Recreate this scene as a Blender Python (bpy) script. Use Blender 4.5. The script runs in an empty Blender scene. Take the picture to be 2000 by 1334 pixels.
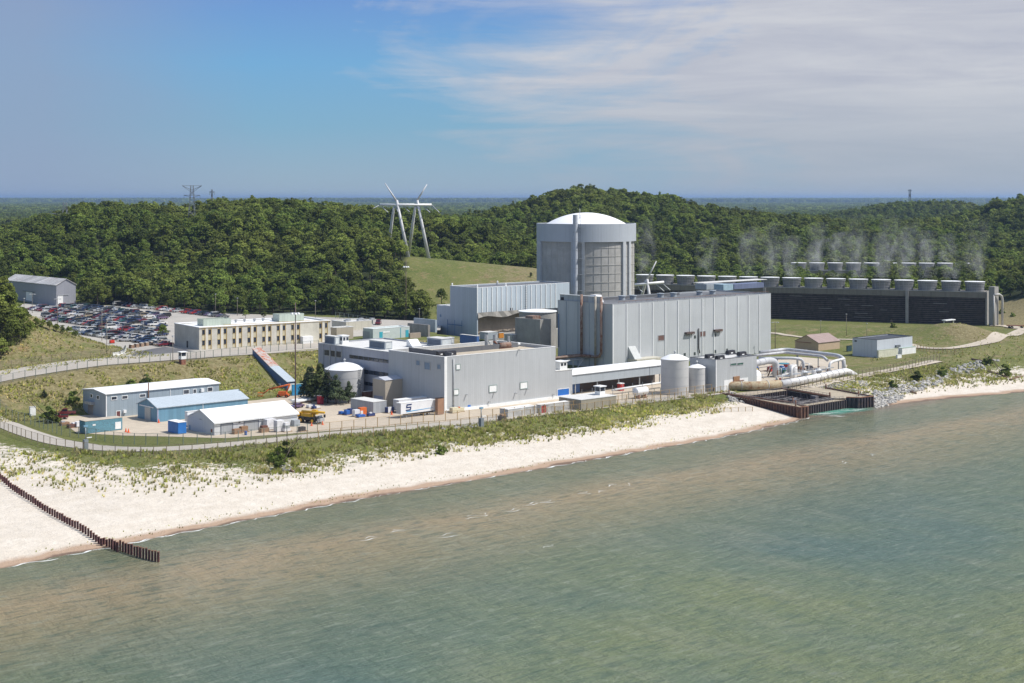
import bpy, math, random
import numpy as np
from mathutils import Vector, Matrix, noise as mnoise
random.seed(7); RN=np.random.RandomState(11)
sc=bpy.context.scene; COL=sc.collection
FL=2885.; HY=386.; H=60.
CC=math.cos(math.radians(48)); SS=math.sin(math.radians(48))
# plan coordinates: X runs along the plant's lake-side walls, Y inland, camera above the lake at the origin
def P(x,y,z=0.):
    F=(H-z)*FL/(y-HY); R=(x-1000)/FL*F
    return (R*SS+F*CC, -R*CC+F*SS)
def PF(x,F):
    R=(x-1000)/FL*F
    return (R*SS+F*CC, -R*CC+F*SS)
def RF(U,V): return (U*SS-V*CC, U*CC+V*SS)
def Ux(px,V):
    k=(px-1000)/FL; return V*(CC+k*SS)/(SS-k*CC)
def Vx(px,U):
    k=(px-1000)/FL; return U*(SS-k*CC)/(CC+k*SS)
def Zy(py,U,V): return H-(py-HY)*(U*CC+V*SS)/FL
def toPx(U,V,z):
    R,F=RF(U,V); return 1000+FL*R/F, HY+(H-z)*FL/F
def sst(a,b,x):
    t=min(1,max(0,(x-a)/(b-a))); return t*t*(3-2*t)
def interp(tab,x):
    if x<=tab[0][0]: return tab[0][1]
    for (a,b),(c,d) in zip(tab,tab[1:]):
        if x<=c: return b+(d-b)*(x-a)/(c-a)
    return tab[-1][1]

# ---------------------------------------------------------------- materials
def newmat(name):
    m=bpy.data.materials.new(name); m.use_nodes=True
    nt=m.node_tree; b=nt.nodes['Principled BSDF']; return m,nt,b
def N(nt,t,**k):
    n=nt.nodes.new(t)
    for a,v in k.items():
        if a.startswith('i_'):
            key=a[2:]; key=int(key) if key.isdigit() else key
            n.inputs[key].default_value=v
        else: setattr(n,a,v)
    return n
def L(nt,a,b): nt.links.new(a,b)
def mix(nt,fac,a,b,bt='MIX'):
    n=nt.nodes.new('ShaderNodeMix'); n.data_type='RGBA'; n.blend_type=bt; n.clamp_factor=True
    for s,v in ((0,fac),(6,a),(7,b)):
        if hasattr(v,'is_linked') or isinstance(v,bpy.types.NodeSocket): L(nt,v,n.inputs[s])
        else: n.inputs[s].default_value=v if s==0 else (*v,1) if len(v)==3 else v
    return n.outputs[2]
def math_(nt,op,a,b=None,c=None):
    n=nt.nodes.new('ShaderNodeMath'); n.operation=op
    for i,v in enumerate((a,b,c)):
        if v is None: continue
        if isinstance(v,bpy.types.NodeSocket): L(nt,v,n.inputs[i])
        else: n.inputs[i].default_value=v
    return n.outputs[0]
def mapr(nt,v,a,b,c=0.,d=1.):
    n=nt.nodes.new('ShaderNodeMapRange'); L(nt,v,n.inputs[0])
    for i,x in enumerate((a,b,c,d)): n.inputs[i+1].default_value=x
    return n.outputs[0]
def noise_(nt,vec,scale,detail=4,rough=.55,dist=0.):
    n=N(nt,'ShaderNodeTexNoise'); n.inputs['Scale'].default_value=scale; n.inputs['Detail'].default_value=detail
    n.inputs['Roughness'].default_value=rough; n.inputs['Distortion'].default_value=dist
    if vec is not None: L(nt,vec,n.inputs['Vector'])
    return n.outputs['Fac']
def geo(nt): return N(nt,'ShaderNodeNewGeometry').outputs['Position']
def scaled(nt,vec,s,rot=(0,0,0)):
    m=N(nt,'ShaderNodeMapping'); L(nt,vec,m.inputs[0]); m.inputs['Scale'].default_value=s; m.inputs['Rotation'].default_value=rot
    return m.outputs[0]
def bump(nt,b,h,strength=.3,dist=.1):
    n=N(nt,'ShaderNodeBump'); n.inputs['Strength'].default_value=strength; n.inputs['Distance'].default_value=dist
    L(nt,h,n.inputs['Height']); L(nt,n.outputs[0],b.inputs['Normal'])
MC={}
def plain(name,col,rough=.6,metal=0.,var=.12,sc_=.6,spec=.4):
    """painted or plain surface with uneven weathering"""
    if name in MC: return MC[name]
    m,nt,b=newmat(name); p=geo(nt)
    n1=noise_(nt,p,sc_,5,.65); 
    dark=tuple(c*(1-var*1.6) for c in col); lite=tuple(min(1,c*(1+var*.8)) for c in col)
    c=mix(nt,mapr(nt,n1,.3,.7),dark,lite)
    st=noise_(nt,scaled(nt,p,(2.2,2.2,.18)),1.,3,.6)
    c=mix(nt,mapr(nt,st,.55,.85,0,.35*min(1,var*6)),c,tuple(x*.62 for x in col))
    L(nt,c,b.inputs['Base Color']); b.inputs['Roughness'].default_value=rough; b.inputs['Metallic'].default_value=metal
    b.inputs['Specular IOR Level'].default_value=spec
    MC[name]=m; return m
def siding(name,col,panel=1.1,seam=.25,tone=.07,rust=0.,rough=.5):
    """vertical metal cladding: each panel a slightly different tone, darker seams, run-off streaks"""
    if name in MC: return MC[name]
    m,nt,b=newmat(name); p=geo(nt)
    sx=N(nt,'ShaderNodeSeparateXYZ'); L(nt,p,sx.inputs[0])
    s=math_(nt,'ADD',sx.outputs[0],sx.outputs[1]); t=math_(nt,'DIVIDE',s,panel)
    fl=math_(nt,'FLOOR',t); fr=math_(nt,'FRACT',t)
    wn=N(nt,'ShaderNodeTexWhiteNoise',noise_dimensions='1D'); L(nt,fl,wn.inputs['W'])
    rowf=math_(nt,'FLOOR',math_(nt,'DIVIDE',sx.outputs[2],6.3))
    wn2=N(nt,'ShaderNodeTexWhiteNoise',noise_dimensions='2D'); cb=N(nt,'ShaderNodeCombineXYZ'); L(nt,fl,cb.inputs[0]); L(nt,rowf,cb.inputs[1]); L(nt,cb.outputs[0],wn2.inputs['Vector'])
    v=math_(nt,'ADD',math_(nt,'MULTIPLY',wn.outputs[0],.6),math_(nt,'MULTIPLY',wn2.outputs[0],.4))
    c=mix(nt,v,tuple(x*(1-tone) for x in col),tuple(min(1,x*(1+tone)) for x in col))
    rib=math_(nt,'PINGPONG',math_(nt,'MULTIPLY',t,4.),.5)
    c=mix(nt,math_(nt,'MULTIPLY',math_(nt,'LESS_THAN',fr,.09),seam),c,tuple(x*.45 for x in col))
    big=noise_(nt,scaled(nt,p,(.05,.05,.09)),1.,4,.6)
    c=mix(nt,mapr(nt,big,.35,.7,0,.34),c,tuple(x*.72 for x in col))
    st=noise_(nt,scaled(nt,p,(1.3,1.3,.07)),1.,4,.65)
    c=mix(nt,mapr(nt,st,.55,.78,0,.45),c,tuple(x*.58 for x in col))
    if rust:
        rn=noise_(nt,scaled(nt,p,(.7,.7,.3)),1.,5,.7)
        c=mix(nt,mapr(nt,rn,.62-rust*.15,.75,0,.8),c,(.22,.09,.04))
    L(nt,c,b.inputs['Base Color']); b.inputs['Roughness'].default_value=rough
    bump(nt,b,rib,.35,.06); MC[name]=m; return m
def concrete(name,col,grid=0.,stain=.4,rough=.85):
    if name in MC: return MC[name]
    m,nt,b=newmat(name); p=geo(nt)
    n=noise_(nt,p,.25,6,.65); c=mix(nt,mapr(nt,n,.3,.7),tuple(x*.8 for x in col),tuple(x*1.12 for x in col))
    st=noise_(nt,scaled(nt,p,(.9,.9,.06)),1.,5,.7)
    c=mix(nt,mapr(nt,st,.5,.75,0,stain),c,tuple(x*.5 for x in col))
    n2=noise_(nt,p,3.,3); c=mix(nt,mapr(nt,n2,.4,.7,0,.25),c,tuple(x*.75 for x in col))
    L(nt,c,b.inputs['Base Color']); b.inputs['Roughness'].default_value=rough
    bump(nt,b,n2,.3,.05); MC[name]=m; return m
def rusty(name,col,amt=.5,rc=(.16,.06,.03)):
    if name in MC: return MC[name]
    m,nt,b=newmat(name); p=geo(nt)
    n=noise_(nt,scaled(nt,p,(.8,.8,.8)),1.,6,.7); c=mix(nt,mapr(nt,n,.62-amt*.3,.72-amt*.2),col,rc)
    n2=noise_(nt,p,4.,3); c=mix(nt,mapr(nt,n2,.4,.75,0,.5),c,tuple(x*.4 for x in rc))
    L(nt,c,b.inputs['Base Color']); b.inputs['Roughness'].default_value=.8
    MC[name]=m; return m
def glass(name='window_glass',col=(.02,.025,.035)):
    if name in MC: return MC[name]
    m,nt,b=newmat(name); n=noise_(nt,geo(nt),.5,2)
    L(nt,mix(nt,mapr(nt,n,.35,.65),col,tuple(x*2.2 for x in col)),b.inputs['Base Color'])
    b.inputs['Roughness'].default_value=.12; MC[name]=m; return m
def chainlink(name='chain_link',col=(.22,.20,.17),cover=.16):
    if name in MC: return MC[name]
    m,nt,b=newmat(name); b.inputs['Base Color'].default_value=(*col,1); b.inputs['Roughness'].default_value=.6
    b.inputs['Alpha'].default_value=cover
    MC[name]=m; return m

# ---------------------------------------------------------------- mesh builder
class MB:
    def __init__(s): s.v=[]; s.f=[]; s.m=[]; s.sm=[]
    def add(s,vs,fs,m=0,smooth=False):
        o=len(s.v); s.v+= [tuple(p) for p in vs]
        for f in fs: s.f.append(tuple(o+i for i in f)); s.m.append(m); s.sm.append(smooth)
        return s
    def box(s,x0,x1,y0,y1,z0,z1,m=0,M=None,taper=0):
        t=taper
        vs=[(x0,y0,z0),(x1,y0,z0),(x1,y1,z0),(x0,y1,z0),(x0+t,y0+t,z1),(x1-t,y0+t,z1),(x1-t,y1-t,z1),(x0+t,y1-t,z1)]
        if M is not None: vs=[M@Vector(p) for p in vs]
        return s.add(vs,[(0,3,2,1),(4,5,6,7),(0,1,5,4),(1,2,6,5),(2,3,7,6),(3,0,4,7)],m)
    def lathe(s,prof,cx=0,cy=0,n=24,m=0,smooth=True,M=None,a0=0):
        """prof: list of (r,z); capped where r>0 at the ends; split (flat-shaded) at sharp profile corners"""
        groups=[[prof[0]]]
        for j in range(1,len(prof)):
            groups[-1].append(prof[j])
            if j<len(prof)-1:
                a=Vector((prof[j][0]-prof[j-1][0],prof[j][1]-prof[j-1][1])); c=Vector((prof[j+1][0]-prof[j][0],prof[j+1][1]-prof[j][1]))
                if a.length>0 and c.length>0 and a.angle(c)>.6: groups.append([prof[j]])
        def ring(r,z):
            v=[(cx+r*math.cos(a0+2*math.pi*i/n),cy+r*math.sin(a0+2*math.pi*i/n),z) for i in range(n)]
            return [M@Vector(p) for p in v] if M is not None else v
        for g in groups:
            vs=[];fs=[]
            for r,z in g: vs+=ring(r,z)
            for j in range(len(g)-1):
                for i in range(n):
                    k=(i+1)%n; fs.append((j*n+i,j*n+k,(j+1)*n+k,(j+1)*n+i))
            s.add(vs,fs,m,smooth)
        if prof[0][0]>1e-4: s.add(ring(*prof[0]),[tuple(range(n))[::-1]],m,False)
        if prof[-1][0]>1e-4: s.add(ring(*prof[-1]),[tuple(range(n))],m,False)
        return s
    def tube(s,pts,r,n=10,m=0,smooth=True,r2=None):
        pts=[Vector(p) for p in pts]; rings=[]
        up=Vector((0,0,1)); prev=None
        for i,p in enumerate(pts):
            if i==0: d=pts[1]-p
            elif i==len(pts)-1: d=p-pts[i-1]
            else: d=(pts[i+1]-p).normalized()+(p-pts[i-1]).normalized()
            d.normalize()
            a=prev if prev is not None else (Vector((1,0,0)) if abs(d.z)>.9 else up)
            x=a-d*a.dot(d)
            if x.length<1e-4: x=Vector((0,1,0))-d*d.y
            x.normalize(); y=d.cross(x); prev=x
            rr=r if r2 is None else r+(r2-r)*i/(len(pts)-1)
            rings.append([p+x*rr*math.cos(2*math.pi*k/n)+y*rr*math.sin(2*math.pi*k/n) for k in range(n)])
        vs=[q for g in rings for q in g]; fs=[]
        for j in range(len(rings)-1):
            for k in range(n):
                l=(k+1)%n; fs.append((j*n+k,j*n+l,(j+1)*n+l,(j+1)*n+k))
        s.add(vs,fs,m,smooth); o=len(s.v)-len(vs)
        s.f.append(tuple(o+k for k in range(n))[::-1]); s.m.append(m); s.sm.append(False)
        q=o+(len(rings)-1)*n; s.f.append(tuple(q+k for k in range(n))); s.m.append(m); s.sm.append(False)
        return s
    def bar(s,a,b,w,m=0): return s.tube([a,b],w*.7,4,m,False)
    def prism(s,poly,z0,z1,m=0):
        n=len(poly); vs=[(x,y,z0) for x,y in poly]+[(x,y,z1) for x,y in poly]
        fs=[tuple(range(n))[::-1],tuple(range(n,2*n))]+[(i,(i+1)%n,n+(i+1)%n,n+i) for i in range(n)]
        return s.add(vs,fs,m)
    def prismY(s,poly,y0,y1,m=0):
        """poly in (x,z), extruded along y"""
        n=len(poly); vs=[(x,y0,z) for x,z in poly]+[(x,y1,z) for x,z in poly]
        fs=[tuple(range(n)),tuple(range(n,2*n))[::-1]]+[(i,n+i,n+(i+1)%n,(i+1)%n) for i in range(n)]
        return s.add(vs,fs,m)
    def prismX(s,poly,x0,x1,m=0):
        """poly in (y,z), extruded along x"""
        n=len(poly); vs=[(x0,y,z) for y,z in poly]+[(x1,y,z) for y,z in poly]
        fs=[tuple(range(n))[::-1],tuple(range(n,2*n))]+[(i,(i+1)%n,n+(i+1)%n,n+i) for i in range(n)]
        return s.add(vs,fs,m)
    def build(s,name,mats,parent=None,loc=(0,0,0),rz=0.,label=None,fix=True):
        me=bpy.data.meshes.new(name); me.from_pydata(s.v,[],s.f)
        if not isinstance(mats,(list,tuple)): mats=[mats]
        for m in mats: me.materials.append(m)
        me.polygons.foreach_set('material_index',s.m); me.polygons.foreach_set('use_smooth',s.sm)
        if fix:
            import bmesh
            bm=bmesh.new(); bm.from_mesh(me); bmesh.ops.recalc_face_normals(bm,faces=bm.faces); bm.to_mesh(me); bm.free()
        me.update()
        o=bpy.data.objects.new(name,me); COL.objects.link(o); o.location=loc; o.rotation_euler=(0,0,rz)
        if parent is not None: o.parent=parent
        if label: o['label']=label
        return o
def tag(o,label=None,cat=None,group=None,kind=None):
    if label: o['label']=label
    if cat: o['category']=cat
    if group: o['group']=group
    if kind: o['kind']=kind
    return o
def empty(name,loc,label,cat,group=None,rz=0.):
    o=bpy.data.objects.new(name,None); COL.objects.link(o); o.location=loc; o.rotation_euler=(0,0,rz); o.empty_display_size=.5
    return tag(o,label,cat,group)
def dup(root,loc,rz=None,label=None,scale=None):
    r=root.copy(); COL.objects.link(r); r.location=loc
    if rz is not None: r.rotation_euler=(0,0,rz)
    if scale is not None: r.scale=scale if hasattr(scale,'__len__') else (scale,)*3
    if label: r['label']=label
    for ch in root.children:
        c=ch.copy(); COL.objects.link(c); c.parent=r
        for g in ch.children:
            d=g.copy(); COL.objects.link(d); d.parent=c
    return r
class B:
    """a thing whose parts are given in world plan coordinates"""
    def __init__(s,name,label,cat,U,V,z=0.,group=None):
        s.o=(U,V,z); s.root=empty(name,(U,V,z),label,cat,group)
    def mb(s,name,m,mats,parent=None,label=None):
        o=s.o; m.v=[(a-o[0],b-o[1],c-o[2]) for a,b,c in m.v]
        return m.build(name,mats,parent or s.root,label=label)
    def box(s,name,mat,u0,u1,v0,v1,z0,z1,parent=None,label=None,taper=0):
        return s.mb(name,MB().box(u0,u1,v0,v1,z0,z1,taper=taper),mat,parent,label)
    def flat(s,u0,u1,v0,v1,z0,z1,wall,roof,par=.5,cop=None,t=.35,wname='wall'):
        m=MB(); m.box(u0,u1,v0,v0+t,z0,z1); m.box(u0,u1,v1-t,v1,z0,z1); m.box(u0,u0+t,v0+t,v1-t,z0,z1); m.box(u1-t,u1,v0+t,v1-t,z0,z1)
        w=s.mb(wname,m,wall); r=s.box('roof',roof,u0+t,u1-t,v0+t,v1-t,z1-par-.3,z1-par)
        if cop:
            e=.06; m=MB(); a,b,c,d=u0-e,u1+e,v0-e,v1+e; k=t+.12
            m.box(a,b,c,c+k,z1,z1+.12); m.box(a,b,d-k,d,z1,z1+.12); m.box(a,a+k,c+k,d-k,z1,z1+.12); m.box(b-k,b,c+k,d-k,z1,z1+.12)
            s.mb('coping',m,cop)
        return w
    def gable(s,u0,u1,v0,v1,z0,ze,zr,wall,roof,over=.35,th=.18):
        """ridge along X"""
        vm=(v0+v1)/2
        s.mb('wall',MB().prismX([(v0,z0),(v1,z0),(v1,ze),(vm,zr),(v0,ze)],u0,u1),wall)
        k=(zr-ze)/(vm-v0); m=MB()
        m.prismX([(v0-over,ze-k*over+.03),(vm,zr+.03),(vm,zr+.03+th),(v0-over,ze-k*over+.03+th)],u0-over,u1+over)
        m.prismX([(v1+over,ze-k*over+.03),(vm,zr+.03),(vm,zr+.03+th),(v1+over,ze-k*over+.03+th)],u0-over,u1+over)
        return s.mb('roof',m,roof)
    def fpan(s,name,x0,x1,y0,y1,V,mat,frame=None,pr=.06,bx=None,label=None,fname='frame'):
        """panel on a wall facing the lake (plane Y=V), placed from measured extents"""
        u0,u1=Ux(x0,V),Ux(x1,V); um=(u0+u1)/2; zt,zb=Zy(y0,um,V),Zy(y1,um,V)
        o=s.box(name,mat,u0,u1,V-pr,V-.002,zb,zt,label=label)
        if frame:
            m=MB(); w=.14; q=V-pr-.05
            m.box(u0-w,u1+w,q,V-.003,zt,zt+w); m.box(u0-w,u1+w,q,V-.003,zb-w,zb); m.box(u0-w,u0,q,V-.003,zb,zt); m.box(u1,u1+w,q,V-.003,zb,zt)
            s.mb(fname,m,frame,parent=o)
        return o
    def lpan(s,name,x0,x1,y0,y1,U,mat,frame=None,pr=.06,label=None,fname='frame'):
        v1,v0=Vx(x0,U),Vx(x1,U); vm=(v0+v1)/2; zt,zb=Zy(y0,U,vm),Zy(y1,U,vm)
        o=s.box(name,mat,U-pr,U-.002,v0,v1,zb,zt,label=label)
        if frame:
            m=MB(); w=.14; q=U-pr-.05
            m.box(q,U-.003,v0-w,v1+w,zt,zt+w); m.box(q,U-.003,v0-w,v1+w,zb-w,zb); m.box(q,U-.003,v0-w,v0,zb,zt); m.box(q,U-.003,v1,v1+w,zb,zt)
            s.mb(fname,m,frame,parent=o)
        return o
    def tube(s,name,pts,r,mat,parent=None,n=10,label=None):
        return s.mb(name,MB().tube(pts,r,n),mat,parent,label)
# ================================================================ terrain
VR=[(100,470),(140,430),(152,385),(155,345),(160,322),(180,308),(208,306.5),(250,297),(286,296),(348,293),(372,294),(395,291),(430,290),(470,288),(520,300),(620,320)]   # outer edge of the perimeter road
VG=[(60,330),(100,330),(134,312),(137,287),(158,271),(172,273),(220,277),(248,276),(282,273),(328,279),(345,286),(362,275),(385,270),(415,265),(442,261),(462,257),(520,247),(600,240)] # seaward end of the tufts
VS=[(60,246),(103,245),(134,248),(183,251),(226,251),(300,252),(339,256),(344.5,258.5),(347,265),(378,265),(385,257),(407,254),(444,245),(520,232),(700,215)]   # water line
VF=[(150,384),(172,384),(184,383),(227,383),(242,381),(262,385),(400,385)]   # foot of bank
VC=[(150,403),(178,403),(192,403),(204,405),(224,404),(255,405),(278,405),(400,405)] # crest of bank
ZC=[(145,5),(160,6.5),(170,7.5),(179,8.5),(193,9.5),(204,10),(400,10)]
def fb(x,y,sx,n=3):
    return mnoise.fractal(Vector((x/sx,y/sx,3.7)),1.0,2.0,n)
def terr(U,V):
    if 349<U<372.5 and 261<V<285: return -4.5
    R,F=RF(U,V)
    vs=interp(VS,U); vg=interp(VG,U); vr=interp(VR,U)
    if V<vs+60 or V<vr:
        if V<vs: return max(-9,-3.0-(vs-V)*.045)
        if V<vs+12: return -3.0+1.1*((V-vs)/12)
        if V<vg: return -1.9+.7*(V-vs-12)/max(1,vg-vs-12)+.25*fb(U,V,14)*sst(vs+12,vs+22,V)
        if V<vr:
            t=(V-vg)/max(1,vr-vg)
            return -1.2+1.2*sst(0,1,t)+(.25+.5*math.sin(math.pi*min(1,t)))*fb(U,V,9)*(1-sst(.85,1,t))
    z=0.
    # bank and terrace
    kx=1-sst(338,392,U)*(1-sst(440,520,V)) - (sst(430,560,U) if V>440 else 0)*sst(440,520,V)
    kx=max(0,kx)
    vf,vc,zc=interp(VF,U),interp(VC,U),interp(ZC,U)
    ztop=zc+(10-zc)*sst(vc+26,vc+60,V)
    z=ztop*sst(0,1,(V-vf)/(vc-vf))*.5+ztop*min(1,max(0,(V-vf)/(vc-vf)))*.5
    z*=kx
    if V>vf and V<vc: z+=.35*fb(U,V,8)*math.sin(math.pi*(V-vf)/(vc-vf))
    # grassy dune beside the car park
    if U<236 and V>vc+8:
        hr=min(17,max(0,(232-U)*.52))
        base=vc+28
        g=sst(base,base+46,V)*(1-sst(500,545+(232-U)*.2,V))
        z+=hr*g*(1+.10*fb(U,V,14))
    # wooded high ground behind the car park
    if F>600:
        zw=0
        edge=interp([(-400,690),(-230,690),(-170,672),(-120,650),(-90,636),(-60,640),(-40,690)],R)
        top=interp([(-420,20),(-300,24),(-272,34),(-250,43),(-205,41),(-195,39),(-170,44),(-110,43),(-90,39),(-60,37),(-25,34)],R*860/max(F,700))
        wR=1-sst(-70,20,R*800/F) if F<1000 else 1-sst(-60,120,R)
        rise=sst(edge,edge+215,F)
        zA=(10+(top-10)*rise+4.2*fb(U,V,60)*sst(edge+20,edge+120,F))*(1-sst(1150,1700,F)*.75)
        # open dune with the pylon
        ax=sst(-95,-62,R)*(1-sst(25,70,R)); crest=interp([(-70,30),(-50,30),(-20,27),(12,24),(60,14)],R)
        zD=10+(crest-10)*(sst(672,748,F))*(1-sst(752,835,F)*.75)
        # high ground to the right and far
        base=interp([(600,0),(720,0),(800,1),(900,5),(1000,12),(1150,26),(1300,34),(1600,28),(2200,14),(3000,5),(60000,2)],F)
        fadeR=interp([(-900,1),(150,1),(260,.84),(420,.6),(900,.5)],R*1300/F if F<2200 else R)
        zB=base*fadeR
        zB+=23*math.exp(-((R-25)/95)**2-((F-1290)/190)**2)+9*math.exp(-((R-120)/90)**2-((F-1330)/200)**2)
        zB+=36*math.exp(-((R-655)/150)**2-((F-2350)/280)**2)
        zB+=30*math.exp(-((R-505)/70)**2-((F-1400)/150)**2)
        zB+=9*math.exp(-((R-255)/60)**2-((F-840)/60)**2)
        zB+=4*fb(U,V,160)*sst(850,1100,F)*(1-sst(2500,4000,F))
        if F>2600: zB+= (6*fb(U,V,900)+4)*sst(2600,4500,F)+ sst(9000,25000,F)*14*abs(fb(U,V,5000))
        mA=(1-sst(-55,60,R*1000/max(F,700)))
        if F>1600: mA*=1-sst(1600,2300,F)
        zB+=4.5*sst(90,130,R)*(1-sst(205,240,R))*sst(765,790,F)*(1-sst(850,875,F))
        zf=zB*(1-mA)+zA*mA
        if F<900: zf=zf*(1-ax*(1-sst(830,900,F)))+zD*ax*(1-sst(830,900,F))
        t=sst(630,665,F)
        z=z*(1-t)+max(z if F<700 and R<100 else 0,zf)*t
    # low mounds in front of the cooling towers
    if 590<F<700 and R>100:
        z+=(2.6+1.2*fb(U,V,26))*math.exp(-((F-652)/20)**2)*sst(100,125,R)*(1-sst(150,175,R))
        z+=2.2*math.exp(-((F-640)/20)**2-((R-170)/30)**2)
    z+=6.3*math.exp(-((F-622)/17)**2-((R-187)/19)**2)
    if U>430 and V<330 and V>vr: z+=1.2*math.exp(-((V-300)/14)**2)*sst(440,500,U)
    if R>195 and 700<F<900: z+=9*sst(700,800,F)*sst(228,252,R*700/F)
    return z
def spread(a,b,step,grow,lo,hi):
    c=list(np.arange(a,b+.1,step)); s=step; x=b
    while x<hi: s*=grow; x+=s; c.append(x)
    s=step; x=a; pre=[]
    while x>lo: s*=grow*1.15; x-=s; pre.append(x)
    return np.array(pre[::-1]+c)
GX=spread(95,760,3.2,1.055,-3000,62000); GY=spread(150,740,3.2,1.055,-2500,62000)
GZ=np.zeros((len(GX),len(GY)))
for i,x in enumerate(GX):
    for j,y in enumerate(GY): GZ[i,j]=terr(x,y)
import bisect
GXl=list(GX); GYl=list(GY)
def gz(x,y):
    """height of the ground mesh (same triangles as the mesh)"""
    i=min(max(bisect.bisect_right(GXl,x)-1,0),len(GXl)-2); j=min(max(bisect.bisect_right(GYl,y)-1,0),len(GYl)-2)
    a=(x-GXl[i])/(GXl[i+1]-GXl[i]); b=(y-GYl[j])/(GYl[j+1]-GYl[j])
    z00,z10,z01,z11=GZ[i,j],GZ[i+1,j],GZ[i,j+1],GZ[i+1,j+1]
    if a>=b: return float(z00+a*(z10-z00)+b*(z11-z10))
    return float(z00+b*(z01-z00)+a*(z11-z01))
nx,ny=len(GX),len(GY)
verts=np.empty((nx*ny,3)); xx,yy=np.meshgrid(GX,GY,indexing='ij'); verts[:,0]=xx.ravel(); verts[:,1]=yy.ravel(); verts[:,2]=GZ.ravel()
ii,jj=np.meshgrid(np.arange(nx-1),np.arange(ny-1),indexing='ij'); a=(ii*ny+jj).ravel(); b_=a+ny; c_=b_+1; d_=a+1
tris=np.concatenate([np.stack([a,b_,c_],1),np.stack([a,c_,d_],1)]); 
me=bpy.data.meshes.new('ground'); me.vertices.add(len(verts)); me.vertices.foreach_set('co',verts.ravel().astype(np.float32))
me.loops.add(len(tris)*3); me.loops.foreach_set('vertex_index',tris.ravel().astype(np.int32)); me.polygons.add(len(tris))
me.polygons.foreach_set('loop_start',np.arange(0,len(tris)*3,3,dtype=np.int32)); me.polygons.foreach_set('loop_total',np.full(len(tris),3,dtype=np.int32))
me.update(calc_edges=True); me.polygons.foreach_set('use_smooth',[True]*len(tris))
# cover weights: sand, dry, wood floor
def inpoly(x,y,poly):
    c=False; n=len(poly); j=n-1
    for i in range(n):
        xi,yi=poly[i]; xj,yj=poly[j]
        if (yi>y)!=(yj>y) and x<(xj-xi)*(y-yi)/(yj-yi)+xi: c=not c
        j=i
    return c
OPEN=[PF(790,700),PF(795,775),PF(900,777),PF(960,780),PF(1045,785),PF(1160,760),PF(1160,640),PF(930,600),PF(862,640),PF(812,660)]
def PG(x,y,_=0):
    """where the line through a photo position meets the ground mesh"""
    F=225.; p=None
    while F<1800:
        u,v=PF(x,F); z=H-(y-HY)*F/FL
        if z<=gz(u,v): break
        F+=2.
    lo,hi=F-2,F
    for _ in range(8):
        m=(lo+hi)/2; u,v=PF(x,m)
        if H-(y-HY)*m/FL<=gz(u,v): hi=m
        else: lo=m
    return PF(x,hi)
def inwood(U,V):
    """True where trees stand"""
    R,F=RF(U,V)
    if F<600: return False
    px=1000+FL*R/F
    if px<1075:
        if inpoly(U,V,OPEN): return False
        edge=interp([(-40,690),(90,690),(150,664),(190,674),(215,690),(255,672),(330,655),(470,634),(640,628),(735,618),(800,612),(835,640),(860,720),(880,790)],px)
        return F>edge and not (px>850 and F<790) and not (px<158 and F<735)
    if px<1500: return F>800+25*math.sin(px/60)
    if px>1935:
        return F>interp([(1935,800),(1950,790),(2000,770),(2300,760)],px)
    return F>interp([(1500,772),(1700,765),(1935,758)],px) and not (868<F+(R-180)*.39<902 and R>120)
sand=np.zeros(nx*ny); dry=np.zeros(nx*ny); wood=np.zeros(nx*ny)
k=0
for i,U in enumerate(GX):
    for j,V in enumerate(GY):
        vs=interp(VS,U); vg=interp(VG,U); vr=interp(VR,U); R=U*SS-V*CC; F=U*CC+V*SS
        s=0.
        if V<vg-3: s=1.
        elif V<vr:
            t=(V-vg+3)/max(4,vr-vg+3)
            s=.74-.28*t/.4 if t<.4 else .46-.5*(t-.4)/.3
            if U<178: s=.80-.30*t/.62 if t<.62 else .50-.6*(t-.62)/.2
            s=max(0,s)
        if 380<U<430 and V<vr+6 and V>vg-3: s=max(s,.5)
        if 410<U<560 and V<300 and V>=vg-3: s=.58*(1-sst(vg+6,vg+34,V))+.08
        d=0.
        vf,vc=interp(VF,U),interp(VC,U)
        if vf<V<vc+3 and U<345: d=.30+.42*sst(.35,.95,(V-vf)/(vc-vf))*(1-sst(215,260,U)*.75)
        if U<240 and V>vc+8 and V<560: d=.42
        if inpoly(U,V,OPEN): d=.16+.32*sst(-30,10,R)
        d=max(d,.95*math.exp(-((F-612)/14)**2-((R-192)/14)**2),.25 if (R>100 and 590<F<700) else 0)
        if R>228 and F>690 and F<830: d=.75
        if U>430 and 290<V<330: d=max(d,.3)
        sand[k]=s; dry[k]=d; wood[k]=1. if (F>1500 or inwood(U,V)) else 0.
        k+=1
for nm,arr in (('sand',sand),('dry',dry),('wood',wood)):
    at=me.attributes.new(nm,'FLOAT','POINT'); at.data.foreach_set('value',arr.astype(np.float32))
gm,nt,b=newmat('ground_cover'); p=geo(nt)
def attr(nt,n): return N(nt,'ShaderNodeAttribute',attribute_name=n).outputs['Fac']
gn=noise_(nt,p,.045,5,.6); g2=noise_(nt,p,.9,5,.75); g3=noise_(nt,scaled(nt,p,(1,1,.5)),.22,5,.7)
green=mix(nt,mapr(nt,gn,.35,.65),(.075,.105,.022),(.135,.145,.045))
green=mix(nt,mapr(nt,g2,.4,.72,0,.7),green,(.21,.195,.085))
dryc=mix(nt,mapr(nt,g2,.35,.65),(.12,.10,.042),(.27,.235,.13))
dryc=mix(nt,mapr(nt,g3,.6,.74,0,.5),dryc,(.28,.15,.07))
dn=math_(nt,'ADD',math_(nt,'MULTIPLY',g3,1.6),math_(nt,'SUBTRACT',attr(nt,'dry'),1.12)); dfac=mapr(nt,dn,-.12,.18)
c=mix(nt,dfac,green,dryc)
sn=noise_(nt,p,.35,5,.6)
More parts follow.
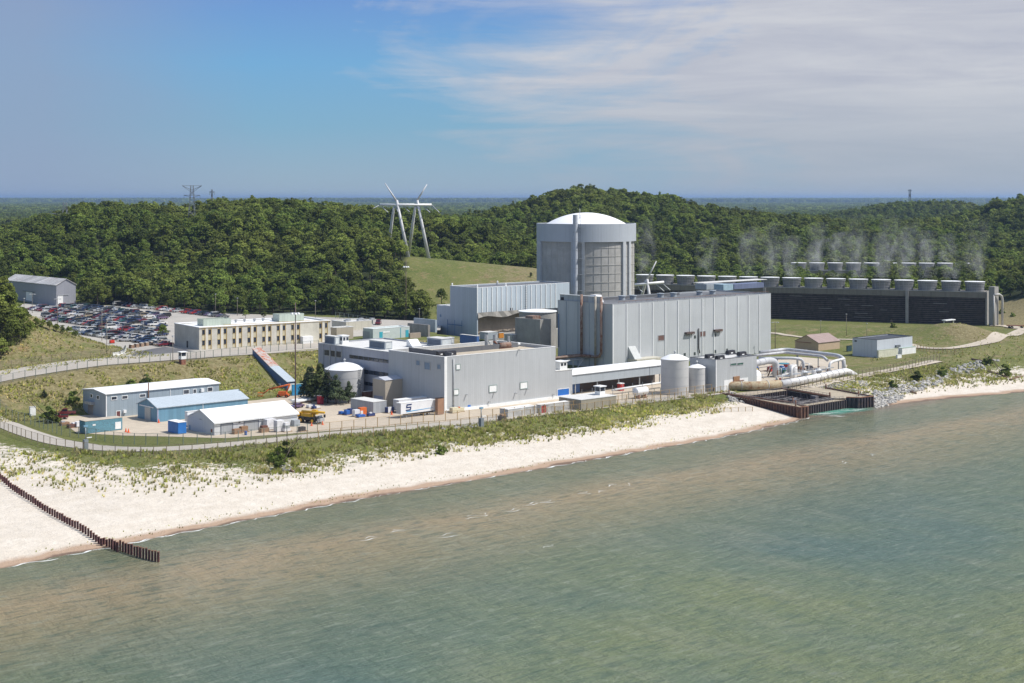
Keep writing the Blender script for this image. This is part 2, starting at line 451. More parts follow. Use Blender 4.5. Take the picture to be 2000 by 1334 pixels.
sandc=mix(nt,mapr(nt,sn,.3,.7),(.56,.505,.43),(.665,.61,.535))
n5=noise_(nt,scaled(nt,p,(.035,.25,1)),1.,4,.6); sandc=mix(nt,mapr(nt,n5,.5,.75,0,.35),sandc,(.50,.44,.36))
sz=N(nt,'ShaderNodeSeparateXYZ'); L(nt,p,sz.inputs[0])
wz=math_(nt,'ADD',sz.outputs[2],math_(nt,'MULTIPLY',noise_(nt,p,.12,3),.45))
sandc=mix(nt,mapr(nt,wz,-2.56,-2.4,1,0),sandc,(.40,.29,.21))
sandc=mix(nt,mapr(nt,wz,-2.76,-2.68,1,0),sandc,(.17,.12,.09))
sf=math_(nt,'ADD',math_(nt,'SUBTRACT',attr(nt,'sand'),.5),math_(nt,'MULTIPLY',math_(nt,'SUBTRACT',noise_(nt,p,.55,6,.78),.5),1.9)); 
sfac=mapr(nt,sf,-.09,.09)
c=mix(nt,sfac,c,sandc)
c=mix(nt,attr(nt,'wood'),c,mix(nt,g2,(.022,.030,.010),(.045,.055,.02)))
L(nt,c,b.inputs['Base Color']); b.inputs['Roughness'].default_value=.95; b.inputs['Specular IOR Level'].default_value=.15
bump(nt,b,math_(nt,'ADD',g2,g3),.7,.5)
me.materials.append(gm); ground=bpy.data.objects.new('ground',me); COL.objects.link(ground); tag(ground,kind='structure')
ground['label']='sandy dune ground with grass, beach sand and wooded hills reaching the horizon'

# ================================================================ water
wm,nt,b=newmat('lake_water'); p=geo(nt); sx=N(nt,'ShaderNodeSeparateXYZ'); L(nt,p,sx.inputs[0])
X,Y=sx.outputs[0],sx.outputs[1]
wob=math_(nt,'MULTIPLY',math_(nt,'SUBTRACT',noise_(nt,scaled(nt,p,(.012,.02,1)),1.,4,.6),.5),26.)
yy_=math_(nt,'ADD',Y,wob)
ramp=N(nt,'ShaderNodeValToRGB'); L(nt,mapr(nt,yy_,60,256),ramp.inputs[0])
els=[(0,(.125,.185,.11)),(.22,(.165,.20,.095)),(.36,(.095,.155,.12)),(.50,(.09,.15,.125)),(.64,(.13,.165,.11)),(.74,(.235,.21,.12)),(.83,(.32,.25,.145)),(.872,(.215,.20,.12)),(.91,(.155,.17,.10)),(.965,(.165,.17,.10)),(.99,(.20,.165,.11)),(1,(.22,.17,.12))]
cr=ramp.color_ramp
while len(cr.elements)<len(els): cr.elements.new(.5)
for e,(q,cc) in zip(cr.elements,els): e.position=q; e.color=(*cc,1)
c=ramp.outputs[0]
big=noise_(nt,scaled(nt,p,(.014,.010,1),(0,0,.4)),1.,4,.6)
c=mix(nt,math_(nt,'MULTIPLY',mapr(nt,big,.42,.68,0,.75),mapr(nt,yy_,150,200,1,.1)),c,(.19,.22,.085))
st=noise_(nt,scaled(nt,p,(.10,.022,1),(0,0,-.35)),1.,5,.65,.4)
c=mix(nt,mapr(nt,st,.5,.72,0,.45),c,(.22,.24,.17))
c=mix(nt,mapr(nt,noise_(nt,scaled(nt,p,(.06,.35,1),(0,0,.15)),1.,4,.6),.56,.8,0,.5),c,(.04,.085,.07))
rip=noise_(nt,scaled(nt,p,(.16,.55,1),(0,0,.45)),1.,5,.75,.3); c=mix(nt,mapr(nt,rip,.36,.5,.55,0),c,(.045,.095,.07)); c=mix(nt,mapr(nt,rip,.55,.68,0,.5),c,(.25,.29,.23))  # painted wave shading: dark and pale ripples put into the water colour
L(nt,c,b.inputs['Base Color']); b.inputs['Roughness'].default_value=.2; b.inputs['Specular IOR Level'].default_value=.36; b.inputs['IOR'].default_value=1.33
w1=noise_(nt,scaled(nt,p,(.30,.95,1),(0,0,.45)),1.,6,.7); w2=noise_(nt,scaled(nt,p,(.5,.16,1),(0,0,-.3)),.6,4,.65); w3=noise_(nt,p,4.,3,.6)
h=math_(nt,'ADD',math_(nt,'MULTIPLY',w1,.5),math_(nt,'ADD',math_(nt,'MULTIPLY',w2,.9),math_(nt,'MULTIPLY',w3,.12)))
bump(nt,b,h,1.,1.5)
me=bpy.data.meshes.new('lake'); me.from_pydata([(-2600,-2400,-3),(60000,-2400,-3),(60000,263,-3),(-2600,263,-3)],[],[(0,1,2,3)]); me.materials.append(wm)
o=bpy.data.objects.new('lake',me); COL.objects.link(o); tag(o,'shallow green lake water with brown sand clouds along the beach',kind='structure')
fo=MB(); fr=random.Random(5)
def foam(u0,v0,len_,w,ang):
    n=9; l=[];r=[]
    for i in range(n):
        t=i/(n-1); ww=w*math.sin(math.pi*min(.97,max(.03,t)))*(.5+fr.random())
        x=u0+len_*t*math.cos(ang); y=v0+len_*t*math.sin(ang)+.5*math.sin(t*5+u0); l.append((x,y-ww/2,-2.97)); r.append((x,y+ww/2,-2.97))
    vs=l+r; fo.add(vs,[(i,i+1,n+i+1,n+i) for i in range(n-1)])
for i in range(95):
    u=104+i*2.6+fr.uniform(-2,2); foam(u,interp(VS,u)-.5+fr.uniform(-.35,.3),fr.uniform(1.5,6),fr.uniform(.08,.34),fr.uniform(-.04,.08))
for px,py,ln in ((850,1050,9),(905,1013,6),(935,1008,4),(985,1000,7),(1020,988,9),(1055,983,6),(1130,965,5),(1165,962,4),(1185,950,5),(1220,948,3),(1060,1070,4),(700,1056,8),(760,1040,6),(1640,905,5),(1700,890,4)):
    u,v=P(px,py,-3); foam(u,v,ln*.55,.2,-.25+fr.uniform(-.2,.2)); foam(u+1.5,v+.8,ln*.4,.15,-.1)
for px,py,ln in ((1578,808,13),(1590,811,12),(1630,802,14),(1645,800,12),(1604,806,10),(1662,799,9),(1615,813,9)):
    u,v=P(px,py,-3); 
    for q in range(3): foam(u+q*.4,v-q*.35,ln*.5,.32,-.72+fr.uniform(-.12,.12))
u,v=P(252,1057,-3); foam(u,v,6,1.0,.3); foam(u+3,v+.6,7,.7,.1)
o=fo.build('foam',plain('foam_white',(.8,.82,.8),.7,var=.05),fix=False); tag(o,'thin broken white foam lines at the water edge, sand bar and outfall','foam',kind='stuff')
# turquoise outfall churn
m,nt,b=newmat('outfall_water'); n=noise_(nt,scaled(nt,geo(nt),(.5,1.6,1),(0,0,.7)),1.,4,.6)
L(nt,mix(nt,mapr(nt,n,.4,.65),(.06,.30,.22),(.26,.52,.42)),b.inputs['Base Color']); b.inputs['Roughness'].default_value=.25; bump(nt,b,n,.8,.4)
al=N(nt,'ShaderNodeAttribute',attribute_name='edge').outputs['Fac']; L(nt,al,b.inputs['Alpha'])
vs=[];ed=[];fs=[]; cu,cv=P(1640,803,-2.98); 
for r in range(6):
    for k in range(28):
        a=2*math.pi*k/28; rr=r/5; vs.append((cu+rr*(16+2*math.sin(a*3))*math.cos(a)*1.05+rr*1.,cv+rr*(5.6+.8*math.sin(a*5))*math.sin(a)-rr*1.2*math.cos(a),-2.985)); ed.append(max(0,1-rr**1.6)*.9)
for r in range(5):
    for k in range(28): l=(k+1)%28; fs.append((r*28+k,r*28+l,(r+1)*28+l,(r+1)*28+k))
me=bpy.data.meshes.new('outfall_water'); me.from_pydata(vs,[],fs); a_=me.attributes.new('edge','FLOAT','POINT'); a_.data.foreach_set('value',ed); me.materials.append(m)
o=bpy.data.objects.new('outfall_water',me); COL.objects.link(o); tag(o,'turquoise churned water flowing out below the steel outfall wall',kind='structure')

# ================================================================ paved sheets
def paved(name,poly,z,mat,label):
    o=MB().add([(x,y,z) for x,y in poly],[tuple(range(len(poly)))]).build(name,mat,fix=False)
    if o.data.polygons[0].normal.z<0: o.data.flip_normals()
    return tag(o,label,kind='structure')
def pave_mat(name,col,dirt,cracks=True):
    m,nt,b=newmat(name); p=geo(nt); n=noise_(nt,p,.05,6,.65); n2=noise_(nt,p,.6,5,.7)
    c=mix(nt,mapr(nt,n,.35,.65),col,dirt); c=mix(nt,mapr(nt,n2,.45,.75,0,.5),c,tuple(x*.7 for x in col))
    tr=noise_(nt,scaled(nt,p,(.05,.7,1),(0,0,.1)),1.,3,.5); c=mix(nt,mapr(nt,tr,.55,.7,0,.3),c,tuple(x*.62 for x in dirt))
    L(nt,c,b.inputs['Base Color']); b.inputs['Roughness'].default_value=.9; bump(nt,b,n2,.2,.05); return m
yardm=pave_mat('yard_concrete',(.44,.38,.30),(.54,.46,.36)); roadm=pave_mat('road_gravel',(.40,.37,.33),(.47,.43,.37)); lotm=pave_mat('lot_asphalt',(.34,.32,.29),(.44,.41,.36)); darkm=pave_mat('dark_asphalt',(.10,.10,.11),(.16,.155,.15)); dirtm=pave_mat('sandy_track',(.45,.39,.31),(.50,.44,.36))
def poly_px(l,z): return [P(x,y,z) for x,y in l]
YARD=poly_px([(118,822),(150,846),(240,851),(330,853),(440,856),(600,845),(700,838),(870,824),(1120,799),(1400,763),(1432,756),(1432,742),(1290,730),(1100,750),(760,745),(640,752),(605,764),(545,776),(500,782),(330,795),(163,808),(128,808)],0)
paved('yard',YARD,.05,yardm,'pale concrete yard between the sheds and the plant')
def strip(name,cl,w,mat,label,off=.14,step=3.):
    """road ribbon draped over the ground"""
    pts=[Vector((a,b,0)) for a,b in cl]; dense=[]
    for a,b in zip(pts,pts[1:]):
        n=max(1,int((b-a).length/step)); dense+=[a+(b-a)*i/n for i in range(n)]
    dense.append(pts[-1])
    for _ in range(3): dense=[dense[0]]+[(dense[i-1]+dense[i]*2+dense[i+1])/4 for i in range(1,len(dense)-1)]+[dense[-1]]
    vs=[];K=4
    for i,p in enumerate(dense):
        d=(dense[min(i+1,len(dense)-1)]-dense[max(i-1,0)]).normalized(); nrm=Vector((-d.y,d.x,0))
        for k in range(K+1):
            q=p+nrm*w*(k/K-.5); vs.append((q.x,q.y,gz(q.x,q.y)+off))
    fs=[(i*(K+1)+k,(i+1)*(K+1)+k,(i+1)*(K+1)+k+1,i*(K+1)+k+1) for i in range(len(dense)-1) for k in range(K)]
    o=MB().add(vs,fs,0,True).build(name,mat,fix=False)
    if o.data.polygons[0].normal.z<0: o.data.flip_normals()
    return tag(o,label,kind='structure')
def avgp(a,b): return [((x+u)/2,(y+v)/2) for (x,y),(u,v) in zip(a,b)]
ROADC=[PG(-120,775),PG(-40,808),PG(0,822),PG(50,845),PG(110,864),P(200,877),P(300,879),P(400,873),P(500,864),P(600,852),P(750,840),P(900,826),P(1100,803),P(1250,785),P(1425,764)]
strip('perimeter_road',ROADC,6.2,roadm,'pale gravel patrol road curving round the lake side of the yard',.12)
UPR=[(120,416),(150,416.5),(175,417),(204,417.5),(240,415.5),(262,414.5),(295,413.5)]
strip('upper_road',UPR,19,roadm,'pale patrol road along the top of the grassy bank',.16)
LOT=poly_px([(214,697),(345,700),(500,688),(618,679),(640,662),(860,645),(862,629),(640,620),(420,611),(330,604),(240,594),(150,592),(60,591),(20,600),(60,640),(120,645),(190,672),(226,692)],10)
paved('car_park',LOT,10.09,lotm,'pale paved car park between the dune and the wooded hill')
paved('turning_area',poly_px([(252,703),(345,700),(392,696),(390,688),(322,678),(262,688)],10),10.15,darkm,'dark asphalt turning area beside the office block')
strip('gravel_track',[PG(1490,650),PG(1560,659),PG(1620,663),PG(1680,664)],2.2,dirtm,'thin pale footpath across the lawn',.25,2)
RR=[PG(2090,632),PG(2010,641),PG(1992,648),PG(1978,655),PG(1940,666),PG(1900,675),PG(1850,682),PG(1800,680),PG(1755,670)]
strip('shore_road',RR,6,dirtm,'pale sandy road curving from the cooling towers to the white shed',.3,2)
strip('tower_road',[PG(1935,636),PG(1965,637),PG(1995,643),PG(2040,640)],7,dirtm,'sandy apron at the end of the cooling tower',.3,2)
paved('pipe_yard',poly_px([(1478,712),(1500,700),(1560,697),(1640,704),(1655,714),(1650,728),(1600,742),(1540,752),(1440,762)],0),.06,dirtm,'dusty pipe yard beside the intake building')
strip('beach_track',[PG(1575,757),PG(1640,743),PG(1720,728),PG(1800,712),PG(1830,706)],5,dirtm,'sandy patrol track inside the shore fence',.3,2)

# ================================================================ world, sun, camera
w=bpy.data.worlds.new('World'); sc.world=w; w.use_nodes=True; nt=w.node_tree; bg=nt.nodes['Background']
sky=N(nt,'ShaderNodeTexSky',sky_type='NISHITA'); sky.sun_disc=False; sky.sun_elevation=math.radians(54.6); sky.sun_rotation=math.radians(140.7); sky.air_density=1.0; sky.dust_density=.6; sky.ozone_density=2.0
tc=N(nt,'ShaderNodeTexCoord').outputs['Generated']; nv=N(nt,'ShaderNodeVectorMath',operation='NORMALIZE'); L(nt,tc,nv.inputs[0])
# rotate into a frame whose +Y is the direction the coast faces inland
mp=N(nt,'ShaderNodeMapping'); L(nt,nv.outputs[0],mp.inputs[0]); mp.inputs['Rotation'].default_value=(0,0,math.radians(42))
s3=N(nt,'ShaderNodeSeparateXYZ'); L(nt,mp.outputs[0],s3.inputs[0]); az=math_(nt,'DIVIDE',s3.outputs[0],math_(nt,'MAXIMUM',s3.outputs[1],.15)); el=s3.outputs[2]
cbx=N(nt,'ShaderNodeCombineXYZ'); L(nt,math_(nt,'MULTIPLY',az,3.2),cbx.inputs[0]); L(nt,math_(nt,'MULTIPLY',el,10.),cbx.inputs[1])
cl1=noise_(nt,cbx.outputs[0],1.6,6,.6,.8)
cbx2=N(nt,'ShaderNodeCombineXYZ'); L(nt,math_(nt,'MULTIPLY',az,2.),cbx2.inputs[0]); L(nt,math_(nt,'MULTIPLY',el,22.),cbx2.inputs[1])
cl2=noise_(nt,cbx2.outputs[0],2.2,5,.65,.5)
# thin cloud thickens to the right; a wedge-shaped edge left of centre
lean=math_(nt,'ADD',az,math_(nt,'MULTIPLY',math_(nt,'ABSOLUTE',math_(nt,'SUBTRACT',el,.085)),-1.2))
cf=math_(nt,'ADD',math_(nt,'MULTIPLY',lean,2.6),math_(nt,'ADD',math_(nt,'MULTIPLY',math_(nt,'SUBTRACT',cl1,.5),1.5),math_(nt,'MULTIPLY',math_(nt,'SUBTRACT',cl2,.5),.7)))
cfac=mapr(nt,cf,-.27,.20,0,.95)
lf=math_(nt,'ADD',math_(nt,'MULTIPLY',math_(nt,'ADD',az,.17),-7.),math_(nt,'MULTIPLY',math_(nt,'SUBTRACT',cl1,.5),.8)); lfac=mapr(nt,lf,0.,1.1,0,.75)
low=mapr(nt,el,.0,.085,.92,0.)
gr=N(nt,'ShaderNodeValToRGB'); L(nt,mapr(nt,el,0,.30),gr.inputs[0]); cr=gr.color_ramp
for e,(q,cc) in zip([cr.elements[0],cr.elements.new(.16),cr.elements.new(.30),cr.elements.new(.44),cr.elements[-1]],[(0,(.37,.47,.55)),(.16,(.24,.45,.62)),(.30,(.19,.43,.70)),(.44,(.17,.34,.68)),(1,(.08,.22,.58))]): e.position=q; e.color=(*cc,1)
SKY_GAIN=6.4
col=mix(nt,lfac,gr.outputs[0],(.30,.38,.54))
col=mix(nt,cfac,col,mix(nt,mapr(nt,cl2,.35,.65),mix(nt,mapr(nt,el,.01,.08),(.40,.46,.53),(.50,.52,.60)),mix(nt,mapr(nt,el,.01,.08),(.43,.48,.55),(.64,.65,.69))))
n0=N(nt,'ShaderNodeVectorMath',operation='SCALE'); L(nt,col,n0.inputs[0]); n0.inputs['Scale'].default_value=SKY_GAIN
up=mapr(nt,el,.16,.45,0.,1.)
veil=mix(nt,math_(nt,'MULTIPLY',mapr(nt,math_(nt,'ADD',az,math_(nt,'MULTIPLY',math_(nt,'SUBTRACT',cl1,.5),1.2)),-.3,.5),.6),sky.outputs[0],(4.2,4.4,4.8))
fin=mix(nt,up,n0.outputs[0],veil)
L(nt,fin,bg.inputs[0]); bg.inputs[1].default_value=.14
sd=Vector((.45,-.55,1)).normalized()
sl=bpy.data.lights.new('sun','SUN'); sl.energy=4.7; sl.angle=math.radians(.53); sl.color=(1,.955,.89)
so=bpy.data.objects.new('sun',sl); COL.objects.link(so); so.rotation_euler=sd.to_track_quat('Z','Y').to_euler(); so.location=(0,0,400)
cam=bpy.data.cameras.new('camera'); co=bpy.data.objects.new('camera',cam); COL.objects.link(co); sc.camera=co
co.location=(0,0,H); co.rotation_euler=(math.radians(90),0,math.radians(-42)); cam.sensor_width=36; cam.lens=FL/2000*36; cam.shift_y=(HY-667)/2000; cam.clip_start=1; cam.clip_end=120000
sc.view_settings.view_transform='Standard'; sc.view_settings.look='None'; sc.view_settings.exposure=.12; sc.view_settings.gamma=1
# haze
hm=bpy.data.materials.new('haze_air'); hm.use_nodes=True; nt=hm.node_tree; nt.nodes.remove(nt.nodes['Principled BSDF'])
v=N(nt,'ShaderNodeVolumePrincipled'); v.inputs['Color'].default_value=(.42,.60,.95,1); v.inputs['Density'].default_value=.00005; v.inputs['Anisotropy'].default_value=.3
L(nt,v.outputs[0],nt.nodes['Material Output'].inputs['Volume'])
hz=MB().box(-3200,62500,-2700,62500,-12,110).build('haze',hm); tag(hz,'pale blue summer haze over the far woods',kind='stuff')
# ================================================================ materials for buildings
GLS=glass(); BLK=plain('black_metal',(.02,.02,.024),.5,var=.1); WHT=plain('white_paint',(.78,.79,.79),.5,var=.06)
LBLUE=siding('pale_blue_siding',(.40,.455,.52)); GRYB=siding('grey_blue_siding',(.33,.385,.44)); RIB=siding('ribbed_pale_siding',(.47,.54,.60),2.4,.15,.05)
SVC=siding('service_grey_siding',(.44,.46,.475),.75,.28,.05); CON=concrete('grey_concrete',(.33,.32,.30)); TAN=concrete('tan_concrete',(.36,.30,.24),stain=.6)
CONT=concrete('containment_concrete',(.42,.41,.39),stain=.3); RINGM=siding('ring_grey_cladding',(.44,.475,.52),1.6,.06,.04)
GRAVEL=pave_mat('roof_gravel',(.42,.36,.28),(.50,.44,.34)); DROOF=pave_mat('dark_roof_felt',(.10,.105,.115),(.15,.155,.17)); LROOF=pave_mat('light_roof',(.55,.55,.54),(.62,.62,.60)); WROOF=plain('white_roof',(.80,.81,.82),.55,var=.05)
HVAC=siding('hvac_grey',(.34,.38,.42),.6,.5,.1); BEIGE=siding('beige_siding',(.42,.37,.30),1.,.15,.03); RUST=rusty('rusty_steel',(.20,.12,.08),.8); RPIPE=rusty('rusty_brown_pipe',(.28,.21,.17),.55)
SBLUE=siding('strong_blue_siding',(.05,.13,.34)); CYAN=siding('teal_blue_siding',(.16,.32,.45),.9,.2,.08); BRICK=rusty('red_brick',(.30,.13,.09),.4); STEEL=plain('galvanised_steel',(.42,.44,.46),.45,.3,.15)
OBLUE=plain('office_white_panel',(.62,.60,.54),.6,var=.06); YTRIM=plain('ochre_trim',(.38,.27,.10),.6,var=.1)
BLUEDOOR=plain('bright_blue_door',(.02,.14,.48),.5,var=.08); CREAM=concrete('cream_panel',(.58,.56,.48),stain=.25)

# ---------------------------------------------------------------- service building A
AU,AV=P(868,807,0); AU1=Ux(1085,AV); AU2=Ux(1118,AV); AV1=Vx(759,AU); AZ=15.6
b=B('service_building','large pale grey metal-clad building with small square louvres and a blue corner door','building',AU,AV)
b.flat(AU,AU1,AV,AV1,0,AZ,SVC,GRAVEL,.9,WHT)
z2=Zy(722,AU2,AV); b.box('low_wing',SVC,AU1,AU2,AV+.02,AV+15,0,z2)
b.box('wing_roof',LROOF,AU1+.01,AU2+.1,AV-.08,AV+15.1,z2,z2+.2)
for x0,x1,y0,y1 in ((891,898,712,721),(886.5,895,761,770.5),(955.5,969.5,753,765),(1016,1029.5,747,758.5)):
    b.fpan('louvre',x0,x1,y0,y1,AV,WHT,frame=plain('green_grey_frame',(.22,.30,.28),.6),pr=.12)
b.fpan('blue_door',1089,1111,759.5,782,AV,BLUEDOOR,frame=WHT)
b.fpan('door',913.5,919,791,803,AV,BLUEDOOR)
for x0,x1,y0,y1 in ((813.5,820,704.5,713),(829.5,840,708,721.5),(854.5,860,712,720.5)): b.lpan('shutter',x0,x1,y0,y1,AU,plain('slate_shutter',(.20,.27,.36),.5),frame=STEEL)
b.lpan('roller_door',811,829,781,790,AU,SBLUE)
b.tube('downpipe',[(Ux(885,AV),AV-.25,15),(Ux(885,AV),AV-.25,.3)],.13,STEEL)
for x,y in ((965,766),(1028.5,760),(1012,683.5),(910,771),(1006,768),(954,785),(1080,770)):
    uu=Ux(x,AV); zz=Zy(y,uu,AV); b.box('wall_lamp',STEEL,uu-.15,uu+.15,AV-1.0,AV-.003,zz,zz+.15)
m=MB(); m.box(AU-.06,AU+.9,AV-.10,AV-.003,.1,AZ+.0); b.mb('corner_trim',m,WHT)
m=MB(); m.box(AU+.5,AU2-.6,AV-.35,AV-.004,-.2,.9); b.mb('plinth',m,WHT)
# inner raised parapet line on the roof
m=MB(); u=AU+13
m.box(AU+7,AU1-3,AV1-12.2,AV1-11.8,AZ-.9,AZ+.5); m.box(AU+6.6,AU+7,AV+5,AV1-1,AZ-.9,AZ+.4); b.mb('roof_kerb',m,DROOF)
for x,y,w_ in ((1150/6.667+820,0,0),):
    pass
# ---------------------------------------------------------------- office-laboratory wing B
BU0=AU; BV0=AV1+.02; BV1=Vx(619.5,AU); BZ=14.9
b=B('laboratory_wing','grey wing with long dark ribbon windows joined to the big service building','building',BU0,BV0)
b.flat(BU0+.4,BU0+26,BV0,BV1,0,BZ,siding('lavender_grey_siding',(.37,.385,.44),1.6,.22,.05),LROOF,.3,STEEL)
U=BU0+.4
for x0,x1,y0,y1 in ((634,643.5,683.5,694),(646,654.5,685,696),(657.5,666.5,686.5,697.5)): b.lpan('window',x0,x1,y0,y1,U,GLS,frame=STEEL)
m=lambda *a:None
def ribbon(x0,x1,ya0,yb0,ya1,yb1,name='ribbon_window'):
    v1,v0=Vx(x0,U),Vx(x1,U); zt=(Zy(ya0,U,v1)+Zy(ya1,U,v0))/2; zb=(Zy(yb0,U,v1)+Zy(yb1,U,v0))/2
    o=b.box(name,GLS,U-.06,U-.002,v0,v1,zb,zt); n=max(2,int((v1-v0)/2.2))
    for i in range(n+1): vv=v0+(v1-v0)*i/n; b.box('mullion',plain('dark_mullion',(.10,.12,.17),.5),U-.13,U-.062,vv-.07,vv+.07,zb,zt,parent=o)
ribbon(683,758.5,693,699,702.5,710); ribbon(683,758.5,719,726,727,735.5); ribbon(683,758.5,741,747,752,759)
m_=MB()
for x in (632,645,656,668): v=Vx(x,U); m_.box(U-.2,U-.003,v-.12,v+.12,0,BZ-.2)
b.mb('pilaster',m_,STEEL)
# roof units
def unit(label,x0,x1,xr,yb,yt,zroof,mat=HVAC,name='hvac_unit',cat='rooftop unit',group=None,grille=True):
    """box with its near corner seen at (x1,yb): x0..x1 left face, x1..xr lake face"""
    u,v=P(x1,yb,zroof); v1=Vx(x0,u); u1=Ux(xr,v); zt=zroof+ (yb-yt)*(u*CC+v*SS)/FL
    q=B(name,label,cat,u,v,zroof,group); q.box('casing',mat,u,u1,v,v1,zroof,zt)
    q.box('cap',LROOF,u-.12,u1+.12,v-.12,v1+.12,zt,zt+.15)
    if grille: 
        q.box('grille',plain('pale_grille',(.55,.58,.58),.5),u+.3,u1-.3,v-.07,v-.002,zroof+.35,zt-.3)
        q.box('side_grille',plain('dark_grille',(.10,.13,.18),.5),u-.07,u-.002,v+.5,v1-.5,zroof+.4,zt-.35)
    return q
unit('long grey air handler on the laboratory wing roof beside its parapet',721,752,766,683,668,BZ-.3)
unit('grey air handler with white end grilles on the service building roof',834,862,882,677,662.5,AZ-.9)
unit('small grey ventilation box behind the air handler on the service roof',872,880,887,672,660,AZ-.9)
unit('dark grey plant box at the landward end of the laboratory roof',634,654,663,674,658,BZ-.3)
# white crane-cab-like room on the roof
u,v=P(669,673,BZ-.3); q=B('lookout_cabin','small white cabin with dark windows on the laboratory roof','cabin',u,v,BZ-.3)
u1,v1=Ux(681,v),Vx(659,u); q.box('cabin_wall',WHT,u,u1,v,v1,BZ-.3,BZ+2.3); q.box('cabin_roof',WROOF,u-.2,u1+.2,v-.2,v1+.2,BZ+2.3,BZ+2.45)
for i in range(2): q.box('window',GLS,u+.25+i*(u1-u)/2,u-.1+(i+1)*(u1-u)/2,v-.05,v-.002,BZ+.9,BZ+1.9)
for i in range(2): q.box('window',GLS,u-.05,u-.002,v+.3+i*(v1-v)/2,v-.2+(i+1)*(v1-v)/2,BZ+.9,BZ+1.9)
# white sloped hood
u,v=P(806,678,AZ-.9); q=B('vent_hood','white wedge-shaped vent hood between two air handlers on the service roof','vent hood',u,v,AZ-.9)
q.mb('hood',MB().prismX([(v,AZ-.9),(v+3,AZ-.9),(v+3,AZ+1.2),(v+2.2,AZ+1.2)],u,u+3.6),WHT); q.box('base_curb',STEEL,u-.2,u+3.8,v-.2,v+3.2,AZ-1.0,AZ-.7)
# black rooftop bundles at the corner
def hopper(label,x,y,z,lx,ly,h,group=None):
    u,v=P(x,y,z); q=B('roof_hopper',label,'rooftop unit',u,v,z,group)
    pr=[(v,z+.3),(v+.15*ly,z+h*.9),(v+.4*ly,z+h),(v+.8*ly,z+h),(v+ly,z+.3)]
    q.mb('casing',MB().prismX(pr,u,u+lx),BLK); q.box('skid',STEEL,u+.2,u+lx-.2,v+.1,v+ly-.1,z,z+.3); 
    q.box('name_plate',WHT,u+lx*.3,u+lx*.62,v-.03+.05*ly,v+.06*ly,z+h*.3,z+h*.55)
hopper('black hooded unit at the near roof corner of the service building',857,697,AZ-.9,2.4,1.4,1.5)
hopper('second black hooded unit just right of the corner one on the service roof',874,696.5,AZ-.9,3.4,1.5,1.5)
# exhaust stacks
for i,(x,y,h,rr,lab) in enumerate(((950,681,4.2,.55,'left of the two grey exhaust pipes on the gravel roof'),(966.5,681,4.2,.58,'right of the two grey exhaust pipes on the gravel roof'),(993,678,3.4,.36,'thinner grey exhaust pipe behind the pair on the gravel roof'))):
    u,v=P(x,y,AZ-.9); q=B('exhaust_stack',lab,'exhaust stack',u,v,AZ-.9); q.mb('pipe',MB().lathe([(rr,AZ-.9),(rr,AZ-.9+h),(rr*.8,AZ-.9+h),(rr*.8,AZ-1.5+h)],u,v,14),STEEL)
    q.mb('flange',MB().lathe([(rr+.16,AZ-.9),(rr+.16,AZ-.6)],u,v,14),STEEL)
    q.mb('brace',MB().bar((u+rr,v,AZ+h*.4),(u+2.4,v,AZ-.9),.16),STEEL)
u,v=P(984,680,AZ-.9); q=B('fan_housing','dark rusty fan housing among the exhaust pipes on the gravel roof','fan housing',u,v,AZ-.9)
q.mb('scroll',MB().tube([(u-2,v,AZ),(u+2.4,v,AZ)],.85,14),RPIPE); q.box('bed',RUST,u-2.4,u+2.8,v-1,v+1,AZ-.9,AZ-.75)
q.mb('duct',MB().tube([(u-2.6,v+.4,AZ+.4),(u-3.6,v+.4,AZ+1.4)],.4,10),RUST)
u,v=P(1012,677,AZ-.9); q=B('roof_vent','small white vent near the lake-side edge of the gravel roof','roof vent',u,v,AZ-.9); q.mb('neck',MB().lathe([(.35,AZ-.9),(.35,AZ-.2)],u,v,10),STEEL); q.mb('cap',MB().lathe([(.7,AZ-.2),(.6,AZ+.3),(.2,AZ+.4)],u,v,10),WHT)
# white cab on low wing
u,v=Ux(1096,AV),AV+.5; q=B('lookout_cabin','small white cabin with two dark panes on the low wing by the gallery','cabin',u,v,z2+.2)
q.box('cabin_wall',WHT,u,u+3.0,v,v+3,z2+.2,z2+2.6); q.box('cabin_roof',WROOF,u-.3,u+3.3,v-.3,v+3.3,z2+2.6,z2+2.75)
for i in range(2): q.box('window',GLS,u+.4+i*1.3,u+1.3+i*1.3,v-.05,v-.002,z2+1.4,z2+2.2)
# ---------------------------------------------------------------- beige annexe
u0,v0=P(752.5,797,0); b=B('annexe','tall narrow beige annexe with grey roller door against the service building','building',u0,v0)
u1=AU+.0; v1=Vx(728,u0); zt=Zy(743,u0,v0)
u1=min(Ux(786,v0),AU-.02)
b.box('wall',BEIGE,u0,u1,v0,v1,0,zt); b.mb('roof',MB().prismX([(v0-.2,zt),(v1+.2,zt),((v0+v1)/2,zt+.75)],u0-.2,u1),plain('lilac_metal_roof',(.50,.52,.58),.4))
b.lpan('roller_door',730.5,749,773,793,u0,plain('blue_grey_shutter',(.22,.25,.34),.5),frame=BEIGE)
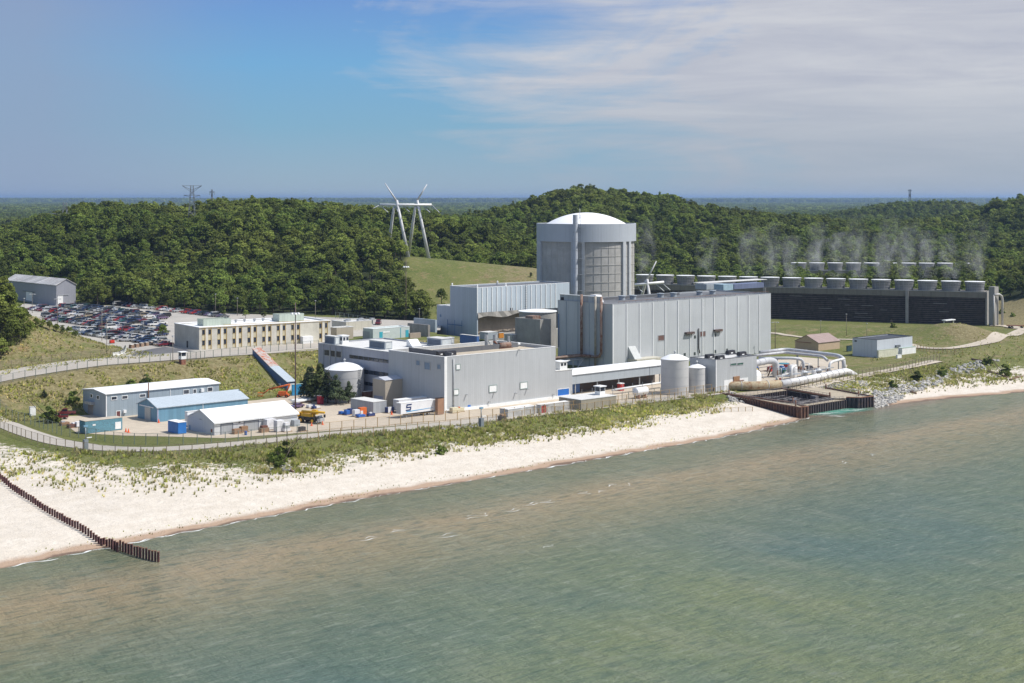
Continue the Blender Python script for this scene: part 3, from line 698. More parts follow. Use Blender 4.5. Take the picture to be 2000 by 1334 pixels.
# tanks
def tank(name,label,x,y,r,zt,zd,mat=None,dome=WROOF,lad=None,z0=0,n=48,cat='storage tank'):
    """y: pixel row of the shell's front foot"""
    F=(H-z0)*FL/(y-HY)+r; u,v=PF(x,F)
    q=B(name,label,cat,u,v,z0); mat=mat or plain('tank_pale_grey',(.50,.50,.50),.55,var=.07,sc_=.15)
    q.mb('shell',MB().lathe([(r,z0),(r,zt)],u,v,n),mat)
    q.mb('dome',MB().lathe([(r+.12,zt),(r+.12,zt+.15)]+[(r*(1-i/9),zt+.15+(zd-zt)*(1-(1-i/9)**2)) for i in range(1,9)]+[(.02,zd+.15)],u,v,n),dome)
    m=MB()
    for k in range(1,4): m.lathe([(r+.03,z0+(zt-z0)*k/4),(r+.03,z0+(zt-z0)*k/4+.06)],u,v,n)
    q.mb('seam_band',m,STEEL)
    if lad is not None:
        a=math.radians(lad); dx,dy=math.cos(a),math.sin(a); m=MB(); tx,ty=-dy*.35,dx*.35
        for s in (-1,1): m.bar((u+(r+.25)*dx+s*tx,v+(r+.25)*dy+s*ty,z0),(u+(r+.25)*dx+s*tx,v+(r+.25)*dy+s*ty,zt+1.1),.08)
        k=z0+.5
        while k<zt: m.bar((u+(r+.25)*dx-tx,v+(r+.25)*dy-ty,k),(u+(r+.25)*dx+tx,v+(r+.25)*dy+ty,k),.06); k+=.6
        for k in range(3):
            zz=zt*.45+k*1.2; m.box(u+(r+.3)*dx-.5,u+(r+.3)*dx+.5,v+(r+.3)*dy-.5,v+(r+.3)*dy+.5,zz,zz+.06)
        q.mb('ladder',m,plain('dark_steel',(.16,.18,.20),.5))
    q.mb('vent',MB().lathe([(.25,zd),(.25,zd+.9),(.45,zd+.95),(.05,zd+1.3)],u,v,10),STEEL)
    return q,u,v
tank('storage_tank','wide pale tank with low white dome beside the pine trees',673,787,5.75,9.3,11.1,lad=-78)
tank('storage_tank','tall pale grey tank at the end of the long gallery',1318,772.5,4.25,10.6,12.0)
tank('storage_tank','smaller pale tank between the tall tank and the intake building',1361,768,2.55,7.6,8.5)
# ---------------------------------------------------------------- turbine hall
F0=514.6; TU,TV=PF(1196,F0); TZ=Zy(594.5,TU,TV); TU1=Ux(1505.5,TV); TV1=Vx(1089.5,TU)
b=B('turbine_hall','huge long pale blue-grey turbine hall with vertical white ribs and a flat roof','building',TU,TV)
b.flat(TU,TU1,TV,TV1,0,TZ,siding('turbine_siding',(.475,.50,.525),1.0,.10,.03),DROOF,.35,STEEL)
ribs=[652,768,884,996,1107,1217,1325,1427,1530,1638,1735,1830]
for x in ribs:
    xp=1080+x/4.545; u=Ux(xp,TV); b.box('rib',plain('rib_white',(.84,.85,.86),.5,var=.03),u-.13,u+.13,TV-.26,TV-.004,0,TZ-.15)
for x in (120,222,325,369,450): v=Vx(1080+x/4.545,TU); b.box('side_rib',GRYB,TU-.14,TU-.004,v-.1,v+.1,0,TZ-.15)
b.box('corner_trim',WHT,TU-.05,TU+.35,TV-.24,TV-.004,0,TZ-.05)
BR=rusty('rust_brown_louvre',(.16,.10,.09),.4)
z3=lambda l:[(1080+a/4.545,1080+c/4.545,540+d/4.545,540+e/4.545) for a,c,d,e in l]
for q_ in z3([(934,985,523,567),(1307,1352,488,530)]): b.fpan('louvre',*q_,TV,BR,frame=STEEL)
for q_ in z3([(1252,1268,523,550),(1433,1448,506,534),(1250,1266,672,698),(1160,1178,680,706),(1432,1448,652,680),(1536,1552,640,668),(1003,1020,697,712),(565,643,777,803)]): b.fpan('vent_opening',*q_,TV,plain('dark_opening',(.045,.06,.06),.6))
for a,c,y in ((1168,1240,505),(1422,1488,482)):
    u0_,u1_=Ux(1080+a/4.545,TV),Ux(1080+c/4.545,TV); z_=Zy(540+y/4.545,u0_,TV); m=MB(); m.box(u0_,u1_,TV-1.1,TV-.004,z_-.25,z_+.45)
    for k in range(5): uu=u0_+(u1_-u0_)*k/4; m.bar((uu,TV-1,z_-.2),(uu,TV-.05,z_-.9),.12)
    b.mb('exhaust_rack',m,rusty('dark_rusted_rack',(.09,.07,.065),.4))
u=Ux(1080+1288/4.545,TV); b.tube('drain_pipe',[(u,TV-.35,Zy(540+460/4.545,u,TV)),(u,TV-.35,Zy(540+640/4.545,u,TV)),(u+.5,TV-.4,Zy(540+680/4.545,u,TV))],.22,BLK)
m=MB(); u0_=Ux(1080+722/4.545,TV-3); zz=Zy(735/4.545+540,u0_,TV-3)
m.prismX([(TV-.05,zz+4.3),(TV-.05,zz+.1),(TV-3.2,zz-.3),(TV-3.2,zz+.1)],u0_,u0_+3.6); b.mb('chute_hood',m,plain('pale_hood',(.46,.48,.48),.5))
u0_=Ux(1080+735/4.545,TV-4); b.box('lean_to',concrete('pale_plinth',(.52,.50,.43)),u0_,u0_+13,TV-4.5,TV-.005,0,zz+.0)
for x,y in ((710,203),(955,186),(1070,180),(1300,165),(1415,158),(612,208)):
    u,v=P(1080+x/4.545,540+y/4.545,TZ-.35); m=MB(); m.lathe([(1.15,TZ-.35),(1.15,TZ+.8),(1.45,TZ+.95),(1.45,TZ+1.2),(.3,TZ+1.35)],u,v,14); b.mb('roof_vent',m,HVAC)
m=MB(); v_=TV1-9
for k in range(30): uu=TU+4+k*2.9; m.bar((uu,TV+.9,TZ-.2),(uu,TV+.9,TZ+.75),.07)
m.bar((TU+4,TV+.9,TZ+.75),(TU+88,TV+.9,TZ+.75),.07); b.mb('handrail',m,rusty('rust_rail',(.25,.15,.10),.5))
b.box('ridge_duct',DROOF,TU+6,TU1-30,TV1-7,TV1-6.4,TZ-.35,TZ+.6)
# raised monitor at the left end
b2=B('roof_screen','raised grey louvred screen along the landward end of the turbine hall roof','roof screen',TU,TV1-3,TZ)
v0=TV+6; m=MB()
m.box(TU+.6,TU+.9,v0,TV1-.5,TZ-.35,TZ+2.1); b2.mb('screen_panel',m,siding('screen_panel_grey',(.38,.42,.45),2.5,.7,.2))
m=MB(); m.box(TU+.4,TU+1.2,v0,TV1-.4,TZ+2.1,TZ+2.35)
b2.mb('top_rail',m,WHT)
b2.box('white_hood',WROOF,TU+5,TU+9,TV+13,TV+17,TZ-.3,TZ+2.3,taper=.6); b2.box('vent_box',BLK,TU+.5,TU+.58,TV1-2.6,TV1-1,TZ+.1,TZ+1.2)
b3=B('roof_penthouse','low blue-grey plant room with white cab at the far right of the turbine roof','plant room',*P(1380,566,TZ-.35),TZ-.35)
def roofbox(x0,x1,yb,h,dv,mat,name,pz=TZ-.35):
    u,v=P(x0,yb,pz); u1=Ux(x1,v); return b3.box(name,mat,u,u1,v,v+dv,pz,pz+h)
roofbox(1380,1412,566,2.3,6,HVAC,'plant_box'); roofbox(1413,1432,567.5,2.4,5,plain('pale_blue_cab',(.30,.42,.50),.5),'cab'); roofbox(1434,1492,565,2.0,5,siding('blue_screen',(.14,.17,.28),2.,.5,.2),'screen')
u,v=P(1380,565,TZ-.35); b3.box('canopy',LROOF,u-1,Ux(1500,v),v+.6,v+6.6,TZ+2.05,TZ+2.25)
for k in range(3): uu=Ux(1416+k*5,v); 
# ---------------------------------------------------------------- aux tall building E with stepped siding
EU,EV=PF(931.7,560); EZ=Zy(562,EU,EV); EU1=Ux(1112,EV); EV1=Vx(879,EU); zr=Zy(612,EU,EV); zr1=Zy(604,EU1,EV)
b=B('auxiliary_building','stepped pale blue building with broad ribbed panels above a stained concrete recess','building',EU,EV)
b.flat(EU,EU1,EV,EV1,zr,EZ,LBLUE,DROOF,.4,WHT,wname='upper_wall')
b.box('lower_wall',LBLUE,EU,EU+.5,EV+.01,EV1-.01,0,zr); b.box('rear_wall',LBLUE,EU+.5,EU1,EV1-.6,EV1-.1,0,zr)
n=16; m=MB()
for k in range(n+1):
    xp=820+(745+ (1765-745)*k/n)/6.667; u=Ux(xp,EV); b.box('rib',WHT,u-.16,u+.16,EV-.26,EV-.004,zr+.1,EZ-.1)
b.box('front_panel',RIB,EU+.02,EU1-.02,EV-.05,EV-.003,zr,EZ-.02)
u=Ux(1026,EV); m=MB()
for s in (-.45,.45): m.bar((u+s,EV-.6,zr+.3),(u+s,EV-.6,EZ+.9),.09)
zz=zr+.6
while zz<EZ: m.bar((u-.45,EV-.6,zz),(u+.45,EV-.6,zz),.07); zz+=.9
b.mb('ladder',m,plain('dark_steel',(.16,.18,.20),.5))
b.box('recess_wall',TAN,EU+.5,EU1-8,EV+4,EV+4.6,0,zr); b.box('recess_floor',CON,EU+.5,EU1,EV+.1,EV+4,0,Zy(656,EU,EV))
m=MB(); tz=zr
m.add([(EU+.3+ (EU1-EU-14)*i/14,EV-.25-.35*(i%2),tz+.25) for i in range(15)]+[(EU+.3+(EU1-EU-14)*i/14,EV-.45+.3*(i%3)*.5,tz-1.9+.5*math.sin(i*.9)+.06*i) for i in range(15)],[(i,i+1,16+i,15+i) for i in range(14)])
b.mb('tarpaulin',m,concrete('dirty_tarp',(.40,.38,.35),stain=.6))
b.box('vent_opening',BLK,Ux(1000,EV)-1,Ux(1000,EV)+.3,EV-.1,EV-.052,zr+.3,zr+1.2)
EV2=Vx(853,EU); zl=Zy(597,EU,(EV1+EV2)/2)
b.flat(EU+.02,EU+18,EV1+.02,EV2,0,zl,LBLUE,LROOF,.3,WHT,wname='step_wall')
b.lpan('blue_hatch',859,862,614,619,EU+.02,plain('blue_grey_hatch',(.15,.24,.36),.5))
m=MB(); z_=Zy(636,EU,EV+8); vv=Vx(907,EU); v9=Vx(878,EU)
m.box(EU-1.2,EU-1.0,vv,v9,z_,z_+.3)
for v_ in (vv+.2,(vv+v9)/2,v9-.2): m.bar((EU-1.1,v_,0),(EU-1.1,v_,z_+2.),.2)
b.mb('pipe_rack',m,plain('deep_blue_steel',(.10,.18,.32),.5))
for k,x in enumerate((905,931,961)):
    v=EV+ (EV1-EV)*(.1 if x>930 else .9); 
m=MB(); 
for (uu,vv) in ((EU+.6,EV+.6),(EU+.6,EV1-.6),(EU+15,EV+.5),(EU+24,EV1-.6)): m.lathe([(.3,EZ+.1),(.3,EZ+.9),(.15,EZ+1.1)],uu,vv,8)
b.mb('lightning_post',m,WHT)
# ---------------------------------------------------------------- containment
CF=625.; CU,CV=PF(1145,CF); CR=21.0; zt=49.2; zb=41.8
b=B('containment','broad cylindrical concrete containment with a deep grey ring collar and shallow white dome','reactor building',CU,CV)
b.mb('drum',MB().lathe([(CR-.75,0),(CR-.75,zb+.2)],CU,CV,96),CONT)
b.mb('ring_collar',MB().lathe([(CR-.9,zb),(CR+.04,zb),(CR+.04,zt),(CR-.6,zt+.02),(CR-.6,zt-.5)],CU,CV,96),RINGM)
b.mb('ring_walk',MB().lathe([(CR-.6,zt-.3),(CR-4.6,zt-.3)],CU,CV,64),LROOF)
dr=CR-4.2; SR=(dr*dr+4.7**2)/(2*4.7); b.mb('dome',MB().lathe([(dr*(1-i/14),zt-.2+math.sqrt(SR*SR-(dr*(1-i/14))**2)-(SR-4.7)) for i in range(14)]+[(.02,zt-.2+4.7)],CU,CV,72),plain('dome_white',(.86,.87,.88),.45,var=.03,sc_=.1))
def az_of(px,r):   # angle on the near side of the cylinder seen at column px
    x=(px-1145)/FL*CF; x=max(-r*.999,min(r*.999,x)); 
    a=math.asin(x/r)  # from the camera-facing direction
    base=math.atan2(-(CC*0+SS),-CC) # towards the camera
    ca=math.atan2(-SS,-CC); return ca+a
for i,(x0,x1) in enumerate(((1047.6,1055),(1111.5,1117),(1131.5,1137),(1212,1218),(1224.5,1228.5))):
    a0,a1=az_of(x0,CR),az_of(x1,CR); m=MB(); n=5
    ins=[];out=[]
    for k in range(n+1):
        a=a0+(a1-a0)*k/n; ins.append((CU+(CR-.9)*math.cos(a),CV+(CR-.9)*math.sin(a))); out.append((CU+(CR+.02)*math.cos(a),CV+(CR+.02)*math.sin(a)))
    m.prism(ins+out[::-1],0,zb-.01); b.mb('buttress',m,plain('buttress_pale',(.47,.49,.51),.6,var=.08))
m=MB()
for k in range(11): z_=zb-2.5-k*3.55; m.lathe([(CR-.76,z_),(CR-.62,z_),(CR-.62,z_+.22),(CR-.76,z_+.22)],CU,CV,96)
b.mb('formwork_band',m,plain('band_concrete',(.43,.42,.39),.8,var=.1))
m=MB()
for k in range(40):
    a=2*math.pi*k/40; x,y=CU+(CR-.7)*math.cos(a),CV+(CR-.7)*math.sin(a); m.tube([(x,y,0),(x,y,zb)],.1,4,0,False)
b.mb('formwork_rib',m,plain('band_concrete',(.43,.42,.39),.8,var=.1))
# vent stack beside it
u,v=PF(1123.6,CF-CR-2.2); b=B('vent_stack','tall slim grey vent stack rising in front of the containment drum','chimney',u,v)
b.mb('shaft',MB().lathe([(1.0,0),(1.0,53)],u,v,20),plain('stack_grey',(.42,.45,.50),.5,var=.08))
m=MB()
for k in range(9): m.lathe([(1.05,20+k*3.7),(1.05,20.15+k*3.7)],u,v,20)
b.mb('joint_ring',m,STEEL)
m=MB(); 
ux,uy=u+1.8*SS,v-1.8*CC
for s in (-.35,.35): m.bar((ux+s*SS,uy-s*CC,15),(ux+s*SS,uy-s*CC,53),.09)
z_=16
while z_<53: m.bar((ux-.35*SS,uy+.35*CC,z_),(ux+.35*SS,uy-.35*CC,z_),.08); z_+=1.5
for k in range(5): m.box(ux-.9,ux+1.2,uy-1.,uy+.9,22+k*6.5,22.12+k*6.5)
b.mb('ladder',m,plain('dark_steel',(.16,.18,.20),.5))
u,v=PF(1132.5,CF-12); b=B('antenna','thin antenna on the containment ring beside the vent stack','antenna',u,v,zt); b.mb('rod',MB().tube([(u,v,zt-.3),(u,v,zt+6.3)],.09,5),STEEL); b.mb('base_box',MB().box(u-.5,u+.5,v-.5,v+.5,zt-.3,zt+.5),rusty('orange_box',(.4,.2,.08),.4))
# ---------------------------------------------------------------- concrete blocks between
u0,v0=PF(1055,534); zt_=Zy(624.5,u0,v0); b=B('concrete_blockhouse','grey concrete blockhouse between the auxiliary building and turbine hall','building',u0,v0)
v1=Vx(1006,u0); b.flat(u0,TU-.05 if TU-.05>u0+3 else u0+9,v0,v1,0,zt_,CON,DROOF,.3)
m=MB(); m.box(u0+1,u0+5,v0+5,v0+9,zt_-.3,zt_+.9); b.mb('roof_plant',m,RPIPE)
u0,v0=PF(1060,552); z_=Zy(611,u0,v0); q=B('round_cap','low round white-roofed concrete structure behind the blockhouse','building',u0,v0)
q.mb('drum',MB().lathe([(7,0),(7,z_)],u0+3,v0+6,40),CON); q.mb('roof',MB().lathe([(7.3,z_),(7.3,z_+.3),(3,z_+.8),(.02,z_+.9)],u0+3,v0+6,40),WROOF)
def cont(label,x0,x1,xr,yb,z0,h,mat,name='container',cat='container',group=None,roof=LROOF,ribs=True,door=None):
    """box whose near corner foot is at (x1,yb)"""
    u,v=P(x1,yb,z0); v1=Vx(x0,u) if x0 is not None else v+2.5; u1=Ux(xr,v)
    q=B(name,label,cat,u,v,z0,group); q.box('body',mat,u,u1,v,v1,z0+.12,z0+h); q.box('roof',roof,u-.06,u1+.06,v-.06,v1+.06,z0+h,z0+h+.1)
    q.box('skid',BLK,u+.15,u1-.15,v+.15,v1-.15,z0,z0+.12)
    m=MB(); vv=v+.2
    m.box(u-.05,u-.002,v+.15,(v+v1)/2-.05,z0+.25,z0+h-.15); m.box(u-.05,u-.002,(v+v1)/2+.05,v1-.15,z0+.25,z0+h-.15)
    q.mb('door_leaf',m,mat)
    return q,u,u1,v,v1
cont('dark blue container in the shadow of the auxiliary building',898,931,936,674,10,3.0,SBLUE)
cont('grey steel bin behind the exhaust pipes',937,953,972,664,9,2.6,HVAC)
cont('orange box behind the exhaust pipes',973,975,984,661,10.,1.9,plain('orange_paint',(.55,.22,.03),.5))
cont('pale panel box in front of the concrete blockhouse',985,1000,1012,668,7,2.6,STEEL)
cont('low blue-painted trough against the concrete blockhouse foot',1013,1034,1050,671,5,1.8,SBLUE)
# rusty pipes on the turbine hall end wall
b=B('rusty_pipework','brown rusty pipes climbing the shaded end wall of the turbine hall','pipework',TU,TV,0)
v1=Vx(1080+253/4.545,TU-1); v2=Vx(1080+376/4.545,TU-1); v3=Vx(1080+428/4.545,TU-1.2)
zz1=Zy(540+700/4.545,TU-1,v1); zh=Zy(540+712/4.545,TU-1,v2)
b.tube('riser',[(TU-1,v1,zz1),(TU-1,v1,TZ+2.8)],.5,RPIPE); b.tube('riser',[(TU-1,v2,zh-5),(TU-1,v2,TZ+2.6)],.42,plain('tan_pipe',(.34,.31,.26),.6,var=.2))
b.tube('riser',[(TU-1.2,v2+6,zh),(TU-1.2,v3+3,zh),(TU-1.2,v3+.9,zh+.3),(TU-1.2,v3,zh+1.6),(TU-1.2,v3,TZ+2.5)],.5,RPIPE)
ua,va=AU1+2,v1+2
b.tube('cross_pipe',[(TU-1,v1,zz1),(TU-1,v1+1.5,zz1-.1),(TU-8,v1+2,zz1-.1)],.5,RUST)
b.tube('cross_pipe',[(TU-1.2,v2+2,zh),(TU-3,v2+6,zh),(AU1+4,v2+6,zh),(AU1-3,v2+6,zh)],.55,RPIPE)
m=MB(); m.bar((TU-1,v2+4.6,zh-1.1),(AU1-3,v2+4.6,zh-1.1),.3); m.bar((TU-1,v2+7,zh-1.1),(AU1-3,v2+7,zh-1.1),.3)
k=AU1+3
while k<TU-2: m.bar((k,v2+4.6,0),(k,v2+4.6,zh-1.1),.3); m.bar((k,v2+4.6,zh-6),(k+5,v2+4.6,zh-1.3),.22); k+=8
b.mb('trestle',m,STEEL)
b.tube('thin_pipe',[(TU-.4,Vx(1092,TU),6),(TU-.4,Vx(1092,TU),18)],.16,plain('deep_blue_steel',(.10,.18,.32),.5))
# ---------------------------------------------------------------- long gallery
gu,gv=AU2+.05,AV+2.5; ztg=Zy(734,gu,gv); zbg=Zy(752,gu,gv); gu1=Ux(1300,gv)
b=B('gallery','long raised pale gallery on posts running from the service building to the tall tank','gallery',gu,gv)
b.box('gallery_wall',siding('gallery_siding',(.40,.44,.47),1.3,.06,.03),gu,gu1,gv,gv+5,zbg,ztg); b.mb('roof',MB().prismX([(gv-.3,ztg),(gv+5.3,ztg),(gv+5.3,ztg+1.2),(gv+1.5,ztg+1.2),(gv-.3,ztg+.25)],gu,gu1),WROOF)
k=gu+4
while k<gu1:
    b.box('post',STEEL,k-.15,k+.15,gv+.3,gv+.6,0,zbg); k+=9.5
b.box('joint_strip',plain('dark_steel',(.16,.18,.20),.5),Ux(1269,gv)-.08,Ux(1269,gv)+.08,gv-.05,gv-.002,zbg,ztg)
b.box('back_wall',rusty('dark_shadow_panels',(.10,.09,.085),.4,(.14,.08,.05)),gu+6,gu1,gv+4.6,gv+5,0,zbg-.02); b.box('soffit_duct',SBLUE,gu,gu+8,gv+2.5,gv+4.5,.3,zbg-.4)  # dark brown of the back wall stands in for the gloom under the gallery
# ---------------------------------------------------------------- intake (screen) house
PU,PV=P(1398,766.5,0); PZ=Zy(703,PU,PV); PU1=Ux(1478,PV); PV1=PV+10.5
b=B('intake_house','square pale grey intake house with two green vent slots beside the steel basin','building',PU,PV)
b.flat(PU,PU1,PV,PV1,0,PZ,SVC,LROOF,.35,DROOF)
GR=plain('dark_green_vent',(.04,.12,.09),.5)
b.fpan('vent_slot',1427,1437.5,710,713,PV,GR,frame=STEEL); b.fpan('vent_slot',1440,1451,709,712,PV,GR,frame=STEEL)
b.fpan('roller_door',1414,1461,740,763,PV,WHT); b.lpan('door',1393,1396,757,764,PU,BLK); b.box('corner_trim',WHT,PU-.05,PU+.3,PV-.1,PV-.004,0,PZ-.03)
for lab,x,y in (('leftmost black hooded unit on the intake house roof',1383,702,),('second black hooded unit on the intake house roof',1403,704.5),('third black hooded unit at the back of the intake roof',1424,694),('rightmost black hooded unit at the back of the intake roof',1446,697)):
    hopper(lab,x,y,PZ-.35,3.3,1.6,1.5)
# ================================================================ sheds in the lower yard
def win(b,x0,x1,y0,y1,V): b.fpan('window',x0,x1,y0,y1,V,GLS,frame=WHT)
u0,v0=P(207,817); b=B('workshop','long grey-blue workshop with bright white low roof at the foot of the bank','shed',u0,v0)
v1=Vx(162,u0); u1=Ux(428,v0); b.gable(u0,u1,v0,v1,-.3,6.5,7.2,siding('workshop_siding',(.30,.36,.41),1.3,.3,.1),WROOF,.35)
z5=lambda l:[(a/5,c/5,680+d/5,680+e/5) for a,c,d,e in l]
for q in z5([(1088,1138,475,502),(1192,1243,466,494),(1365,1418,450,476)]): win(b,*q,v0)
z4=lambda l:[(300+a/5,300+c/5,580+d/5,580+e/5) for a,c,d,e in l]
for q in z4([(293,343,908,945),(387,413,903,938),(528,573,884,920)]): win(b,*q,v0)
b.fpan('door',227.5,234.5,803,816,v0,plain('maroon_door',(.14,.05,.05),.5),frame=WHT)
for q in z5([(1200,1226,602,630)]): b.fpan('air_conditioner',*q,v0,WHT,pr=.6)
q=z4([(455,483,893,925)])[0]; b.fpan('air_conditioner',*q,v0,WHT,pr=.7)
for q in z5([(885,905,450,480),(948,970,465,496)]): b.lpan('window',*q,u0,GLS,frame=WHT)
b.lpan('roller_door',172,182,788,813,u0,plain('dull_tan_door',(.30,.27,.25),.6)); q=z5([(860,925,518,545)])[0]; b.lpan('canopy',*q,u0,STEEL,pr=1.2)
u=Ux(289,v0); b.tube('flue',[(u,v0-.3,2),(u,v0-.3,8.6)],.16,RUST)
for x in (332.5,): u=Ux(x,v0); b.box('downpipe',WHT,u-.08,u+.08,v0-.12,v0-.004,0,6.2)
b.box('corner_trim',WHT,u0-.05,u0+.2,v0-.12,v0-.004,0,6.3)
u0,v0=P(307.5,825); b=B('blue_barn','blue-walled barn with a ribbed pale metal gable roof','shed',u0,v0)
v1=Vx(269,u0); u1=Ux(484,v0); b.gable(u0,u1,v0,v1,-.2,3.8,5.7,siding('blue_siding',(.13,.27,.38),1.2,.3,.12),siding('pale_metal_roof',(.44,.50,.55),1.3,.6,.06,rough=.4),.3)
b.lpan('sliding_door',283,294,796,822,u0,plain('cream_door',(.50,.49,.46),.5)); b.lpan('door_track',273,300,792.5,794.5,u0,WHT,pr=.15); b.fpan('downpipe',396,396.8,789,812,v0,WHT)
b.box('corner_trim',plain('lilac_trim',(.42,.42,.55),.5),u0-.04,u0+.22,v0-.1,v0-.004,0,3.6)
u0,v0=P(418.7,851); b=B('white_garage','white garage with blazing white gable roof and two roller doors','shed',u0,v0)
v1=Vx(366,u0); u1=Ux(581,v0); wsid=siding('white_siding',(.56,.58,.60),1.2,.12,.03)
b.gable(u0,u1,v0,v1,-.6,3.25,5.75,wsid,WROOF,.35)
z5b=lambda l:[(340+a/5.556,340+c/5.556,720+d/5.556,720+e/5.556) for a,c,d,e in l]
for q in z5b([(510,632,600,733),(762,912,568,692)]): b.fpan('roller_door',*q,v0,siding('roller_slats',(.36,.38,.40),.35,.4,.1),frame=plain('dark_mullion',(.10,.12,.17),.5))
q=z5b([(1272,1335,552,650)])[0]; o=b.fpan('porch',*q,v0,HVAC,pr=1.4); b.fpan('wall_lamp',466,469,822,825,v0,BLK,pr=.3)
b.lpan('door',369,372,830,840,u0,CYAN); b.lpan('window',412,415,838,845,u0,BRICK); b.lpan('vent',390,394,818,820,u0,STEEL)
b.mb('gutter',MB().box(u0-.3,u1+.3,v0-.5,v0-.36,2.95,3.1),WHT)
q,*_=cont('long flat-roofed blue cabin with peeling paint beside the perimeter road',155,166,239,848,0,3.2,rusty('peeling_blue',(.11,.27,.35),.0,(.16,.12,.1)),name='site_cabin',cat='cabin',roof=plain('sand_roof',(.50,.44,.36),.8,var=.2))
u,v=P(166,848); uu=Ux(225,v); q.box('white_board',WHT,uu,uu+1.6,v-.06,v-.003,.4,2.2); uu=Ux(181,v); q.box('wall_patch',WHT,uu,uu+.8,v-.05,v-.003,1.9,2.3)
cont('small bright blue container with pale lid beside the white garage',328,348,364,849,0,3.0,plain('bright_blue',(.03,.17,.50),.45,var=.1),roof=WROOF)
cont('white box trailer parked between the blue barn and white garage',361,366,450,832,.4,3.6,WHT,name='box_trailer',cat='trailer')
cont('blue container under the pine trees at the bank foot',569.5,571,603,773.5,0,3.4,plain('sky_blue',(.04,.26,.50),.45,var=.1),roof=plain('mint_roof',(.45,.62,.60),.5))
cont('white open box at the far end of the vehicle park',57,59,70,817,0,3.0,WHT,name='storage_box',cat='storage box')
cont('pale grey corrugated store in the middle of the yard',685,729,755,808.5,0,3.2,siding('store_grey',(.36,.38,.41),.8,.25,.1),name='storage_shed',cat='shed')
cont('brown dock box at the rear of the long white trailer',850,855,867,811,0,4.6,plain('brown_box',(.33,.19,.12),.6),name='dock_shelter',cat='shelter',roof=BLK)
cont('low white-roofed shed left of the red door by the seaward fence',976,992,1048,816,0,2.2,plain('mottled_white',(.50,.50,.49),.6,var=.25,sc_=.35),name='storage_shed',cat='shed',roof=WROOF)
q,ua,ub,va,vb=cont('low white-roofed shed with a red door at its left end',1047,1056,1112,808,0,2.35,plain('mottled_white',(.50,.50,.49),.6,var=.25,sc_=.35),name='storage_shed',cat='shed',roof=WROOF)
q.box('red_door',plain('red_door',(.45,.04,.03),.5),ua+.3,ua+2.,va-.07,va-.003,.15,2.1)
cont('small dark brown bin below the tan annexe windows',707,711,728,785,0,2.9,RUST,name='waste_bin',cat='waste bin')
u,v=P(1135,802,0); b=B('concrete_block_wall','weathered concrete bunker with a white sentry booth on top','bunker',u,v)
u1=Ux(1204,v); b.box('wall',concrete('streaked_concrete',(.33,.30,.24),stain=.7),u,u1,v,v+9,0,2.9); b.box('top_slab',LROOF,u-.1,u1+.1,v-.1,v+9.1,2.9,3.05)
u,v=P(1172,772,3.05); q=B('sentry_booth','small white sentry booth with wide windows on the concrete bunker','booth',u,v,3.05)
def booth(q,u,v,z,w=2.1,h=2.6):
    q.box('base_panel',WHT,u,u+w,v,v+w,z,z+h*.42)
    m=MB()
    for a in (0,w-.12):
        for c in (0,w-.12): q.box('corner_post',WHT,u+a,u+a+.12,v+c,v+c+.12,z+h*.42,z+h*.9); q.box('upper_wall',WHT,u+.05,u+w-.05,v+.05,v+w-.05,z+h*.42,z+h*.9)
    q.box('window',GLS,u+w*.14,u+w*.46,v-.02,v+.045,z+h*.5,z+h*.82); q.box('window',GLS,u+w*.54,u+w*.86,v-.02,v+.045,z+h*.5,z+h*.82); q.box('window',GLS,u-.02,u+.045,v+w*.16,v+w*.84,z+h*.5,z+h*.82); q.box('roof',WROOF,u-.3,u+w+.3,v-.3,v+w+.3,z+h*.9,z+h)
booth(q,u,v,3.05)
# horizontal white pressure vessel
u,v=P(1247,780,0); q=B('pressure_vessel','white horizontal pressure vessel on saddles in front of the tall tank','pressure vessel',u,v)
L_=4.6; q.mb('vessel',MB().lathe([(.05,-.45),(.8,-.3),(1.25,0),(1.25,L_),(.8,L_+.3),(.05,L_+.45)],0,0,24,M=Matrix.Translation((u,v+1.3,2.1))@Matrix.Rotation(math.pi/2,4,'Y')),plain('vessel_white',(.72,.73,.74),.35,var=.05))
q.box('saddle',BRICK,u+.6,u+1.,v+.3,v+2.3,0,1.1); q.box('saddle',BRICK,u+3.4,u+3.8,v+.3,v+2.3,0,1.1)
# pipe racks near gallery
b=B('blue_pipe_rack','blue and white handrails and pipes on the deck below the gallery','pipework',*P(1125,765),0)
u,v=P(1125,766); 
for k,(c_,zz) in enumerate(((SBLUE,1.0),(WHT,1.8),(SBLUE,2.6))): b.tube('rail',[(u,v+1+k*.6,zz),(u+20,v+1+k*.6,zz)],.14,c_,n=6)
u,v=P(1205,772); b.tube('white_pipe',[(u,v+1,1.6),(u+24,v+2.2,1.8)],.3,WHT); b.tube('white_pipe',[(u,v+2.2,1.3),(u+24,v+3.2,1.5)],.25,WHT)
m=MB()
for k in range(10): m.bar((u-18+k*4.4,v+1.4,0),(u-18+k*4.4,v+1.4,2.9),.14)
b.mb('rail_post',m,STEEL)
u,v=P(1212,764); q=B('red_pump','small red hydrant house beside the sentry booth bunker','pump',u,v); q.box('cabinet',plain('red_door',(.45,.04,.03),.5),u,u+1.6,v,v+1.4,0,2.2); q.box('cap',WHT,u-.1,u+1.7,v-.1,v+1.5,2.2,2.4)
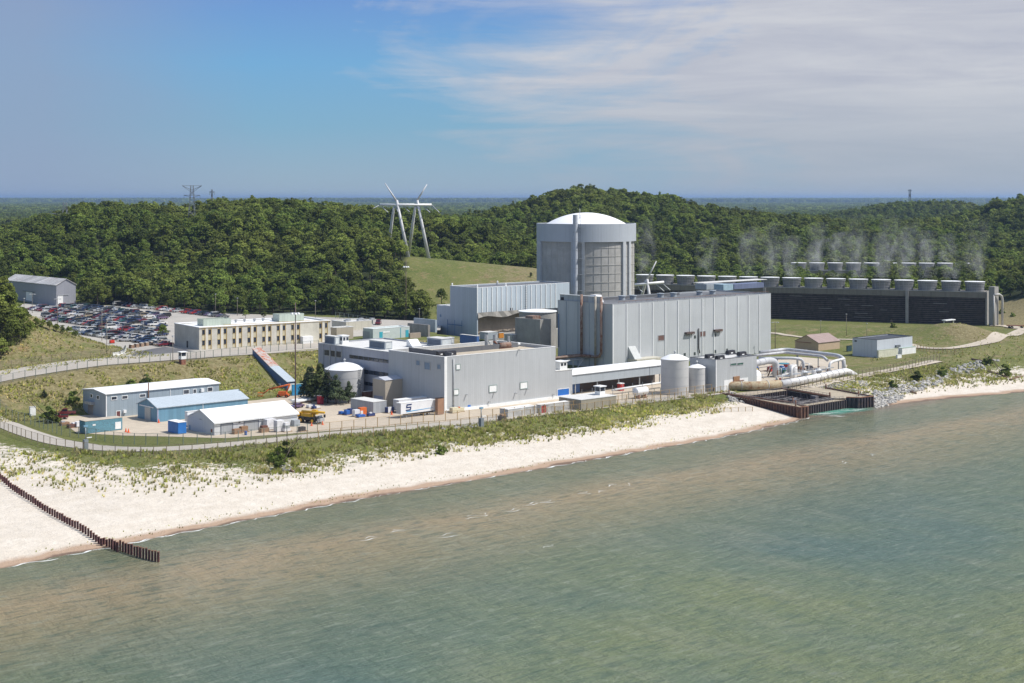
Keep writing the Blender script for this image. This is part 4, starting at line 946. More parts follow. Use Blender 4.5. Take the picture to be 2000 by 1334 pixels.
# chain link fence along the gallery front + machinery behind
# ================================================================ covered way down the bank
v0=384.6; u0=Ux(560,v0); b=B('covered_stairway','narrow enclosed blue-sided stairway running down the bank, rust on its upper roof','stairway',u0,v0)
vtop=404.2; zt_=11.9
W=3.1
def inc(z0a,z0b,z1a,z1b,ua,ub,va,vb):
    m=MB(); vs=[(ua,va,z0a),(ub,va,z0a),(ub,vb,z0b),(ua,vb,z0b),(ua,va,z1a),(ub,va,z1a),(ub,vb,z1b),(ua,vb,z1b)]
    return m.add(vs,[(0,3,2,1),(4,5,6,7),(0,1,5,4),(1,2,6,5),(2,3,7,6),(3,0,4,7)])
ze=3.1
vm_=v0+(vtop-v0)*.48; zm_=ze+(zt_-ze)*.44
b.mb('side_wall',inc(-.3,2.8,ze,zm_,u0,u0+W,v0,vm_),SBLUE if 0 else siding('navy_side',(.08,.15,.31),1.,.1,.05)); b.mb('upper_wall',inc(2.8,zt_-4.5,zm_,zt_,u0,u0+W,vm_,vtop),siding('navy_side',(.08,.15,.31),1.,.1,.05))
b.mb('lower_roof',inc(ze+.02,zm_+.02,ze+.2,zm_+.2,u0-.15,u0+W+.15,v0-.3,vm_),siding('pale_metal_roof',(.44,.50,.55),1.3,.6,.06,rough=.4))
b.mb('upper_roof',inc(zm_+.02,zt_+.02,zm_+.25,zt_+.25,u0-.15,u0+W+.15,vm_,vtop+.2),rusty('orange_rust_roof',(.44,.42,.40),.55,(.40,.10,.03)))
b.box('end_door',WHT,u0+.5,u0+W-.3,v0-.06,v0-.003,0,2.6); b.lpan('side_hatch',544.5,549,749,757,u0,WHT)
# ================================================================ office block (turned a few degrees)
u0,v0=P(389,684,10); b=B('office_block','two-storey cream office block with paired dark windows and white flat roof','office building',u0,v0,10)
b.root.rotation_euler=(0,0,math.radians(-6.5)); LX,LY,HH=0,0,0
def rotpx(px,py_=None):
    pass
ca,sa=math.cos(math.radians(-6.5)),math.sin(math.radians(-6.5))
def lx_of(px):
    """distance along the front whose picture column is px"""
    lo,hi=0.,90.
    for _ in range(40):
        m_=(lo+hi)/2; X_,Y_=u0+m_*ca,v0+m_*sa
        if toPx(X_,Y_,10)[0]<px: lo=m_
        else: hi=m_
    return lo
LX=lx_of(645); LY=20.5; HH=7.3
oloc=lambda name,m,mat,parent=None: m.build(name,mat,parent or b.root)
m=MB(); t=.35; m.box(0,LX,0,t,0,HH).box(0,LX,LY-t,LY,0,HH).box(0,t,t,LY-t,0,HH).box(LX-t,LX,t,LY-t,0,HH)
oloc('wall',m,concrete('office_panel',(.55,.53,.47),stain=.25)); oloc('roof',MB().box(t,LX-t,t,LY-t,HH-.6,HH-.25),WROOF)
m=MB(); m.box(-.15,LX+.15,-.15,.5,HH,HH+.25).box(-.15,LX+.15,LY-.5,LY+.15,HH,HH+.25).box(-.15,.5,.5,LY-.5,HH,HH+.25).box(LX-.5,LX+.15,.5,LY-.5,HH,HH+.25); oloc('coping',m,WROOF)
z4x=lambda a:lx_of(300+a/5)
pairs=[(473,499,533,559),(623,649,683,709),(771,797,831,857),(917,943,975,1001),(1061,1087,1117,1143),(1203,1227,1259,1283),(1343,1367,1397,1423),(1616,1640,1671,1694)]
wl=plain('office_white_panel',(.62,.60,.54),.6,var=.06)
for p_ in pairs:
    for a,c in ((p_[0],p_[1]),(p_[2],p_[3])):
        a,c=z4x(a),z4x(c); oloc('spandrel',MB().box(a,c,-.05,-.003,.3,HH-.3),plain('pale_yellow_spandrel',(.56,.50,.34),.6))
        oloc('trim',MB().box(c,c+.22,-.16,-.003,.1,HH-.1),YTRIM)
        for z_ in (1.5,5.0):
            o=oloc('window',MB().box(a+.08,c-.02,-.1,-.052,z_,z_+1.6),GLS); m=MB().box(a,c,-.14,-.054,z_-.12,z_).box(a,c,-.14,-.054,z_+1.6,z_+1.7); oloc('frame',m,YTRIM,parent=o)
edges=[(499,533),(559,623),(649,683),(709,771),(797,831),(857,917),(943,975),(1001,1061),(1087,1117),(1143,1203),(1227,1259),(1283,1343),(1367,1397),(1423,1616),(1640,1671)]
for i,(a,c) in enumerate(edges):
    a,c=z4x(a)+.26,z4x(c)-.05
    if c-a>2.2 or i%2==0: oloc('wall_panel',MB().box(a,c,-.10,-.003,.1,HH-.1),wl if c-a<7 else CREAM)
oloc('cornice',MB().box(-.1,LX+.1,-.25,-.152,HH-.1,HH+.02),YTRIM)
oloc('porch',MB().box(z4x(1430),z4x(1530),-2.2,-.17,0,2.6),WHT); oloc('side_door',MB().box(-.06,-.003,9,10.2,0,2.3),BLK)
for nm,(x0,x1,y0,y1,h) in {'a':(5,15,8,13,2.0),'b':(LX-15,LX-5.5,9,14,2.3)}.items():
    oloc('roof_plant_screen',MB().box(x0,x1,y0,y0+.2,HH-.2,HH+h).box(x0,x1,y1-.2,y1,HH-.2,HH+h).box(x0,x0+.2,y0+.2,y1-.2,HH-.2,HH+h).box(x1-.2,x1,y0+.2,y1-.2,HH-.2,HH+h),siding('pale_green_screen',(.42,.48,.41),.9,.35,.1))
    oloc('roof_unit',MB().box(x0+1,x1-1,y0+1,y1-1,HH-.2,HH+h-.4),HVAC)
m=MB()
for k in range(6): m.lathe([(.35,HH-.25),(.35,HH+.3),(.5,HH+.4),(.5,HH+.7),(.1,HH+.8)],20+k*3.5,15+(k%2)*.5,10)
oloc('roof_vent',m,STEEL); oloc('roof_seam',MB().box(12,LX-4,7.4,7.55,HH-.25,HH-.1),YTRIM)
# buildings right of the office
def simple(name,label,cat,x0,x1,xr,yb,ytop,zg,wall,roof,cop=None):
    """near foot corner (x1,yb) on level zg, top of that corner at ytop"""
    u,v=P(x1,yb,zg); v1=Vx(x0,u); u1=Ux(xr,v); zt=Zy(ytop,u,v); q=B(name,label,cat,u,v,zg); q.flat(u,u1,v,v1,zg-.3,zt,wall,roof,.25,cop); return q,u,u1,v,v1,zt
simple('annex_block','low cream flat-roofed block right behind the office end','building',646,657.5,690,664,640.5,10,BEIGE,WROOF,WHT)
q,u,u1,v,v1,zt_=simple('annex_block','taller cream block with brown stains beyond the office end','building',648,676,726,646,629,10,siding('cream_siding',(.50,.48,.40),3.,.3,.05),LROOF,WHT)
for k in range(5): q.box('roof_curb',STEEL,u+2+k*3,u+3.6+k*3,v+3+k%2*3,v+4.4+k%2*3,zt_-.25,zt_+.5)
q,u,u1,v,v1,zt_=simple('switch_house','pale mint-white switch house with two teal doors behind the laboratory roof','building',709,728.5,800,664,643,10,plain('mint_white',(.50,.56,.55),.5,var=.05),plain('mint_roof2',(.56,.62,.62),.5,var=.05),WHT)
TEAL=plain('teal_door',(.05,.38,.48),.5)
for x in (741,792):
    uu=Ux(x,v); q.box('door',TEAL,uu,uu+1.4,v-.06,v-.003,10.1,12.6)
q.box('wall_sign',WHT,Ux(748,v),Ux(761,v),v-.08,v-.003,zt_-1.6,zt_-1.1); q.box('drain',TEAL,Ux(782,v),Ux(782,v)+.2,v-.1,v-.003,10,zt_-.2); q.box('shaded_door',HVAC,u-.05,u-.003,v+2,v+6,10,12.8)
simple('louvred_tower','ribbed grey-brown slatted enclosure right of the mint switch house','enclosure',796,836,840,658,635,10,siding('slatted_brown',(.30,.28,.26),.7,.6,.25),GRAVEL)
simple('block_store','low tan block enclosure in front of the slatted one','enclosure',798,801,822,661,651,10,TAN,LROOF)
simple('small_grey_shed','small grey-blue shed with white roof beside the stepped auxiliary building','shed',808,850,853.5,648,625,10,GRYB,WROOF)
# guard booth
u,v=PG(354,713); zb0=gz(u,v); q=B('guard_booth','white guard booth on a brick base at the crest of the bank','booth',u,v,zb0); q.box('brick_base',BRICK,u+.1,u+1.6,v+.1,v+1.6,zb0-.5,zb0+1.7); booth(q,u,v,zb0+1.7,1.7,2.3)
# far left warehouse
u,v=P(110,593.5,11.); 
q=B('warehouse','large grey metal warehouse with streaked pale gable roof at the head of the car park','warehouse',u,v,10)
uf,vf_=Ux(148,v),Vx(12,u); um=(u+uf)/2; ze_=Zy(557,u,v); zr_=Zy(542,u,v)
wsd=siding('warehouse_siding',(.30,.31,.35),1.2,.15,.04)
q.mb('wall',MB().prismY([(u,9),(uf,9),(uf,ze_),(um,ze_+2.6),(u,ze_)],v,vf_),wsd)
kk=2.6/(um-u); m=MB(); m.prismY([(u-.4,ze_-.4*kk+.03),(um,ze_+2.63),(um,ze_+2.85),(u-.4,ze_-.4*kk+.25)],v-.4,vf_+.4); m.prismY([(uf+.4,ze_-.4*kk+.03),(um,ze_+2.63),(um,ze_+2.85),(uf+.4,ze_-.4*kk+.25)],v-.4,vf_+.4)
q.mb('roof',m,siding('streaked_roof',(.50,.49,.48),3.4,1.,.30,rust=.6))
q.fpan('roller_door',112.5,123,577,593,v,WHT); q.fpan('door_track',112,134,575.5,577,v,STEEL,pr=.2); q.lpan('roller_door',51,63,570,587,u,WHT); q.lpan('door_track',45,68,568.5,570,u,plain('dark_steel',(.16,.18,.20),.5),pr=.2)
# ================================================================ right side sheds
u0,v0=P(1598.5,685.5); b=B('tan_shed','tan shed with a brown gable roof behind the white pipes','shed',u0,v0)
v1=Vx(1553,u0); u1=Ux(1640,v0); zt_=Zy(670,u0,v0); b.gable(u0,u1,v0,v1,-.3,zt_,zt_+2.6,plain('tan_render',(.47,.36,.25),.7,var=.06),plain('mauve_brown_roof',(.31,.23,.21),.6,var=.1),.25)
b.lpan('eave_line',1556,1585,668,669,u0,BRICK,pr=.2)
b=None
q,u,u1,v,v1,zt_=simple('white_pump_shed','white and pale blue shed with dark flat roof near the shore road','shed',1665,1713,1782,699,664,0,siding('white_blue_siding',(.52,.56,.62),1.4,.12,.03),plain('charcoal_roof',(.05,.055,.065),.6),BLK)
q.box('wall_vent',BLK,u-.06,u-.003,v+9,v+10,zt_-1.3,zt_-.8); q.box('dark_hood',plain('dark_steel',(.16,.18,.20),.5),Ux(1748,v),Ux(1756,v),v-.7,v-.003,3.2,4)
simple('small_white_kiosk','small white kiosk with green-edged roof beside the white shed','kiosk',1756,1762,1789,694,680.5,0,WHT,WROOF,plain('sage_trim',(.35,.45,.38),.5))
cont('low cream tank box along the lake side of the white shed',1713,1716,1754,700,0,2.9,plain('cream_tank',(.58,.58,.47),.6),name='tank_box',cat='tank',roof=plain('sage_lid',(.45,.5,.38),.6))
cont('dark green dumpster between tan shed and white shed',1653,1655,1664,687,0,2.2,plain('dark_teal',(.03,.07,.09),.5),name='dumpster',cat='dumpster',roof=BLK)
cont('small white cabinet on the track below the kiosk',1750,1753,1761,702,0,1.6,WHT,name='cabinet',cat='cabinet')
# rusty trailer frame by the far road
u,v=PG(1967,641.5); q=B('flatbed_trailer','rusty empty flatbed trailer parked on the verge near the tower end','trailer',u,v); dx,dy=.62,-.78
def frm(a,w,z): return (u+a*dx-w*dy,v+a*dy+w*dx,z)
m=MB(); 
for w_ in (0,1.8): m.bar(frm(0,w_,1.3),frm(8,w_,1.3),.3)
for k in range(6): m.bar(frm(k*1.6,0,1.3),frm(k*1.6,1.8,1.3),.25)
q.mb('frame',m,RUST); m=MB(); 
for a in (1.2,2.4,6.6):
    for w_ in (0,1.9): m.lathe([(.5,-.15),(.5,.15)],0,0,12,M=Matrix.Translation(frm(a,w_,.5))@Matrix.Rotation(math.atan2(dy,dx),4,'Z')@Matrix.Rotation(math.pi/2,4,'X'))
q.mb('wheel',m,BLK)
# ================================================================ cooling towers
def tower(label,xa,ya,xb,yb,zt,n,glab,wid=13,hx=None,first=None,z0=-.5,plume=True):
    """row of cells from picture point a (far left) to b (near right), given at deck level zt"""
    A=Vector((*P(xa,ya,zt),0)); Bp=Vector((*P(xb,yb,zt),0)); d=(Bp-A); Lg=d.length; d.normalize(); nrm=Vector((d.y,-d.x,0))
    if nrm.dot(Vector((CC,SS,0)))<0: nrm=-nrm            # away from the camera
    ang=math.atan2(d.y,d.x); root=empty('cooling_tower',(A.x,A.y,z0),label,'cooling tower',None,ang)
    sgn=1 if Vector((-math.sin(ang),math.cos(ang),0)).dot(nrm)>0 else -1
    def bx(m,x0,x1,y0,y1,za,zb): 
        ya_,yb_=sorted((y0*sgn,y1*sgn)); return m.box(x0,x1,ya_,yb_,za-z0,zb-z0)
    bx(m:=MB(),0,Lg,.5,wid,z0,zt-2.8); m.build('dark_fill',plain('fill_dark',(.06,.05,.048),.8,var=.35),root)
    m=MB(); k=z0+.6; 
    while k<zt-3.0: bx(m,0,Lg,-.25,.49,k,k+.13); k+=.95
    m.build('louvre_slat',plain('slat_brown',(.20,.165,.15),.8,var=.35),root)
    m=MB(); rr=random.Random(int(xa))
    for _ in range(26): x=rr.uniform(2,Lg-9); zz=z0+.6+.95*rr.randint(2,12); bx(m,x,x+rr.uniform(2,7),-.34,-.255,zz,zz+.3)
    m.build('loose_slat',plain('pale_slat',(.26,.24,.24),.8),root)
    m=bx(MB(),-.2,Lg+.2,-.5,wid+.4,zt-2.8,zt); m.build('deck',concrete('deck_board',(.20,.185,.16),stain=.8),root)
    m=bx(MB(),-.25,Lg+.3,-.62,-.502,zt-.1,zt+.15); m.build('deck_edge',STEEL,root)
    m=bx(MB(),Lg,Lg+.5,-.3,wid,z0,zt); m.build('end_wall',concrete('end_wall_grey',(.33,.32,.30),stain=.5),root)
    for q in hx or []:
        m=bx(MB(),Lg*q-.7,Lg*q+.7,-1.5,-.63,z0,zt-.4); m.build('riser_pipe',plain('riser_grey',(.30,.29,.29),.6),root)
    p0=(Lg-1,0)
    r=first; out=[]
    step=Lg/n
    for i in range(n):
        x=step*(i+.5); w_=A+d*x+nrm*(wid*.5)
        out.append((w_.x,w_.y))
        if r is None:
            r=empty('fan_stack',(w_.x,w_.y,zt),'x','fan stack','fan stacks along the cooling tower roofs')
            prof=[(4.1,0),(4.05,1.),(4.1,2.),(4.3,3.2),(4.6,4.3),(4.6,4.4),(4.45,4.4),(4.1,3.0),(3.9,1.5),(3.9,.3)]
            m=MB().lathe(prof,0,0,36); m.build('shell',STKM,r)
            m=MB()
            for zz in (.4,1.2,2.0,2.8,3.6): 
                rr_=interp([(0,4.1),(1,4.05),(2,4.1),(3.2,4.3),(4.3,4.6)],zz); m.lathe([(rr_+.02,zz),(rr_+.22,zz),(rr_+.22,zz+.14),(rr_+.04,zz+.14)],0,0,36)
            m.build('hoop',plain('stack_hoop',(.36,.37,.38),.6),r)
            m=MB()
            for a in range(12): 
                t=a*math.pi/6; m.tube([(4.15*math.cos(t),4.15*math.sin(t),0),(4.2*math.cos(t),4.2*math.sin(t),2.2),(4.7*math.cos(t),4.7*math.sin(t),4.35)],.09,4,0,False)
            m.build('stave_rib',plain('stack_hoop',(.36,.37,.38),.6),r)
            m=MB().lathe([(4.45,4.41),(4.75,4.41),(4.75,4.54),(4.45,4.54)],0,0,36); m.build('rim',WHT,r)
            r['label']=glab(i,n); 
        else:
            dup(r,(w_.x,w_.y,zt),random.uniform(0,6),glab(i,n))
    return r,out
STKM=siding('stack_fibreglass',(.25,.255,.26),.9,.5,.25)
ORD=['first','second','third','fourth','fifth','sixth','seventh','eighth','ninth','tenth','eleventh','twelfth','thirteenth','fourteenth','fifteenth','sixteenth','seventeenth']
sfirst,plA=tower('long dark louvred cooling tower with a full row of fan stacks nearest the plant',1232,554.2,1925,570.5,15.7,16,lambda i,n:'grey fan stack, %s from the right end of the near cooling tower'%ORD[n-1-i],hx=[.4,.795])
_,plB=tower('far cooling tower mostly hidden behind trees with only its stacks showing',1545,528.5,1905,529.5,15.7,10,lambda i,n:'grey fan stack, %s from the left on the far cooling tower behind the trees'%ORD[i],first=sfirst,hx=[])
# end riser with bent pipe
u,v=P(1926,636,0); b=B('tower_end_riser','pale vertical riser duct with curved pipe at the right end of the near cooling tower','pipework',u,v)
b.box('duct',concrete('end_wall_grey',(.33,.32,.30),stain=.5),u+.6,u+4.2,v-4,v-1,0,18.3)
b.tube('curved_pipe',[(u-1,v-4.6,14.6),(u+2.5,v-5.3,14.8),(u+4.2,v-5.6,13.9),(u+4.6,v-5.7,12.5),(u+4.6,v-5.7,0)],.55,plain('pale_riser',(.45,.44,.42),.5,var=.1))
b.tube('edge_pipe',[(u-1,v-4.6,14.6),(u-1,v-4.6,.3)],.4,plain('pale_riser',(.45,.44,.42),.5,var=.1))
u,v=P(1853,625,5.4); q=B('white_platform','low white platform with thin frames on the mound before the cooling tower','platform',u,v,4); q.box('slab',WHT,u-4,u+4,v-1,v+1,5.2,5.6); q.box('leg',STEEL,u-4,u-3.6,v-.2,v+.2,3.2,5.4); q.box('leg',STEEL,u+3.6,u+4,v-.2,v+.2,3.2,5.4)
# ================================================================ pipes by the intake house
WPIPE=plain('white_pipe',(.66,.66,.66),.45,var=.12,sc_=.5); GPIPE=plain('grey_white_pipe',(.50,.51,.53),.45,var=.12)
def bend(pts,k=4):
    """round the corners of a polyline"""
    pts=[Vector(p) for p in pts]; out=[pts[0]]
    for a,b_,c in zip(pts,pts[1:],pts[2:]):
        r=min((b_-a).length,(c-b_).length)*.45; r=min(r,2.2); s=b_+(a-b_).normalized()*r; e=b_+(c-b_).normalized()*r
        for i in range(k+1): t=i/k; out.append(s*(1-t)**2+b_*2*t*(1-t)+e*t*t)
    out.append(pts[-1]); return out
def pipe(label,pts,r,mat,posts=(),name='white_pipe'):
    r*=1.2 if r<1 else 1.06
    q=B(name,label,'pipe',pts[0][0],pts[0][1],0); q.tube('pipe_run',bend(pts),r,mat,n=16)
    L_=[Vector(p) for p in pts]; m=MB(); tot=0
    for a,b_ in zip(L_,L_[1:]):
        n=int((b_-a).length//5)
        for i in range(1,n+1):
            c=a+(b_-a)*i/(n+1); d=(b_-a).normalized(); m.tube([c-d*.08,c+d*.08],r*1.09,16,0,False)
    if m.v: q.mb('flange_ring',m,GPIPE)
    for x,y,zt_ in posts: q.box('support',plain('dark_steel',(.16,.18,.20),.5),x-.12,x+.12,y-.12,y+.12,0,zt_)
    return q
pipe('thick white pipe lying along the sandy track by the shore fence',[(372.5,288,1.5),(392,290,1.5),(417,294.5,1.5),(421,294,-.4)],1.12,WPIPE)
pipe('thick rust-stained tan pipe bending out of the intake house',[(357.5,301,1.2),(357.8,296.5,1.4),(363.5,291.2,1.45),(372.4,288,1.5)],1.28,rusty('stained_pipe',(.42,.36,.24),.45,(.26,.13,.06)),name='stained_pipe')
pipe('long white pipe looping round the landward side of the pipe yard',[(419,333,4.6),(430.9,330.6,5.1),(428,306,5.1),(424.5,301,4.6),(424.5,301,.2)],.58,GPIPE,[(430,325,4.6),(429,315,4.6)])
pipe('inner white pipe parallel to the long landward loop',[(405,326,4.9),(424,326,4.9),(423.5,309,4.9),(422,306,3.8)],.4,GPIPE,[(424,320,4.6)])
pipe('fat grey-white pipe arching down beside the intake house wall',[(PU1+.1,PV+7,5.9),(392,307.8,5.9),(395.4,307.5,5.2),(395.4,307.5,.2)],1.08,GPIPE)
pipe('slimmer white hooked pipe in the middle of the pipe yard',[(397,316,5.6),(406,308.5,5.6),(409.3,306.6,5.0),(409.3,306.6,.5)],.42,GPIPE,[(402,312,5.2)])
pipe('white pipe on two legs near the end of the pipe yard',[(424,300.5,4.7),(417,299.6,4.5),(414.2,299.5,3.9),(414.2,299.5,.3)],.38,WPIPE,[(420,300,4.2)])
pipe('short white hooked standpipe behind the thick shore pipe',[(392.5,299,.3),(392.5,299,4.2),(397,300.5,4.4)],.38,WPIPE)
u,v=PU1+3.2,PV+5; q=B('pump_housing','white arched pump housing with a small dark window beside the intake house','pump housing',u,v)
q.mb('shell',MB().prismX([(v,0),(v,2.6),(v+.6,3.7),(v+1.8,4.2),(v+3,3.7),(v+3.6,2.6),(v+3.6,0)],u,u+5.5),WHT); q.box('window',BLK,u+1,u+1.9,v-.05,v-.003,1.6,2.7)
q=B('chemical_tank','white round tank with teal lid in the pipe yard','tank',398,303,0)
q.mb('shell',MB().lathe([(1.7,.1),(1.7,3.2),(1.2,3.9),(.3,4.1)],401,305,20),WPIPE); q.mb('lid',MB().lathe([(1.9,4.3),(1.9,4.5),(.1,4.7)],399,307,20),plain('teal_lid',(.07,.25,.32),.5))
q.mb('leg',MB().bar((399,305.2,0),(399,305.2,4.3),.2),STEEL)
for i,(x,y,r_,lab) in enumerate(((405,303,1.1,'low white domed valve tank left of the pipe yard clutter'),(409,302,.9,'low white domed valve tank next to the yellow drum'),(413.5,303.5,1.2,'low white domed valve tank nearest the loop pipe'))):
    q=B('valve_tank',lab,'tank',x,y,0,'low white tanks in the pipe yard'); q.mb('shell',MB().lathe([(r_,0),(r_,1.3),(r_*.7,1.8),(.05,2.0)],x,y,18),WHT); q.mb('valve',MB().lathe([(.2,2.),(.2,2.5),(.5,2.5),(.5,2.6)],x,y,10),RUST)
rj=random.Random(31)
JC=[('red',(.45,.04,.03)),('blue',(.04,.12,.38)),('yellow',(.55,.42,.06)),('white',(.7,.7,.7)),('rusty',(.2,.1,.05)),('dark grey',(.06,.06,.07)),('green',(.05,.2,.09)),('orange',(.6,.2,.04))]
def drum(lab,x,y,c,z=0):
    q=B('drum',lab,'drum',x,y,z); q.mb('barrel',MB().lathe([(.36,z),(.36,z+1.05)],x,y,12),plain('drum_'+c[0].replace(' ','_'),c[1],.5)); q.mb('hoop',MB().lathe([(.39,z+.5),(.39,z+.56)],x,y,12),STEEL)
def skid(lab,x,y,c,lx=2.2,ly=1.6,h=1.3,z=0,cat='equipment skid',name='equipment_skid',group=None):
    q=B(name,lab,cat,x,y,z,group); q.box('base',RUST,x,x+lx,y,y+ly,z,z+.2); mt=plain('skid_'+c[0].replace(' ','_'),c[1],.55,var=.2)
    q.box('housing',mt,x+.15,x+lx*.6,y+.15,y+ly-.15,z+.2,z+h); q.mb('motor',MB().tube([(x+lx*.62,y+ly/2,z+h*.5),(x+lx*.95,y+ly/2,z+h*.5)],h*.28,12),plain('drum_dark_grey',(.06,.06,.07),.5)); q.mb('pipe',MB().tube([(x+lx*.3,y+ly*.5,z+h),(x+lx*.3,y+ly*.5,z+h+.5),(x+lx*.8,y+ly*.5,z+h+.5)],.1,8),WPIPE)
pl_=[(406,318),(411,317),(416,316),(409,312),(414,311),(419,311),(404,311),(412,321),(418,320),(403,322),(399,319)]
for i,(x,y) in enumerate(pl_):
    c=JC[i%len(JC)]; skid('%s pump skid, %s from the intake house in the pipe yard'%(c[0],ORD[i]),x,y,c,2.6,1.9,1.7,cat='pump skid',name='pump_skid',group='pump skids in the pipe yard')
rk2=random.Random(12); q=B('pipe_manifold','tangle of small pipes, valves and handrails on the deck in the pipe yard','pipework',386,298,0)
for k in range(16):
    x,y=rk2.uniform(386,418),rk2.uniform(298,316); z_=rk2.uniform(.8,3.2); c=rk2.choice([WPIPE,GPIPE,STEEL,RUST,SBLUE,WPIPE])
    if k%2: q.tube('small_pipe',[(x,y,.1),(x,y,z_),(x+rk2.uniform(2,5),y,z_)],rk2.uniform(.12,.24),c,n=7)
    else: q.tube('small_pipe',[(x,y,.1),(x,y,z_),(x,y+rk2.uniform(2,4),z_),(x,y+4,.1)],rk2.uniform(.12,.22),c,n=7)
for k in range(4):
    x,y=388+k*7,299+k*.6; m=MB(); railing0=[(x,y),(x+5,y),(x+5,y+3)]
    for a_,c_ in zip(railing0,railing0[1:]):
        for h_ in (.6,1.1): m.bar((*a_,h_+1.6),(*c_,h_+1.6),.07)
        m.bar((*a_,0),(*a_,2.7),.08)
    m.box(x,x+5,y,y+3,1.5,1.6); q.mb('platform',m,STEEL)
for i,(x,y) in enumerate(((388,300),(390,303),(404,299.5),(419,303),(421,305))):
    drum('%s drum, %s from the intake house among the white pipes'%(JC[(i*3)%8][0],ORD[i]),x,y,JC[(i*3)%8])
skid('wooden deck box on top of the stained pipe bend',359.2,295.6,('timber',(.30,.17,.09)),5,2.2,1.6,z=2.6,cat='crate',name='deck_crate')
# ================================================================ steel basin
SP=rusty('sheet_pile_rust',(.085,.045,.038),.35,(.20,.09,.05)); CAP=rusty('pile_cap_rust',(.20,.10,.06),.5); SP2=rusty('sheet_pile_dark',(.055,.045,.052),.25,(.13,.08,.06))
def sheet(m,a,b_,z0,z1,pitch=1.15,dep=.42):
    a,b_=Vector((*a,0)),Vector((*b_,0)); d=b_-a; n=max(1,int(d.length/pitch)); d/=n; nr=Vector((d.y,-d.x,0)).normalized()*dep
    pts=[]
    for i in range(n): 
        s=a+d*i; pts+=[s,s+d*.30,s+d*.42+nr,s+d*.82+nr,s+d*.97]
    pts.append(b_)
    for i,(p,q) in enumerate(zip(pts,pts[1:])):
        t=nr.normalized()*-.12
        m.add([(p.x,p.y,z0),(q.x,q.y,z0),(q.x,q.y,z1),(p.x,p.y,z1),(p.x+t.x,p.y+t.y,z0),(q.x+t.x,q.y+t.y,z0),(q.x+t.x,q.y+t.y,z1),(p.x+t.x,p.y+t.y,z1)],[(0,1,2,3),(5,4,7,6),(3,2,6,7)])
b=B('intake_basin','rusty sheet-pile basin with walkways and railings standing in the lake edge','basin',343,258,-3)
lc=(343.0,258.6)
m=MB(); sheet(m,(351,296),(344.5,268),-4,.0); sheet(m,(344.5,268),lc,-5,.05); b.mb('side_wall',m,SP)
m=MB(); sheet(m,lc,(346.2,257.6),-5,.05,1.1); sheet(m,(346.2,257.6),(347.2,261.8),-5,.05,1.1); b.mb('corner_wall',m,rusty('pile_corner',(.14,.085,.065),.5,(.22,.11,.07)))
m=MB(); sheet(m,(347.2,261.8),(370.4,261.8),-5,-.5); b.mb('front_wall',m,SP2)
m=MB(); sheet(m,(370.4,261.8),(372.6,258.6),-5,.1); sheet(m,(372.6,258.6),(378.4,257.6),-5,.1); sheet(m,(378.4,257.6),(385,280),-5,.15); b.mb('block_wall',m,SP2)
m=MB(); sheet(m,(349.8,284),(349.8,264.6),-5,-.3); sheet(m,(368,264.6),(372,284),-5,-.3); sheet(m,(372,284.2),(349.8,284.2),-5,-.0); b.mb('inner_wall',m,SP2)
DK=concrete('deck_tan',(.40,.34,.25),stain=.5)
b.mb('deck',MB().prism([(343.3,259.2),(346.5,258),(347.4,262.3),(349.6,264.6),(349.6,285.5),(351.5,295.8),(350,295.6),(344.8,268)],-.35,-.12).prism([(347.4,262.2),(370.6,262.2),(370.6,264.4),(347.4,264.4)],-.9,-.62).prism([(370.8,262.2),(372.8,259.1),(378,258.1),(384.6,280),(388,291),(374,290),(372.2,284),(368.2,264.6)],-.32,-.1).prism([(349.6,284.5),(372.2,284.5),(374,290),(356,291.5),(351.5,290)],-.32,-.1),DK)
m=MB(); m.tube([(351,295.8,.12),(344.5,268,.12),lc+(.12,),(346.3,257.6,.12),(347.2,261.8,.12)],.2,4,0,False); m.tube([(370.4,261.8,.2),(372.6,258.6,.2),(378.4,257.6,.2),(385,280,.2)],.2,4,0,False); m.tube([(350.2,290,.2),(349.6,266,.2)],.26,4,0,False); m.tube([(368.2,266,.2),(373.5,289,.2)],.3,4,0,False); b.mb('cap_beam',m,CAP)
m=MB()
for x,y in ((350,290),(350,266),(368,266),(346,262),(377,262),(384,279)): m.tube([(x,y,-.4),(x,y,1.5)],.22,8)
b.mb('bollard',m,CAP)
def railing(m,pts,z,h=1.1,st=1.8,w=.07):
    for a,c in zip(pts,pts[1:]):
        a,c=Vector((*a,0)),Vector((*c,0)); n=max(1,int((c-a).length/st))
        for i in range(n+1):
            p=a+(c-a)*i/n; m.bar((p.x,p.y,z),(p.x,p.y,z+h),w)
        for q_ in (.55,1.): m.bar((a.x,a.y,z+h*q_),(c.x,c.y,z+h*q_),w)
m=MB(); railing(m,[(350,292),(345.5,270),(344,260),(346,259)],-.1); railing(m,[(349.4,283),(349.4,265)],-.1); railing(m,[(348,262.6),(370,262.6)],-.6); railing(m,[(348,264.2),(368,264.2)],-.6); railing(m,[(368.6,266),(372.6,284),(374,289)],-.1); railing(m,[(373,260),(378,259),(384,280)],-.1); railing(m,[(350,284.8),(372,284.8)],-.1)
b.mb('railing',m,plain('grey_rail',(.24,.23,.24),.6,var=.3))
m=MB(); rr=random.Random(8)
for k in range(11):
    y=266.5+k*1.65; m.bar((350,y,-1.2+rr.uniform(-.3,.4)),(365+rr.uniform(-4,3),y+rr.uniform(-2,2),-1.+rr.uniform(-.3,.5)),.13)
for k in range(9): x=351.5+k*1.9; m.bar((x,265,-1.4),(x+rr.uniform(-1,1),283,-1.1),.12)
for k in range(8): x=rr.uniform(351,366); y=rr.uniform(266,282); m.bar((x,y,-3),(x,y,.9),.12)
m.box(353,356,268,270,-1.1,.4); m.box(361,362.5,266,268,-1.0,.9)
